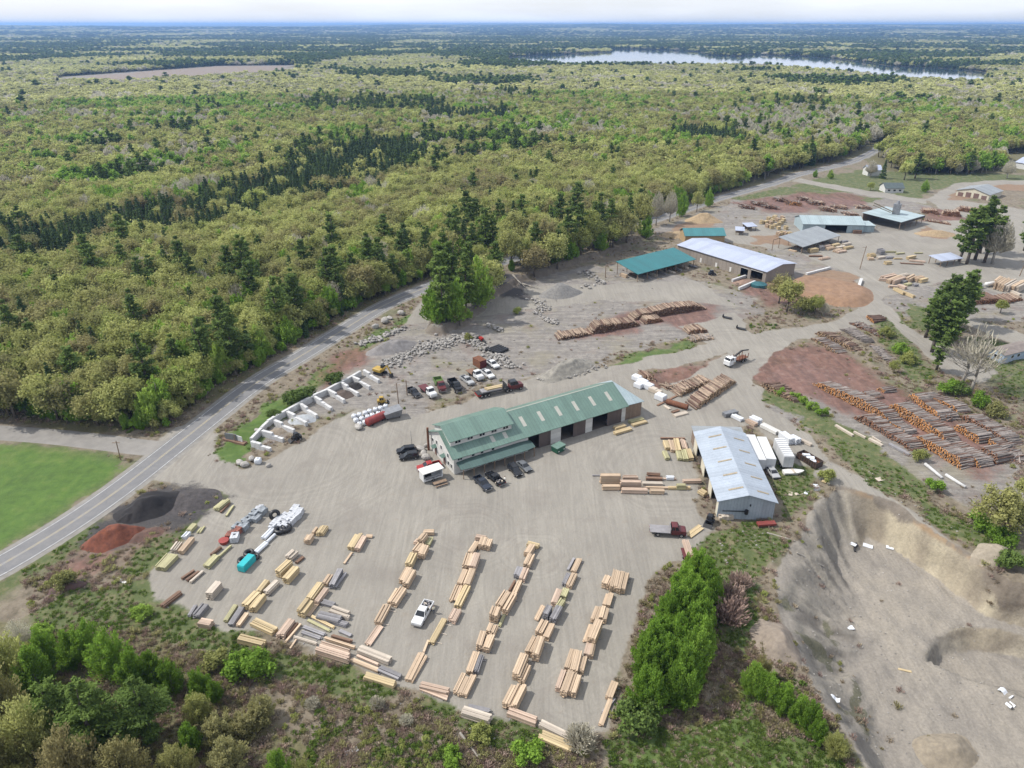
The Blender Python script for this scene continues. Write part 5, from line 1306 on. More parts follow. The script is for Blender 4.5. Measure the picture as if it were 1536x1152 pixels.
pile(zd(325, 350), zd(385, 385), *dv, 4.2, 1.0, G3, 'cut_orange', 'grey cut log in the small heap alone on the red ground')
pile(zd(190, 375), zd(290, 440), *dv, 4.0, .7, G3, 'cut_brown', 'grey cut log in the low heap behind the lane pile')
pile(zt(1110, 440)(165, 760), zt(1110, 440)(440, 900), *dv, 4.4, 1.5, ('log_brown', 'log_tan'), 'cut_tan', 'brown cut log in the pile beside the hedge near the yard fork', messy=.2)
zu = zt(1110, 440)
pile(zd(1215, 780), zd(1330, 870), *dv, 4.6, 1.6, G3, 'cut_orange', 'grey barked cut log in the filled gap before the far right sprawl', messy=.15)
pile(zd(700, 470), zd(900, 620), *dv, 4.0, 1.3, G3, 'cut_brown', 'grey barked cut log in the jumble between the two back piles', messy=.3)
pile(zd(400, 640), zd(560, 730), *dv, 3.6, 1.2, G3, 'cut_orange', 'grey barked cut log in the row bridging lane pile and corner pile', messy=.12)
pile(zd(1100, 700), zd(1250, 790), *dv, 4.2, 1.4, G3, 'cut_brown', 'grey barked cut log in the jumble before the long back pile', messy=.35)
pile(zu(580, 385), zu(790, 500), *dv, 4.0, 1.2, G3, 'cut_tan', 'tan ended cut log in the front pile by the yard fork', messy=.12)
pile(zu(610, 335), zu(920, 480), *dv, 4.0, 1.4, ('log_tan', 'log_brown'), 'cut_tan', 'tan cut log in the messy pile by the yard fork', messy=.3)
pile(zu(820, 300), zu(1020, 410), *dv, 4.0, 1.2, ('log_grey',), 'log_grey', 'old grey cut log in the pile behind the yard fork', messy=.15)
pile(zu(890, 250), zu(1150, 370), *dv, 4.0, .8, ('log_grey', 'log_brown'), 'cut_brown', 'grey cut log in the jumble beside the grassy bank', messy=.6)
pile(zu(1040, 195), zu(1090, 250), *dv, 5.5, 1.0, ('log_brown',), 'cut_orange', 'reddish cut log in the pile near the dirt fork', messy=.1)
pile(zu(1060, 440), zu(1200, 570), *dv, 3.6, .5, ('log_grey',), 'log_grey', 'old grey cut log lying loose on the grassy bank', messy=.6)
z7 = zt(800, 420, 4.645); dq = (z7(500, 290), z7(455, 248)); QB = ('log_tan', 'log_brown', 'log_tan')
pile(z7(175, 425), z7(400, 385), *dq, 5, 1.4, QB, 'cut_dark', 'tan cut log in the tapering left end of the long central pile', dia=.34)
pile(z7(400, 382), z7(745, 320), *dq, 5, 2.6, QB, 'cut_dark', 'tan cut log in the tall left part of the long central pile', dia=.34)
pile(z7(690, 285), z7(1210, 205), *dq, 5, 2.5, QB, 'cut_dark', 'tan cut log in the right part of the long central pile', dia=.34)
pile(z7(770, 312), z7(905, 290), *dq, 4, 1.5, QB, 'cut_brown', 'tan cut log in the short pile before the long central pile', dia=.34)
pile(z7(1085, 385), z7(1215, 365), *dq, 5, 1.6, QB, 'cut_brown', 'tan cut log in the small heap behind the grass strip', messy=.1)
pile(z7(1110, 440), z7(1260, 415), *dq, 4.5, .9, ('log_tan', 'log_grey'), 'cut_tan', 'tan cut log in the low heap beside the grass strip', messy=.3)
dr_ = (z7(1150, 900), z7(1062, 838)); TB = ('log_tan', 'log_tan', 'log_brown')
pile(z7(1135, 910), z7(1415, 715), *dr_, 4.6, 1.8, TB, 'cut_tan', 'long tan cut log in the sloped pile by the yard track', dia=.36)
pile(z7(1015, 820), z7(1245, 715), *dr_, 4.4, 1.6, TB, 'cut_tan', 'tan cut log in the upper pile behind the sloped pile', dia=.36, messy=.15)
pile(z7(770, 690), z7(850, 712), z7(840, 720), z7(770, 660), 4.0, 1.6, TB, 'cut_brown', 'tan cut log in the small bundle by the store corner', dia=.36)
pile(z7(925, 770), z7(980, 755), *dr_, 3.5, .8, TB, 'cut_brown', 'tan cut log in the loose heap between store and sloped pile', messy=.4)
for i in range(11):   # far log decks behind the mill
    x = 20 + i * 95; y = 290 - 60 * math.sin(i * .5) * (i % 2) - (30 if 3 < i < 7 else 0)
    pile(za(x, y), za(x + 110, y + 14), za(100, 300), za(40, 262), 6, 2.0, ('log_grey', 'log_brown', 'log_brown') if i < 5 else ('log_brown', 'log_tan', 'log_grey'), 'cut_brown' if i != 4 else 'cut_orange', 'cut log in the far deck behind the cube packs', messy=.4, dia=.42)
pile(zb(570, 620), zb(740, 640), zb(600, 620), zb(580, 570), 6, 2.6, QB, 'cut_brown', 'cut log in the red deck right of the saw house', dia=.42)
pile(zb(760, 640), zb(940, 660), zb(600, 620), zb(580, 570), 6, 3.0, QB, 'cut_brown', 'cut log in the orange deck right of the saw house', dia=.42)
pile(zb(900, 600), zb(1200, 640), zb(600, 620), zb(580, 570), 6, 2.0, QB, 'cut_brown', 'cut log in the long deck behind the tall pines', dia=.42)
pile(zb(600, 695), zb(850, 735), zb(600, 620), zb(580, 570), 5, .8, QB, 'cut_brown', 'cut log in the low deck by the saw house chips', dia=.42)
pile(zc(1070, 545), zc(1320, 530), zc(1210, 545), zc(1110, 490), 7, 1.8, ('log_brown',), 'cut_brown', 'reddish cut log in the deck at the right edge below the white tanks', dia=.4)
pile(zc(1330, 540), zc(1520, 505), zc(1210, 545), zc(1110, 490), 6, 1.6, ('log_brown', 'log_tan'), 'cut_brown', 'cut log in the far right deck below the lumber block', dia=.4)
LG = {}
def log_mb(L, r, bark, cut):
    mb = MB(); n = 8; k = rg.uniform(.82, .96)
    mb.tube((-L / 2, 0, 0), (0, rg.normal() * .04, rg.normal() * .02), r, r * (1 + k) / 2, n); mb.f = mb.f[:-1]; mb.m = mb.m[:-1]
    mb.m[-1] = 1; e = mb.v[-n:]
    mb.tube((0, 0, 0), (L / 2, 0, 0), r * (1 + k) / 2, r * k, n); mb.m[-1] = 1; mb.f.pop(-2); mb.m.pop(-2); return mb
A0 = np.array([(l[0], l[1]) for l in LOGS]); wt_ = np.array([l[10] for l in LOGS]); key_ = np.hypot(A0[:, 0], A0[:, 1]) / np.sqrt(wt_); single_l = set(np.argsort(key_)[:285].tolist())
VV, FF, MM = [], [], []; base_n = 0; mats_l = ['log_grey', 'log_brown', 'log_tan', 'cut_orange', 'cut_brown', 'cut_tan', 'cut_dark']
cyl = [(math.cos(2 * math.pi * i / 7), math.sin(2 * math.pi * i / 7)) for i in range(7)]
for i, (x, y, z, an, L, r, bk, ct, lab, grp, _) in enumerate(LOGS):
    if i in single_l:
        key = (bk, ct, i % 3)
        if key not in LG: LG[key] = log_mb(4.2, .15, bk, ct).mesh('cut_log', [M[bk], M[ct]], False)
        o = link('cut_log', LG[key], None, (x, y, z), an); o.scale = (L / 4.2, r / .15, r / .15); o.rotation_euler[0] = rg.uniform(0, 6); tag(o, lab, 'log', grp)
    else:
        ca, sa = math.cos(an), math.sin(an); k = rg.uniform(.8, .97)
        for e, rr in ((-L / 2, r), (L / 2, r * k)):
            VV += [(x + ca * e - sa * c * rr, y + sa * e + ca * c * rr, z + s * rr) for c, s in cyl]
        mb_i, mc_i = mats_l.index(bk), mats_l.index(ct)
        FF += [(base_n + j, base_n + (j + 1) % 7, base_n + 7 + (j + 1) % 7, base_n + 7 + j) for j in range(7)] + [tuple(base_n + j for j in range(7))[::-1], tuple(base_n + 7 + j for j in range(7))]
        MM += [mb_i] * 7 + [mc_i] * 2; base_n += 14
me = bpy.data.meshes.new('stacked_logs'); me.from_pydata(VV, [], FF)
for m in mats_l: me.materials.append(M[m])
me.polygons.foreach_set('material_index', MM); tag(link('stacked_logs', me), kind='stuff')
# long squared timbers lying on the grass by the log yard
for i, (x1, y1, x2, y2, w, lab) in enumerate(((785, 215, 928, 300, .7, 'long pale hewn timber alone on the green ditch bank'), (935, 268, 1030, 318, .45, 'thin pale timber second along the green ditch bank'), (1060, 325, 1170, 382, .7, 'pale timber third along the green ditch bank'), (1085, 310, 1160, 358, .3, 'thin pale pole resting beside the third ditch bank timber'), (1225, 368, 1395, 458, .9, 'thick grey timber beside the brown ended log pile'))):
    a = GP(*zt(1110, 600)(x1, y1)); b = GP(*zt(1110, 600)(x2, y2)); o = MB().bar(a + Vector((0, 0, .25)), b + Vector((0, 0, .25)), w, .5).build('timber', M['wood_pale'] if i != 4 else M['wood_grey']); tag(o, lab, 'timber')
for x1, y1, x2, y2, lab in ((720, 975, 860, 1090, 'grey concrete pole left of two below the log corner'), (890, 1065, 1050, 1165, 'grey concrete pole right of two below the log corner')):
    a = GP(*zd(x1, y1)); b = GP(*zd(x2, y2)); tag(MB().tube(a + Vector((0, 0, .35)), b + Vector((0, 0, .35)), .38, .32).build('pole', M['concrete'], smooth=True), lab, 'pole')

# ------------------------------------------------------------------ stone
def rock_mesh(seed, mat_, sub=1):
    r_ = np.random.RandomState(seed); import bmesh
    bm = bmesh.new(); bmesh.ops.create_icosphere(bm, subdivisions=sub + 1, radius=1)
    ax = [unit(r_.normal(size=(1, 3)))[0] for _ in range(7)]; lim = r_.uniform(.55, .85, 7)
    for v in bm.verts:
        p = np.array(v.co)
        for a_, l_ in zip(ax, lim):
            d = p @ a_
            if d > l_: p = p - a_ * (d - l_)
        v.co = p * np.array([1.15, .9, .75])
    me = bpy.data.meshes.new('boulder'); bm.to_mesh(me); bm.free(); me.materials.append(mat_); return me
ROCK = [rock_mesh(i, M['stone']) for i in range(5)]
def boulder(p, r, lab, grp=None, i=0):
    g_ = GP(*p); o = link('boulder', ROCK[i % 5], None, (g_.x, g_.y, g_.z + r * .5), i * 1.3); o.scale = (r, r * .9, r); tag(o, lab, 'boulder', grp); return o
for i, (x, y, r, lab) in enumerate(((603, 472, 1.5, 'large pale boulder by the road verge, farthest of the roadside three'), (578, 484, 1.7, 'largest pale boulder by the road verge, middle of the roadside three'), (585, 479, 1.1, 'pale boulder touching the largest roadside boulder'), (563, 492, 1.3, 'rounded boulder by the road verge, nearest of the roadside boulders'), (538, 643, 1.2, 'tan boulder beside the red tank'), (640.5, 688, 1.2, 'grey boulder below the store gable, nearest the red pickup'), (636, 682, 1.0, 'tan boulder below the store gable, middle one'), (631, 675, 1.1, 'grey boulder below the store gable, nearest the black cars'), (640, 670, .8, 'small grey boulder against the store gable'), (360, 696, 1.0, 'grey boulder on the grass point by the yard entrance'), (369, 699, 1.1, 'long grey boulder at the tip of the grass point'), (378, 690, .9, 'grey boulder next to the white bag'), (387, 647, .8, 'flat pale boulder on the berm behind the concrete bays'), (403, 700, .7, 'small dark boulder by the bays entrance'), (1278, 456, .8, 'pale boulder left of two below the orange chip pile'), (1286, 455, .8, 'pale boulder right of two below the orange chip pile'))):
    boulder((x, y), r, lab, i=i)
RB_ = [([(580, 548), (600, 540), (625, 527), (655, 516), (695, 505)], 4.6, 430, .52), ([(695, 504), (715, 517), (735, 530)], 3.0, 150, .42), ([(735, 530), (752, 541), (768, 552)], 3.2, 110, .55), ([(538, 517), (560, 510), (585, 502), (603, 494)], 2.6, 150, .55), ([(735, 489), (750, 497)], 1.8, 40, .5), ([(820, 480), (832, 484)], 2.2, 50, .5), ([(800, 450), (815, 462), (805, 470)], 3.0, 60, .6), ([(812, 570), (860, 562), (900, 552)], 2.5, 90, .35), ([(880, 410), (900, 425), (880, 430)], 3, 40, .7), ([(400, 655), (450, 600)], 1.0, 1, .3), ([(1275, 560), (1270, 600)], 1, 1, .3)]
vs_, fs_ = [], []; n0 = 0; rk = [(np.array([v.co[:] for v in m.vertices]), [tuple(p.vertices) for p in m.polygons]) for m in [rock_mesh(40 + i, M['stone'], 0) for i in range(4)]]
for pts, wd, n, r in RB_:
    L_ = smooth_line([GP(*p)[:2] for p in pts], 1.0)
    for _ in range(n):
        p = L_[rg.randint(len(L_))] + rg.normal(size=2) * wd * .42; s = r * rg.uniform(.45, 1.35); V_, F_ = rk[rg.randint(4)]; a_ = rg.uniform(0, 6.28); ca, sa = math.cos(a_), math.sin(a_)
        q = V_ * s; q = np.stack([q[:, 0] * ca - q[:, 1] * sa, q[:, 0] * sa + q[:, 1] * ca, q[:, 2]], 1) + np.array([p[0], p[1], hz(p) + s * .3 + rg.uniform(0, .35)])
        vs_ += q.tolist(); fs_ += [tuple(i + n0 for i in f) for f in F_]; n0 += len(q)
# small loose stones strewn over the rough ground and the pit
for z_, n, r0 in ((poly([(560, 520), (740, 440), (930, 400), (1000, 430), (850, 560), (700, 560)]), 420, .22), (poly([(1200, 740), (1330, 760), (1500, 900), (1530, 1150), (1250, 1100), (1190, 900)]), 420, .13), (poly([(1220, 700), (1240, 690), (1430, 820), (1440, 790), (1300, 700)]), 150, .16), (poly([(480, 990), (640, 1050), (800, 1120), (700, 1152), (520, 1100)]), 110, .18), (poly([(1080, 780), (1160, 790), (1170, 840), (1100, 900), (1060, 840)]), 70, .18)):
    lo, hi = z_.min(0), z_.max(0)
    for _ in range(n):
        p = rg.uniform(lo, hi)
        if not inside(z_, p[:1], p[1:])[0]: continue
        s = r0 * rg.uniform(.4, 1.5); V_, F_ = rk[rg.randint(4)]; q = V_ * s + np.array([p[0], p[1], hz(p) + s * .3]); vs_ += q.tolist(); fs_ += [tuple(i + n0 for i in f) for f in F_]; n0 += len(q)
me = bpy.data.meshes.new('rubble'); me.from_pydata(vs_, [], fs_); me.materials.append(M['stone']); tag(link('rubble', me), kind='stuff')

# ------------------------------------------------------------------ heaps
def heap(name, label, px_, Lx, Ly, h, mat_, rz=0, cat='heap', seed=0, flat=0.):
    g_ = GP(*px_); n = 40; xs_ = np.linspace(-1, 1, n); XX_, YY_ = np.meshgrid(xs_, xs_); rr = np.hypot(XX_, YY_); ang = np.arctan2(YY_, XX_)
    rr = rr / (.82 + .3 * (vnoise(np.cos(ang) * 1.6 + seed, np.sin(ang) * 1.6 + 3, seed) - .4)); pf = np.clip(1.06 - rr, 0, 1); pf = np.minimum(pf * (1.25 if flat == 0 else 3.), 1 if flat == 0 else .8)
    Z_ = h * pf * (.72 + .56 * fbm(XX_ * 2.2 + seed * 3, YY_ * 2.2, seed, 4)) - .12; V_ = np.stack([XX_.ravel() * Lx / 2, YY_.ravel() * Ly / 2, Z_.ravel()], 1)
    I_ = np.arange(n * n).reshape(n, n); F_ = np.stack([I_[:-1, :-1].ravel(), I_[:-1, 1:].ravel(), I_[1:, 1:].ravel(), I_[1:, :-1].ravel()], 1); keep = pf.ravel()[F_].max(1) > 0
    ca, sa = math.cos(rz), math.sin(rz); wx = g_.x + V_[:, 0] * ca - V_[:, 1] * sa; wy = g_.y + V_[:, 0] * sa + V_[:, 1] * ca
    V_[:, 2] += hgt(wx, wy) - g_.z
    o = link(name, np_mesh(name, V_, F_[keep], mat_, True), None, g_, rz); tag(o, label, cat); return o
def soil(name, c, c2, sc=1.2):
    return mat(name, c, .95, .4, sc, c2=c2, bump=.15)
S_black, S_red, S_grey, S_chip, S_sand = soil('black_loam', (.026, .023, .024), (.012, .011, .013)), soil('red_mulch', (.20, .062, .032), (.10, .03, .018)), soil('grey_gravel', (.235, .225, .21), (.15, .145, .14)), soil('orange_chips', (.29, .18, .11), (.22, .13, .08), .5), soil('saw_dust', (.38, .285, .175), (.3, .22, .13))
heap('soil_heap', 'tall black loam heap behind the lumber yard near the road', (224, 760), 15, 11, 2.9, S_black, .4, seed=3)
heap('soil_heap', 'low spread of dark loam right of the black heap', (278, 752), 20, 11, .8, soil('grey_loam', (.075, .066, .066), (.035, .031, .032)), .3, seed=5)
heap('soil_heap', 'small black loam heap between the black and red heaps', (198, 776), 8, 5, 1.3, S_black, .3, seed=8)
heap('mulch_heap', 'orange red bark mulch heap beside the paved road', (172, 806), 13, 9, 2.6, S_red, .5, seed=4)
heap('mulch_heap', 'low scatter of red mulch right of the red heap', (217, 803), 10, 6, .5, soil('mulch_mix', (.14, .075, .055), (.085, .052, .043)), .3, seed=6)
heap('chip_heap', 'broad flat orange wood chip heap ringed by dirt tracks', (1245, 436), 33, 40, 2.2, S_chip, .2, seed=7, flat=1)
heap('sawdust_heap', 'pale sawdust heap behind the small tan shed', (1055, 332), 22, 14, 4.0, S_sand, .1, seed=9)
heap('sawdust_heap', 'pale sawdust spread left of the small tan shed', (1015, 352), 22, 16, 1.6, S_sand, .3, seed=10)
heap('sawdust_heap', 'pale sawdust heap below the saw house', (1405, 352), 24, 10, 2.0, S_sand, -.2, seed=11)
heap('gravel_heap', 'grey gravel heap on the bank by the fallen trees', (842, 440), 20, 13, 3.6, S_grey, .5, seed=12)
heap('gravel_heap', 'long rocky spoil heap behind the store roof', (850, 556), 26, 9, 3.0, soil('spoil', (.3, .28, .24), (.18, .17, .15), .8), .75, seed=13)
heap('gravel_heap', 'grey spoil heap behind the rubble wall', (590, 523), 20, 10, 2.6, soil('grey_spoil', (.25, .235, .23), (.17, .16, .155), .8), .6, seed=14)
heap('sand_heap', 'pale sand heap among bushes above the pit corner', (1490, 832), 10, 7, 2.0, soil('pale_sand', (.34, .295, .23), (.27, .23, .175)), .2, seed=16)
heap('sand_heap', 'tan sand heap at the bottom rim of the pit', (1420, 1128), 12, 7, 1.8, soil('tan_sand', (.3, .255, .19), (.23, .195, .15)), .2, seed=17)
heap('sand_heap', 'pinkish sand heap left of the pit beside the shrubs', (1165, 965), 9, 12, 1.8, soil('pink_sand', (.27, .225, .18), (.2, .165, .135)), .2, seed=18)
heap('bark_heap', 'low brown bark heap beside the paved road end of the lumber yard', (100, 880), 8, 4, 1.0, soil('dark_bark', (.12, .07, .06), (.06, .04, .04)), .4, seed=19)

# ------------------------------------------------------------------ concrete block bays
z5 = zt(340, 520)
bay = empty('block_bays', tuple(GP(*z5(560, 560))), 0, 'long pale concrete block bin wall with ten dividers along the berm', 'wall'); O_ = Vector(bay.location)
def block_wall(name, a, b, h0, h1, th=.75):
    mb = MB(); a = np.array(a[:2]); b = np.array(b[:2]); d = b - a; L_ = np.linalg.norm(d); n = max(1, int(L_ / 1.5)); an = math.atan2(d[1], d[0])
    for k in range(n):
        h_ = h0 + (h1 - h0) * (k + .5) / n; h_ = max(.6, round(h_ / .6) * .6); m = int(round(h_ / .6)); p = a + d * (k + .5) / n
        for j in range(m): mb.rbox((p[0] - O_.x, p[1] - O_.y), L_ / n - .03, th - .02 * (j % 2), .585, an, hz(p) - .1 + j * .6 - O_.z)
    return mb.build(name, M['concrete'], bay)
for p, q in (((208, 800), (345, 655)), ((345, 655), (610, 498)), ((610, 498), (840, 385)), ((840, 385), (1105, 240))): block_wall('back_wall', GP(*z5(*p)), GP(*z5(*q)), 1.9, 1.9)
for p, q in (((212, 825), (365, 862)), ((300, 735), (470, 785)), ((400, 645), (560, 715)), ((505, 575), (660, 655)), ((615, 510), (745, 592)), ((730, 450), (865, 530)), ((840, 392), (970, 465)), ((945, 332), (1085, 408)), ((1042, 285), (1180, 355)), ((1132, 230), (1255, 300))): block_wall('divider', GP(*z5(*p)), GP(*z5(*q)), 1.9, 1.0)
heap('stone_heap', 'pale bluish crushed stone heap inside the concrete bays', z5(620, 600), 8, 7, 1.2, soil('crushed_stone', (.42, .44, .46), (.34, .36, .38)), .4, seed=22)
heap('stone_heap', 'brown mulch heap in an upper concrete bay', z5(960, 400), 7, 6, 1.4, soil('brown_mulch', (.12, .09, .075), (.08, .06, .05)), .4, seed=23)
heap('stone_heap', 'dark mulch heap in the second uppermost concrete bay', z5(1060, 330), 6, 5, 1.3, S_black, .4, seed=24)
heap('stone_heap', 'tan gravel heap in a lower concrete bay', z5(420, 700), 6, 5, .9, soil('tan_gravel', (.3, .25, .19), (.22, .18, .14)), .4, seed=25)

# ------------------------------------------------------------------ bags, tanks, pallets, poles, sign
def bag_mesh():
    import bmesh
    bm = bmesh.new(); bmesh.ops.create_cube(bm, size=1.0); bmesh.ops.subdivide_edges(bm, edges=bm.edges[:], cuts=4, use_grid_fill=True)
    for v in bm.verts:
        p = np.array(v.co); r = np.linalg.norm(p) * 2; s = max(abs(p)) * 2; k = .42 * s / max(r, .01) + .58; p = p * k * np.array([1.15, 1.15, 1.2]); p[2] += .55
        p[:2] *= 1 + .12 * math.sin(min(1, max(0, p[2])) * 3.1); v.co = p + rg.normal(size=3) * .012
    me = bpy.data.meshes.new('bag'); bm.to_mesh(me); bm.free(); me.materials.append(M['plastic_white']); me.polygons.foreach_set('use_smooth', [True] * len(me.polygons)); return me
BAG = [bag_mesh() for _ in range(3)]; TIE = MB().tube((0, 0, 1.1), (0, 0, 1.32), .2, .1, 8).mesh('tie', M['plastic_white'])
A_B, B_B, C_B = [np.array(GP(*z5(*p))[:2]) for p in ((1050, 590), (1310, 508), (1075, 625))]
for i in range(7):
    for j in range(3):
        if (i, j) in ((6, 2), (5, 2), (4, 2)): continue
        p = A_B + (B_B - A_B) * i / 6 + (C_B - A_B) * j * .95 + rg.normal(size=2) * .1
        o = empty('bulk_bag', (p[0], p[1], hz(p) + .05), rg.uniform(0, 6), 'white bulk bag in the block of bags behind the red tank', 'bag', 'white bulk bags behind the red tank'); link('sack', BAG[(i + j) % 3], o); link('tie', TIE, o)
p = GP(*z5(262, 960)); o = empty('bulk_bag', p, 0, 'single white bulk bag by the tip of the grass berm', 'bag'); o.scale = (1.25,) * 3; link('sack', BAG[0], o); link('tie', TIE, o)
a = GP(*z5(1160, 655)); b = GP(*z5(1300, 590)); o = empty('fuel_tank', (a + b) / 2, math.atan2(b.y - a.y, b.x - a.x), 'rusty red cylinder tank before the white bulk bags', 'tank'); L_ = (b - a).length
mred = mat('tank_red', (.3, .045, .04), .6, .35, 1.5)
MB().tube((-L_ / 2, 0, 1.15), (L_ / 2, 0, 1.15), 1.05, n=18).build('shell', mred, o, smooth=False); MB().tube((-L_ / 2 - .25, 0, 1.15), (-L_ / 2, 0, 1.15), .7, 1.03, n=18).build('end_dome', mred, o)
for x in (-1, 1): MB().box(x * L_ * .3 - .15, x * L_ * .3 + .15, -.8, .8, -.05, .5).build('saddle', M['chassis'], o)
g_ = GP(*z5(1365, 580)); o = empty('hopper', g_, .45, 'grey sloped metal hopper beside the white bags', 'hopper')
MB().loft([[(-2.0, -1.3, .5), (2.0, -1.3, .5), (2.0, 1.3, .5), (-2.0, 1.3, .5)], [(-2.4, -1.7, 2.0), (2.4, -1.7, 2.6), (2.4, 1.7, 2.6), (-2.4, 1.7, 2.0)]]).build('bin', M['steel_grey'], o)
for x, y in ((-1.6, -1), (1.6, -1), (1.6, 1), (-1.6, 1)): MB().bar((x, y, -.05), (x, y, .6), .18).build('leg', M['chassis'], o)
for x, y, lab in ((zc(1100, 392), 0, 'white gas tank, left of two beyond the dark pines'), (zc(1205, 372), 0, 'white gas tank, right of two beyond the dark pines')):
    g_ = GP(*x); o = empty('gas_tank', g_, .35, lab, 'tank'); mb = MB(); rr_ = [(.0, -2.5), (.55, -2.35), (.78, -2.0), (.8, 2.0), (.55, 2.35), (0.02, 2.5)]
    mb.loft([[(xx, math.cos(t_) * max(r, .02), 1.15 + math.sin(t_) * max(r, .02)) for t_ in np.linspace(0, 6.283, 15)[:-1]] for r, xx in rr_]); mb.build('shell', M['white_paint'], o, smooth=True)
    for s in (-1.3, 1.3): MB().box(s - .15, s + .15, -.5, .5, -.05, .5).build('saddle', M['concrete'], o)
# goods rows: pallets with wrapped stone, drain pipe, coils
def pallet(px_, L, w, h, m, rz, lab, name='goods_pallet', grp=None, kind='block', cat='pallet'):
    g_ = GP(*px_); o = empty(name, g_, rz, lab, cat, grp)
    mb = MB()
    for y in (-w * .42, 0, w * .42): mb.box(-L / 2, L / 2, y - .06, y + .06, -.03, .1)
    for x in np.linspace(-L / 2 + .1, L / 2 - .1, 5): mb.box(x - .06, x + .06, -w / 2, w / 2, .102, .14)
    mb.build('pallet_base', M['wood_grey'], o); mb = MB()
    if kind == 'block':
        n = max(2, int(L / .45)); k = max(2, int(w / .45)); q = max(1, int(h / .3))
        for i in range(n):
            for j in range(k):
                hh = q - (1 if rg.uniform() < .15 and q > 1 else 0)
                mb.box(-L / 2 + i * L / n + .015, -L / 2 + (i + 1) * L / n - .015, -w / 2 + j * w / k + .015, -w / 2 + (j + 1) * w / k - .015, .142, .142 + hh * h / q * rg.uniform(.97, 1.0))
    else:
        mb.loft([[(x * s, y * s2, z) for x, y in ((-L / 2, -w / 2), (L / 2, -w / 2), (L / 2, w / 2), (-L / 2, w / 2))] for s, s2, z in ((.99, .99, .143), (1, 1, .3), (1, 1, h * .9), (.93, .92, h + .1))])
    mb.build('load', m if not isinstance(m, str) else M[m], o); return o
DIR = math.atan2(*(G(*z200(1340, 200)) - G(*z200(900, 660)))[::-1])
pallet(z200(938, 655), 3.6, 1.5, 1.5, 'teal', DIR, 'turquoise wrapped pallet at the near end of the goods row', kind='wrap')
pw = mat('pale_block', (.58, .6, .64), .7, .2, 1.5, island=.12); pg = mat('grey_block', (.3, .33, .36), .8, .25, 1.5, island=.25); pr = mat('red_block', (.28, .1, .07), .8, .3, 1.5, island=.25)
for i, (x, y) in enumerate(((1335, 205), (1365, 232), (1315, 245), (1340, 262), (1280, 275), (1308, 292), (1240, 262), (1270, 318), (1190, 295), (1160, 325), (1215, 320))): pallet(z200(x, y + 8), 2.2, 1.4, 1.3 if i < 6 else 1.0, pw, DIR + rg.normal() * .08, 'pallet of pale wrapped blocks at the far end of the goods row', grp='pale block pallets in the goods row')
for i, (x, y, m, lab) in enumerate(((1040, 195, pw, 'pale sheet pallet at the far end of the stone goods row'), (1000, 240, pg, 'grey stone pallet second in the stone goods row'), (1015, 270, pg, 'greenish grey stone pallet beside the second stone pallet'), (1065, 215, pg, 'narrow grey stone pallet beside the pale sheet pallet'), (940, 285, pg, 'dark stone pallet third in the stone goods row'), (915, 345, pg, 'large grey crate pallet in the middle of the stone goods row'), (860, 340, pg, 'grey stone pallet left of the large crate pallet'), (855, 385, pr, 'dark red brick pallet in the stone goods row'), (805, 405, pr, 'red brick pallet next to the round red tub'), (840, 435, pw, 'low pale pallet beside the red bricks'))): pallet(z200(x, y + 6), 2.0, 1.5, .9 + .3 * (i % 2), m, DIR + rg.normal() * .15, lab)
g_ = GP(*z200(748, 462)); tag(MB().tube((0, 0, 0), (0, 0, .75), .8, 1.0, 18).build('tub', mat('tub_red', (.35, .05, .04), .5, .2, 2), None, g_), 'round red tub in the stone goods row', 'tub')
for i, (x1, y1, x2, y2) in enumerate(((1000, 550, 1090, 470), (1018, 556, 1105, 478), (1060, 435, 1150, 345), (1082, 440, 1170, 352), (1100, 470, 1168, 405))):
    a = GP(*z200(x1, y1)); b = GP(*z200(x2, y2)); tag(MB().tube(a + Vector((0, 0, .35)), b + Vector((0, 0, .35)), .33, n=12).build('pipe', M['plastic_white'], smooth=False), 'white plastic pipe bundle in the goods row above the turquoise pallet', 'pipe', 'white pipes in the goods row')
def coil(px_, r, lab, grp=None, up=False):
    g_ = GP(*px_); mb = MB(); n, m = 20, 8; vs = []; tr = r * .32
    for i in range(n):
        a_ = 6.283 * i / n
        for j in range(m):
            b_ = 6.283 * j / m; q = r * .68 + tr * math.cos(b_); vs.append((q * math.cos(a_), q * math.sin(a_), tr * 1.2 + tr * 1.2 * math.sin(b_)))
    mb.add(vs, [(i * m + j, ((i + 1) % n) * m + j, ((i + 1) % n) * m + (j + 1) % m, i * m + (j + 1) % m) for i in range(n) for j in range(m)])
    o = mb.build('pipe_coil', M['black_plastic'], None, g_, smooth=True); tag(o, lab, 'coil', grp)
    if up: o.rotation_euler = (R(75), 0, .6); o.location.z += r
coil(z200(905, 620), 1.1, 'black pipe coil lying left of the turquoise pallet'); coil(z200(955, 560), 1.1, 'black pipe coil lying above the turquoise pallet'); coil(z200(1005, 590), .9, 'black pipe coil lying right of the turquoise pallet'); coil(z200(1165, 265), 1.2, 'black pipe coil leaning among the pale block pallets', up=True)
coil(z200(1210, 372), 1.3, 'black pipe coil in the dark heap, nearer one', 'black coils'); coil(z200(1255, 360), 1.3, 'black pipe coil in the dark heap, farther one', 'black coils')
for i in range(5):
    a = GP(*zt(560, 460)(925 + i * 22, 372 + i * 6)); b = GP(*zt(560, 460)(1035 + i * 18, 330 + i * 7)); tag(MB().tube(a + Vector((0, 0, .5)), b + Vector((0, 0, .5)), .45, n=14).build('culvert_pipe', M['black_plastic']), 'black culvert pipe in the rank of five beside the rubble wall', 'pipe', 'black culvert pipes')
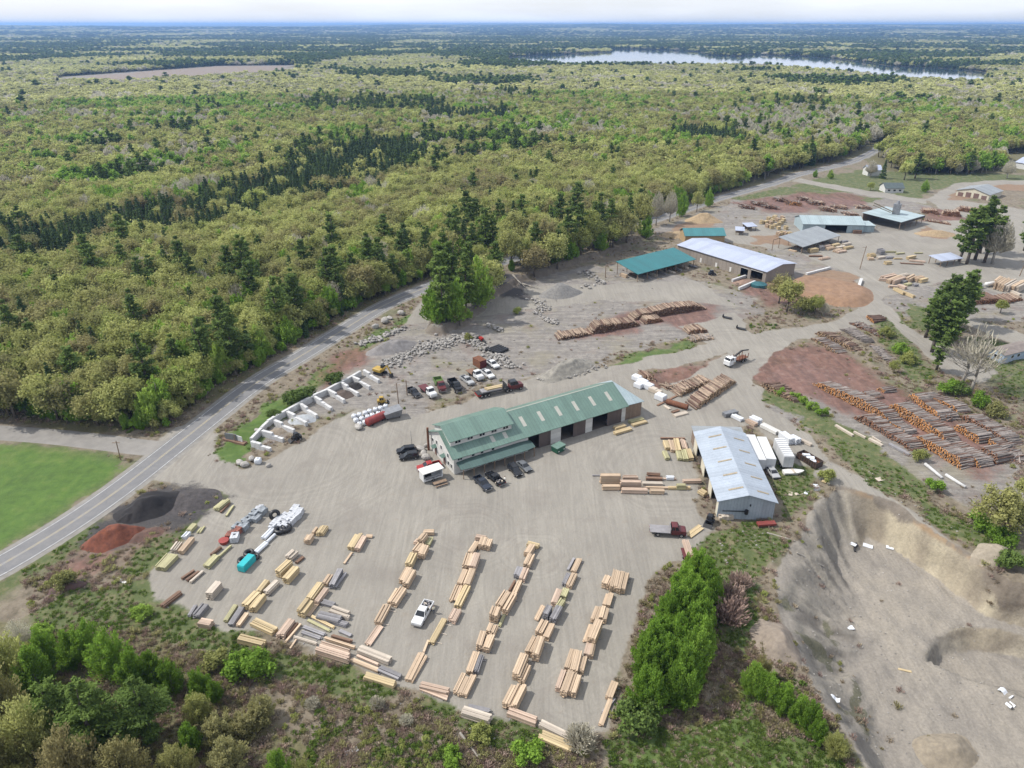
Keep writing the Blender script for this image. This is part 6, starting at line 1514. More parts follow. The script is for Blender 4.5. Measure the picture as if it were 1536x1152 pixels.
for (bx, by), (tx, ty), r, lab in (((181, 690), (184, 660), .14, 'wooden utility pole on the field corner by the side road'), (z5(1415, 470), z5(1405, 300), .16, 'wooden pole beside the white bulk bags'), (z5(1485, 400), z5(1483, 275), .16, 'dark pole beside the parked black pickup'), (za(985, 790), za(1008, 615), .18, 'tall yard light pole standing in the open upper yard'), (zc(1490, 275), zc(1530, 140), .18, 'utility pole at the upper right edge behind the lumber block'), (z5(1524, 810), z5(1520, 690), .06, 'thin pale pole by the black cars')):
    g_ = GP(bx, by); k = (by - ty) / (F_PX / (g_.y * CP + CAMH * SP) * CP); o = empty('utility_pole', g_, 0, lab, 'pole'); MB().tube((0, 0, -.3), ((tx - bx) * .12 * k / 9, 0, k), r, r * .7, 8).build('shaft', M['wood_barn'] if r > .1 else M['steel_grey'], o)
    if r > .12: MB().bar((-.9, .12, k - .6), (.9, .12, k - .6), .12).build('crossarm', M['wood_barn'], o)
a, b = GP(*z5(15, 770)), GP(*z5(130, 800)); o = empty('entrance_sign', (a + b) / 2, math.atan2(b.y - a.y, b.x - a.x), 'weathered grey slab sign on a low brown timber base on the berm', 'sign')
MB().box(-3.2, 3.2, -.7, .7, -.3, .55).build('base', M['wood_brown'], o); MB().box(-2.6, .6, -.1, .1, .55, 2.3).build('board', M['steel_grey'], o, rz=.15); MB().box(-1.2, 2.2, .2, .42, .55, 1.9).build('back_board', M['concrete'], o, rz=-.1)
for x in (-2.3, .3): MB().bar((x, -.3, .5), (x, -.3, 2.5), .15).build('post', M['wood_barn'], o)
# ------------------------------------------------------------------ vehicles and machines (x forward, y left, z up)
def paint(name, c, rough=.3): return mat(name, c, rough, .12, .8)
PT = {'white': paint('paint_white', (.78, .79, .8)), 'black': paint('paint_black', (.012, .013, .016), .22), 'navy': paint('paint_navy', (.02, .028, .045), .22), 'grey': paint('paint_grey', (.14, .15, .16), .3), 'silver': paint('paint_silver', (.45, .46, .47), .3),
      'red': paint('paint_red', (.38, .025, .02), .3), 'maroon': paint('paint_maroon', (.12, .018, .02), .4), 'yellow': paint('paint_yellow', (.5, .33, .06), .5), 'green': paint('paint_green', (.01, .095, .055), .45), 'olive': paint('paint_olive', (.12, .2, .05), .6)}
WHEELS = {}
def wheel(root, x, y, r=.38, w=.26):
    key = (r, w)
    if key not in WHEELS: WHEELS[key] = (MB().tube((0, -w / 2, 0), (0, w / 2, 0), r, n=16).mesh('tyre', M['rubber']), MB().tube((0, -w / 2 - .012, 0), (0, w / 2 + .012, 0), r * .56, n=12).mesh('rim', M['rim_steel']))
    o = empty('wheel', (x, y, r)); o.parent = root; link('tyre', WHEELS[key][0], o); link('rim', WHEELS[key][1], o); return o
def lamps(root, xf, xr, y, zf, zr, s=.14):
    for sg in (-1, 1):
        MB().box(xf, xf + .04, sg * y - .18, sg * y + .18, zf, zf + s).build('headlight', M['lamp_clear'], root); MB().box(xr - .04, xr, sg * y - .1, sg * y + .1, zr, zr + .22).build('tail_light', M['lamp_red'], root)
def cabin(root, m, x0, x1, tx0, tx1, w, tw, z0, z1):
    """glasshouse with posts, and the roof on it"""
    g = MB().loft([[(x0, -w, z0), (x1, -w, z0), (x1, w, z0), (x0, w, z0)], [(tx0, -tw, z1), (tx1, -tw, z1), (tx1, tw, z1), (tx0, tw, z1)]]); g.build('glass', M['glass_dark'], root)
    p = MB(); lo = [(x0, -w, z0), (x1, -w, z0), (x1, w, z0), (x0, w, z0)]; hi = [(tx0, -tw, z1), (tx1, -tw, z1), (tx1, tw, z1), (tx0, tw, z1)]
    for a, b in zip(lo, hi): p.bar(a, b, .09)
    for s in (0, 2):
        j = 1 if s == 0 else 3; a = Vector(lo[s]).lerp(Vector(lo[j]), .48); b = Vector(hi[s]).lerp(Vector(hi[j]), .48); p.bar(a, b, .11)
    p.loft([[(tx0 - .05, -tw - .04, z1 - .02), (tx1 + .06, -tw - .04, z1 - .02), (tx1 + .06, tw + .04, z1 - .02), (tx0 - .05, tw + .04, z1 - .02)], [(tx0 + .05, -tw + .06, z1 + .09), (tx1 - .06, -tw + .06, z1 + .09), (tx1 - .06, tw - .06, z1 + .09), (tx0 + .05, tw - .06, z1 + .09)]])
    p.build('cab_roof', m, root)
def place(name, c, h, label, cat, grp=None, dz=0.0):
    """c: photo point of the middle of the footprint; h: photo vector rear -> front"""
    g_ = GP(*c, dz); a = G(c[0] - h[0] / 2, c[1] - h[1] / 2); b = G(c[0] + h[0] / 2, c[1] + h[1] / 2); return empty(name, g_, math.atan2(b[1] - a[1], b[0] - a[0]), label, cat, grp)
def pickup(c, h, col, label, load=None):
    r = place('pickup_truck', c, h, label, 'pickup truck'); m = PT[col]
    MB().prism([(2.72, .42), (2.84, .62), (2.8, 1.0), (2.6, 1.08), (1.25, 1.16), (-.78, 1.16), (-.78, .42)], -.96, .96).build('body', m, r, bevel=.07)
    b = MB(); b.box(-2.85, -.79, -.96, -.84, .5, 1.14); b.box(-2.85, -.79, .84, .96, .5, 1.14); b.box(-2.85, -2.75, -.84, .84, .5, 1.12); b.build('bed', m, r)
    MB().box(-2.75, -.79, -.84, .84, .52, .64).build('bed_floor', M['black_plastic'], r); cabin(r, m, -.8, 1.3, -.66, .52, .9, .72, 1.15, 1.76)
    MB().box(2.78, 2.95, -.9, .9, .42, .62).box(-2.97, -2.86, -.9, .9, .48, .66).build('bumper', M['rim_steel'], r); lamps(r, 2.82, -2.86, .72, .8, .75)
    for x in (1.85, -1.75):
        for y in (-.86, .86): wheel(r, x, y)
    if load: load(r)
    return r
def car(c, h, col, label, suv=True, name='car'):
    r = place(name, c, h, label, 'car'); m = PT[col]; t_ = 1.68 if suv else 1.46
    MB().prism([(2.2, .35), (2.34, .55), (2.28, .85), (1.15, 1.03), (-2.1, 1.05), (-2.32, .9), (-2.3, .4)], -.9, .9).build('body', m, r, bevel=.08)
    if suv: cabin(r, m, -2.15, 1.2, -1.85, .35, .84, .68, 1.03, t_)
    else: cabin(r, m, -1.6, 1.15, -1.0, .3, .84, .64, 1.03, t_)
    MB().box(2.26, 2.38, -.8, .8, .36, .56).box(-2.4, -2.3, -.8, .8, .4, .6).build('bumper', M['black_plastic'], r); lamps(r, 2.3, -2.32, .66, .68, .72)
    for x in (1.45, -1.4):
        for y in (-.82, .82): wheel(r, x, y, .34, .22)
    return r
def truck(c, h, cabc, bedc, label, kind='flat', L=7.6, name='flatbed_truck', hood=True):
    r = place(name, c, h, label, 'truck'); m = PT[cabc]; bm_ = PT[bedc] if isinstance(bedc, str) else bedc; xf = L / 2
    MB().box(-xf, xf - .3, -.42, .42, .62, .85).build('chassis', M['chassis'], r); cx = xf - 1.5
    MB().prism([(xf, .55), (xf + .02, 1.25), (xf - .15, 1.55), (cx, 1.72), (cx - 1.5, 1.72), (cx - 1.5, .6)], -1.0, 1.0).build('cab', m, r, bevel=.08)
    cabin(r, m, cx - 1.5, cx + .1, cx - 1.42, cx - .3, .96, .86, 1.7, 2.5); lamps(r, xf, -xf, .78, .9, .9); MB().box(xf - .02, xf + .14, -1.05, 1.05, .5, .72).build('bumper', M['rim_steel'], r)
    bx1 = cx - 1.62
    if kind == 'flat':
        MB().box(-xf, bx1, -1.22, 1.22, 1.08, 1.22).box(bx1 - .1, bx1, -1.22, 1.22, 1.22, 2.1).build('flat_bed', bm_, r)
    elif kind == 'dump':
        b = MB(); b.box(-xf, bx1, -1.2, 1.2, 1.0, 1.12)
        for y in (-1.2, 1.1): b.box(-xf, bx1, y, y + .1, 1.12, 2.0)
        b.box(-xf, -xf + .1, -1.1, 1.1, 1.12, 1.95); b.box(bx1 - .1, bx1, -1.1, 1.1, 1.12, 2.2); b.build('dump_body', bm_, r)
    elif kind == 'box':
        MB().box(-xf, bx1, -1.2, 1.2, 1.0, 3.0).build('box_body', bm_, r, bevel=.04)
    for x in (xf - .95, -xf + 1.6) + ((-xf + .5,) if L > 7.8 else ()):
        for y in (-.95, .95): wheel(r, x, y, .48, .3)
    return r
def ev(a, b): return (b[0] - a[0], b[1] - a[1])
z58 = zt(580, 560); z56 = zt(560, 460)
def scrap(r):
    for i in range(7): MB().rbox((rg.uniform(-2.4, -1.1), rg.uniform(-.6, .6)), rg.uniform(.4, 1.2), .25, .3, rg.uniform(0, 3), .64).build('load', M['wood_pale' if i % 2 else 'wood_grey'], r)
pickup((634.5, 924), (-23, 40), 'white', 'white pickup truck parked between two lumber rows', scrap)
pickup(z58(790, 925), (105, 105), 'navy', 'dark pickup before the store porch, leftmost of the four cars')
pickup(z58(893, 885), (-120, -95), 'black', 'black pickup before the store with junk in its open bed', scrap)
car(z58(1055, 818), (95, 105), 'black', 'black car before the store porch, second from the right')
car(z58(1128, 782), (85, 70), 'grey', 'dark grey car nearest the shed doors of the store', False)
car(z58(163, 650), (-125, 15), 'black', 'black car beside the store gable, farther of two')
car(z58(186, 700), (-130, 18), 'black', 'black car beside the store gable, nearer of two')
pickup(z58(350, 785), (-165, 40), 'red', 'red pickup behind the white food trailer')
o = place('food_trailer', z58(368, 868), (150, -50), 'white food trailer with open counter beside the store corner', 'trailer')
b = MB(); b.box(-2.4, 2.4, .95, 1.1, .5, 2.7); b.box(-2.4, -2.25, -1.1, .95, .5, 2.7); b.box(2.25, 2.4, -1.1, .95, .5, 2.7); b.box(-2.25, 2.25, -1.1, -.95, .5, 1.2); b.box(-2.25, 2.25, -.95, .95, .5, .6); b.build('body', PT['white'], o); MB().box(-2.6, 2.6, -1.45, 1.25, 2.71, 2.86).build('roof', M['white_paint'], o)
MB().box(-2.0, 2.0, -1.5, -1.11, 1.12, 1.2).build('counter', M['steel_grey'], o); MB().box(-1.2, .2, .4, .94, .62, 1.9).build('cooker', M['black_plastic'], o)
for y in (-1.0, 1.0): wheel(o, 0, y, .36, .22)
o = place('picnic_table', z58(440, 915), (80, -25), 'small wooden table with posts beside the food trailer', 'table')
MB().box(-1.6, 1.6, -.5, .5, .72, .8).build('tabletop', M['wood_barn'], o)
for y in (-.9, .9): MB().box(-1.6, 1.6, y - .14, y + .14, .4, .46).build('bench', M['wood_barn'], o)
for x in (-1.2, 1.2): MB().bar((x, -.9, 0), (x, -.3, .75), .1).bar((x, .9, 0), (x, .3, .75), .1).build('leg', M['wood_barn'], o)
pickup(z56(333, 722), (70, 62), 'black', 'black pickup at the left end of the rear truck park')
truck(z56(450, 715), (130, 110), 'white', 'maroon', 'white cab flatbed truck with maroon deck in the rear park', L=7.6)
truck(z56(550, 668), (70, 120), 'maroon', 'olive', 'maroon dump truck with green lined body in the rear park', 'dump', 7.2, 'dump_truck')
truck(z56(675, 675), (80, 90), 'black', 'black', 'black dump truck in the rear park', 'dump', 6.6, 'dump_truck')
pickup(z56(772, 622), (80, 60), 'silver', 'silver pickup in the rear park beside the black dump truck')
truck(z56(838, 578), (110, 75), 'white', M['wood_brown'], 'white flatbed truck with brown deck in the rear park', L=6.8)
pickup(z56(940, 570), (85, 62), 'white', 'white pickup beside the brown decked flatbed truck')
pickup(z56(980, 488), (80, 55), 'white', 'white pickup farthest back, next to the red box container')
o = place('box_container', z56(875, 488), (60, 35), 'small dark red box container behind the rear truck park', 'container'); MB().box(-1.9, 1.9, -1.2, 1.2, .05, 2.5).build('box', M['rust'], o); MB().box(1.91, 1.97, -1.1, -.03, .15, 2.4).box(1.91, 1.97, .03, 1.1, .15, 2.4).build('door', PT['maroon'], o)
# flatbed rig behind the store
a, b = z56(850, 752), z56(1225, 672); r = place('flatbed_rig', ((a[0] + b[0]) / 2, (a[1] + b[1]) / 2 - 1), ev(a, b), 'long black flatbed rig with tractor parked behind the store', 'truck'); RL = float(np.linalg.norm(G(*b) - G(*a))) / 2
MB().box(-RL, RL - 5.2, -1.25, 1.25, 1.15, 1.4).build('deck', M['chassis'], r); MB().box(RL - 6, RL, -.45, .45, .65, .95).build('chassis', M['chassis'], r)
MB().prism([(RL, .6), (RL, 1.7), (RL - 1.4, 1.95), (RL - 4.0, 1.95), (RL - 4.0, .7)], -1.1, 1.1).build('cab', PT['maroon'], r, bevel=.08); cabin(r, PT['black'], RL - 3.9, RL - 1.5, RL - 3.8, RL - 1.9, 1.05, .95, 1.93, 2.9); MB().box(RL - 5.4, RL - 5.2, -1.2, 1.2, 1.4, 2.8).build('headboard', M['chassis'], r)
MB().box(-RL - .05, -RL + 1.0, -1.2, 1.2, .7, 1.14).build('tail_frame', PT['red'], r); lamps(r, RL, -RL - .06, .85, .9, .8)
stack_mb(5.5, 1.5, .9).build('load', M['wood_yellow'], r, (RL - 8.6, 0, 1.41)); MB().rbox((-2.6, 0), 6, 2.2, .35, 0, 1.41).build('load', M['wood_grey'], r)
for x in (-RL + 1.2, -RL + 2.3, -RL + 3.4, RL - 5.0, RL - 3.9, RL - .9):
    for y in (-1.02, 1.02): wheel(r, x, y, .5, .34)
# maroon trucks by the right
truck((1001, 801), (90, 6), 'maroon', M['wood_grey'], 'maroon truck with weathered flat deck alone in the open yard', L=7.2)
r = truck((1035, 846), (12, 36), 'maroon', 'maroon', 'old maroon truck half hidden by the green clump carrying long boards', L=6.5); stack_mb(7.0, 1.2, .6).build('load', M['wood_pink'], r, (-1.6, 0, 1.25))
# box trailers beside the warehouse
def box_trailer(a, b, w, h, m, label, ribs=False, name='box_trailer'):
    A_, B_ = G(*a, h + 1.0), G(*b, h + 1.0); L_ = float(np.linalg.norm(B_ - A_)); c_ = (A_ + B_) / 2; o = empty(name, (c_[0], c_[1], hz(c_)), math.atan2(B_[1] - A_[1], B_[0] - A_[0]), label, 'trailer')
    MB().box(-L_ / 2, L_ / 2, -w / 2, w / 2, 1.0, h + 1.0).build('box', m, o, bevel=.05); MB().box(-L_ / 2 + .3, L_ / 2 - .3, -.5, .5, .75, .99).build('chassis', M['chassis'], o)
    MB().box(-L_ / 2 - .06, -L_ / 2 - .01, -w / 2 + .06, -.03, 1.1, h + .9).box(-L_ / 2 - .06, -L_ / 2 - .01, .03, w / 2 - .06, 1.1, h + .9).build('rear_door', m, o)
    if ribs:
        for x in np.linspace(-L_ / 2 + .5, L_ / 2 - .5, 9): MB().box(x - .3, x + .3, -w / 2 + .08, w / 2 - .08, h + 1.0, h + 1.14).build('roof_vent', M['white_metal'], o)
    for x in (-L_ / 2 + 1.3, -L_ / 2 + 2.4):
        for y in (-w * .4, w * .4): wheel(o, x, y, .48, .3)
    MB().bar((L_ / 2 - 2.2, -.8, .0), (L_ / 2 - 2.2, -.8, .75), .14).bar((L_ / 2 - 2.2, .8, 0), (L_ / 2 - 2.2, .8, .75), .14).build('landing_leg', M['chassis'], o); return o
z98 = zt(980, 580)
box_trailer(z98(890, 594), z98(798, 388), 2.3, 2.6, M['white_metal'], 'white box trailer parked right against the warehouse')
box_trailer(z98(975, 584), z98(892, 402), 2.25, 2.5, M['white_metal'], 'white box trailer second from the warehouse')
box_trailer(z98(1122, 578), z98(1038, 425), 2.4, 2.9, M['steel_white'], 'grey white ribbed trailer third from the warehouse', True)
a, b = z98(1205, 560), z98(1365, 655); A_, B_ = G(*a, .5), G(*b, .5); c_ = (A_ + B_) / 2; L_ = float(np.linalg.norm(B_ - A_)); o = empty('roll_off_bin', (c_[0], c_[1], hz(c_)), math.atan2(B_[1] - A_[1], B_[0] - A_[0]), 'long black open rubbish bin right of the trailers', 'bin')
bm_ = mat('bin_black', (.03, .03, .028), .7, .4, 1.5, c2=(.10, .05, .03)); q = MB(); q.box(-L_ / 2, L_ / 2, -1.2, 1.2, .1, .25)
for y in (-1.2, 1.1): q.box(-L_ / 2, L_ / 2, y, y + .1, .25, 1.6)
for x in (-L_ / 2, L_ / 2 - .1): q.box(x, x + .1, -1.1, 1.1, .25, 1.6)
q.build('shell', bm_, o); q = MB()
for x in np.linspace(-L_ / 2 + .5, L_ / 2 - .5, 8): q.box(x - .06, x + .06, -1.29, -1.2, .2, 1.5).box(x - .06, x + .06, 1.2, 1.29, .2, 1.5)
q.build('side_post', bm_, o); MB().box(-L_ / 2 + .1, L_ / 2 - .1, -1.1, 1.1, .26, .9).build('rubbish', M['rust'], o); q = MB()
for i in range(9): q.rbox((rg.uniform(-L_ / 2 + 1, L_ / 2 - 1), rg.uniform(-.6, .6)), rg.uniform(.8, 2), .7, .3, rg.uniform(0, 3), .95 + .05 * i)
q.build('scrap', M['plastic_white'], o)
# wrapped packs behind the trailers
for i, (x1, y1, x2, y2, w, h, m, lab) in enumerate(((575, 215, 690, 188, 1.6, 1.2, 'steel_grey', 'grey wrapped pack at the head of the white row'), (650, 220, 740, 265, 1.5, .9, 'plastic_white', 'white wrapped pack next to the grey wrapped pack'), (800, 235, 890, 275, 1.6, 1.6, 'plastic_white', 'double height white wrapped pack beside a tan one'), (770, 265, 850, 308, 1.3, .8, 'wood_pink', 'tan pack beside the double height white pack'), (890, 300, 1040, 375, 1.5, .9, 'white_paint', 'long pale pack midway along the white row'), (1055, 360, 1150, 430, 1.8, 1.8, 'plastic_white', 'large white wrapped pack behind the ribbed trailer'), (1130, 395, 1205, 435, 1.8, 1.5, 'plastic_white', 'white wrapped pack right of the large white pack'), (1210, 430, 1305, 475, .9, .6, 'wood_pale', 'low pale pack at the tail of the white row'))):
    A_, B_ = G(*z98(x1, y1), h), G(*z98(x2, y2), h); c_ = (A_ + B_) / 2; L_ = float(np.linalg.norm(B_ - A_)); an = math.atan2(B_[1] - A_[1], B_[0] - A_[0]); o = empty('wrapped_pack', (c_[0], c_[1], hz(c_)), an, lab, 'pack'); stack_mb(L_, w, h).build('boards', M[m], o, (0, 0, .12)); MB().box(-L_ * .4, -L_ * .36, -w / 2, w / 2, -.05, .11).box(L_ * .36, L_ * .4, -w / 2, w / 2, -.05, .11).build('bearer', M['wood_grey'], o)
for i, (x, y, s, lab) in enumerate(((935, 165, 1.7, 'large white wrapped bale at the store corner by the logs'), (980, 205, 1.9, 'white wrapped bale second from the store corner'), (1030, 235, 1.8, 'white wrapped bale in the middle of the bale line'), (950, 225, 1.6, 'low white bale beside the bale line'), (1130, 325, 1.9, 'white bale at the tail of the bale line'), (1070, 262, 1.5, 'tan bale between white bales'), (1110, 280, 1.3, 'small tan bale near the tail of the bale line'))):
    pallet(z780(x + 25, y), s * 1.5, s * 1.1, s * .8, M['plastic_white'] if 'tan' not in lab else M['wood_pale'], -.8, lab, 'wrapped_bale', kind='wrap', cat='bale')
g_ = GP(*z780(1290, 385)); o = empty('boiler_tank', g_, -.6, 'rusty brown cylinder tank among boards by the log pile', 'tank'); MB().tube((-3, 0, .8), (3, 0, .8), .75, n=14).build('shell', M['rust'], o); MB().box(-2, -1.7, -.6, .6, -.05, .3).box(1.7, 2, -.6, .6, -.05, .3).build('saddle', M['chassis'], o)
for x1, y1, x2, y2, w, h, m, lab in ((1130, 370, 1290, 290, .6, .3, 'wood_brown', 'brown plank lying up toward the log pile'), (1185, 370, 1235, 400, .7, .3, 'wood_pale', 'pale short board bundle by the rusty tank'), (1250, 425, 1310, 405, .8, .4, 'wood_brown', 'brown board bundle before the rusty tank'), (1265, 455, 1375, 425, 1.4, .4, 'wood_pale', 'wide weathered board bundle nearest the road fork')):
    A_, B_ = G(*z780(x1, y1), h), G(*z780(x2, y2), h); c_ = (A_ + B_) / 2; stk = empty('board_bundle', (c_[0], c_[1], hz(c_)), math.atan2(B_[1] - A_[1], B_[0] - A_[0]), lab, 'boards'); stack_mb(float(np.linalg.norm(B_ - A_)), w, h).build('boards', M[m], stk); MB().box(-.1, .1, -w / 2 - .1, w / 2 + .1, -.08, -.002).build('bearer', M['wood_grey'], stk)
# dumpster at the shed doors
o = place('dumpster', z58(1412, 640), (95, -50), 'green dumpster with pale green lid at the shed doors', 'dumpster')
MB().prism([(-1.3, .2), (1.3, .2), (1.45, 1.6), (-1.45, 1.6)], -1.0, 1.0).build('bin', PT['green'], o); MB().box(-1.55, 1.55, -1.1, 1.1, 1.61, 1.75).build('lid', M['roof_green'], o)
for x in (-.9, .9): MB().box(x - .12, x + .12, -1.12, -1.0, .6, .85).build('lift_pocket', M['white_paint'], o)
# machines
def tracks(o, L, gap, w=.5, h=.85):
    for y in (-gap, gap):
        MB().prism([(-L / 2 + .3, 0), (L / 2 - .3, 0), (L / 2, h * .45), (L / 2 - .3, h), (-L / 2 + .3, h), (-L / 2, h * .45)], y - w / 2, y + w / 2).build('track', M['rubber'], o)
def excavator(c, h, label, col='yellow'):
    o = place('excavator', c, h, label, 'excavator'); m = PT[col]; tracks(o, 3.6, 1.0)
    MB().box(-2.0, 1.0, -1.2, 1.2, .95, 1.9).build('body', m, o, bevel=.1); MB().loft([[(0, .2, 1.9), (1.3, .2, 1.9), (1.3, 1.15, 1.9), (0, 1.15, 1.9)], [(.1, .25, 2.9), (1.1, .25, 2.9), (1.1, 1.1, 2.9), (.1, 1.1, 2.9)]]).build('cab', M['glass_dark'], o)
    MB().bar((.9, -.3, 1.6), (3.2, -.3, 3.6), .4).build('boom', m, o); MB().bar((3.2, -.3, 3.6), (4.4, -.3, 1.4), .32).build('arm', m, o); MB().prism([(4.1, .3), (4.9, .4), (4.7, 1.4), (4.2, 1.4)], -.8, .2).build('bucket', M['chassis'], o); return o
excavator(z5(1265, 225), (50, 15), 'yellow excavator between concrete bays and the rubble wall')
def skid(c, h, label, col):
    o = place('skid_loader', c, h, label, 'loader'); m = PT[col]; MB().box(-1.3, .9, -.6, .6, .4, 1.3).build('body', m, o, bevel=.06); cabin(o, m, -.7, .5, -.6, .4, .55, .5, 1.3, 2.05)
    for s in (-.7, .7): MB().bar((-1.2, s, 1.3), (1.4, s, .5), .14).build('lift_arm', m, o)
    MB().prism([(1.3, .1), (2.0, .1), (1.4, .75)], -.9, .9).build('bucket', M['chassis'], o)
    for x in (-.75, .6):
        for y in (-.72, .72): wheel(o, x, y, .4, .3)
    return o
skid(z5(575, 770), (-45, 15), 'small black loader at the lower concrete bays', 'black'); skid(z5(1280, 468), (50, -5), 'small yellow loader behind the white bulk bags', 'yellow'); skid((1064, 785), (-8, 18), 'dark forklift loader beside the warehouse corner', 'black'); skid(z8(845, 508), (60, -12), 'dark loader in front of the bluish white roofed shed', 'navy')
o = place('trencher', (722, 511), (14, 10), 'red and black trencher on the ground beside the rubble wall', 'machine'); MB().box(-.9, .9, -.5, .5, .35, 1.2).build('body', PT['red'], o, bevel=.05); MB().bar((.8, 0, .7), (3.0, 0, .35), .35).build('digging_arm', M['chassis'], o); MB().box(-2.2, -1.0, -.6, .6, .2, .9).build('engine_box', M['chassis'], o)
for x in (-.5, .5):
    for y in (-.6, .6): wheel(o, x, y, .32, .2)
# log loader truck
a, b = z7(1320, 615), z7(1470, 555); o = place('log_loader', ((a[0] + b[0]) / 2, (a[1] + b[1]) / 2), ev(b, a), 'dark log loader truck with white cab at the yard fork', 'truck')
MB().box(-5.5, 3.5, -.5, .5, .7, 1.1).build('chassis', M['chassis'], o); MB().box(1.6, 3.6, -1.15, 1.15, .6, 2.1).build('cab', PT['white'], o, bevel=.08); cabin(o, PT['white'], 1.6, 3.4, 1.7, 3.0, 1.08, .95, 2.1, 2.9)
MB().box(.2, 1.3, -.8, .8, 1.1, 2.6).build('crane_base', PT['white'], o); MB().bar((.6, 0, 2.4), (-3.2, 0, 3.6), .4).build('boom', M['chassis'], o); MB().bar((-3.2, 0, 3.6), (-6.5, 0, 3.0), .3).build('arm', M['chassis'], o)
for x in (-5.2, -3.8, -2.4, -1): MB().bar((x, -1.1, 1.1), (x, -1.1, 2.6), .15).bar((x, 1.1, 1.1), (x, 1.1, 2.6), .15).build('stake', M['rust'], o)
MB().box(-5.5, -.6, -1.0, 1.0, 1.1, 1.3).build('bunk', M['rust'], o)
for x in (2.7, -3, -4.3):
    for y in (-.98, .98): wheel(o, x, y, .52, .32)
for x, y, lab in ((1350, 268, 'black wood trailer frame lying by the yard crossing'), (1447, 345, 'small black crate at the yard crossing')):
    g_ = GP(*z7(x, y)); o = empty('scrap_trailer', g_, -.6, lab, 'trailer'); MB().box(-1.6, 1.6, -.6, .6, .3, .5).box(-1.6, -1.4, -.6, .6, .5, 1.2).build('deck', M['chassis'], o)
    for q in (-1.1, 1.1): MB().bar((q, -.5, -.05), (q, -.5, .31), .14).bar((q, .5, -.05), (q, .5, .31), .14).build('leg', M['rust'], o)
# block bins and covered tank at the bluish roofed shed
for p, q, lab in (((985, 555), (1085, 520), 'pale block bin wall left of the shed doorway pile'), ((1030, 610), (1150, 560), 'pale block bin wall right of the shed doorway pile')):
    a, b = GP(*z8(*p)), GP(*z8(*q)); o = empty('bin_wall', a, math.atan2(b.y - a.y, b.x - a.x), lab, 'wall'); n = int((b - a).length / 1.5); mb = MB()
    for i in range(n):
        for j in range(2): mb.box(i * 1.5 + .02, i * 1.5 + 1.48, -.4 + .02 * j, .4 - .02 * j, -.1 + j * .6, .485 + j * .6)
    mb.build('blocks', M['concrete'], o)
heap('chip_heap', 'brown chip heap between two block bin walls', z8(1070, 560), 12, 8, 1.3, soil('brown_chips', (.3, .2, .15), (.2, .13, .1)), .5, seed=30)
g_ = GP(*z8(1165, 585)); tag(MB().tube((0, 0, -.1), (0, 0, 1.1), 3.0, 3.0, 20).tube((0, 0, 1.1), (0, 0, 1.7), 3.0, .6, 20).build('covered_tank', mat('dark_teal', (.02, .12, .14), .6, .3, 1), None, g_), 'low round tank under dark teal cover by the shed corner', 'tank')
a, b = GP(*za(960, 985)), GP(*za(995, 885)); o = MB().bar(a + Vector((0, 0, .5)), b + Vector((0, 0, .5)), 1.1, 1.2).build('block_barrier', M['concrete']); tag(o, 'white block barrier at the right rim of the orange chip heap', 'barrier')
a, b = GP(*za(545, 835)), GP(*za(740, 785)); o = MB().bar(a + Vector((0, 0, .4)), b + Vector((0, 0, .4)), .9, .9).build('block_barrier', M['concrete']); tag(o, 'grey block barrier along the far rim of the orange chip heap', 'barrier')
# boats, car and debris between warehouse and pit
def skiff(c, h, lab, m):
    o = place('skiff', c, h, lab, 'boat'); rings = []
    for x, w, z0 in ((-2.4, .8, .1), (-1, .95, .05), (.8, .85, .08), (1.8, .5, .25), (2.5, .06, .5)): rings.append([(x, -w, .75), (x, -w * .7, z0), (x, w * .7, z0), (x, w, .75)])
    MB().loft(rings).build('hull', m, o); MB().box(-.3, .2, -.85, .85, .76, .84).build('thwart', M['wood_pale'], o); return o
skiff(z98(1150, 715), (140, -8), 'white skiff on the weeds behind the ribbed trailer', M['white_paint'])
car(z98(975, 722), (45, 55), 'silver', 'silver car half behind the trailers on the weeds', False)
skid_o = place('fuel_skid', (1149, 788), (30, -2), 'low red metal skid against the warehouse gable', 'skid'); MB().box(-1.9, 1.9, -.6, .6, .25, .7).build('frame', mat('faded_red', (.25, .05, .04), .7, .3, 1), skid_o); MB().box(-1.7, -1.4, -.5, .5, -.05, .26).box(1.4, 1.7, -.5, .5, -.05, .26).build('leg', M['chassis'], skid_o)
pallet((1088, 778), 3.0, 1.3, .9, 'wood_pale', .05, 'grey tarped crate below the warehouse gable', kind='block')
def sheet(px_, w, l, rz, lab, m='plastic_white', tilt=.03, name='foam_sheet', cat='sheet'):
    g_ = GP(*px_, .0); w *= .8; l *= .8; n = 5; vs = []
    for i in range(n + 1):
        for j in (0, 1): vs.append((-l / 2 + l * i / n, -w / 2 + w * j, tilt * math.sin(i * 1.3) + .05))
    k = len(vs); mb = MB(); mb.add(vs + [(x, y, z + .1) for x, y, z in vs], [(2 * i, 2 * i + 1, 2 * i + 3, 2 * i + 2) for i in range(n)] + [(k + 2 * i + 2, k + 2 * i + 3, k + 2 * i + 1, k + 2 * i) for i in range(n)] + [(2 * i + 2, k + 2 * i + 2, k + 2 * i, 2 * i) for i in range(n)] + [(2 * i + 1, k + 2 * i + 1, k + 2 * i + 3, 2 * i + 3) for i in range(n)] + [(0, k, k + 1, 1), (2 * n + 1, k + 2 * n + 1, k + 2 * n, 2 * n)])
    o = mb.build(name, M[m], None, g_, rz); tag(o, lab, cat); return o
zq = zt(1256, 680)
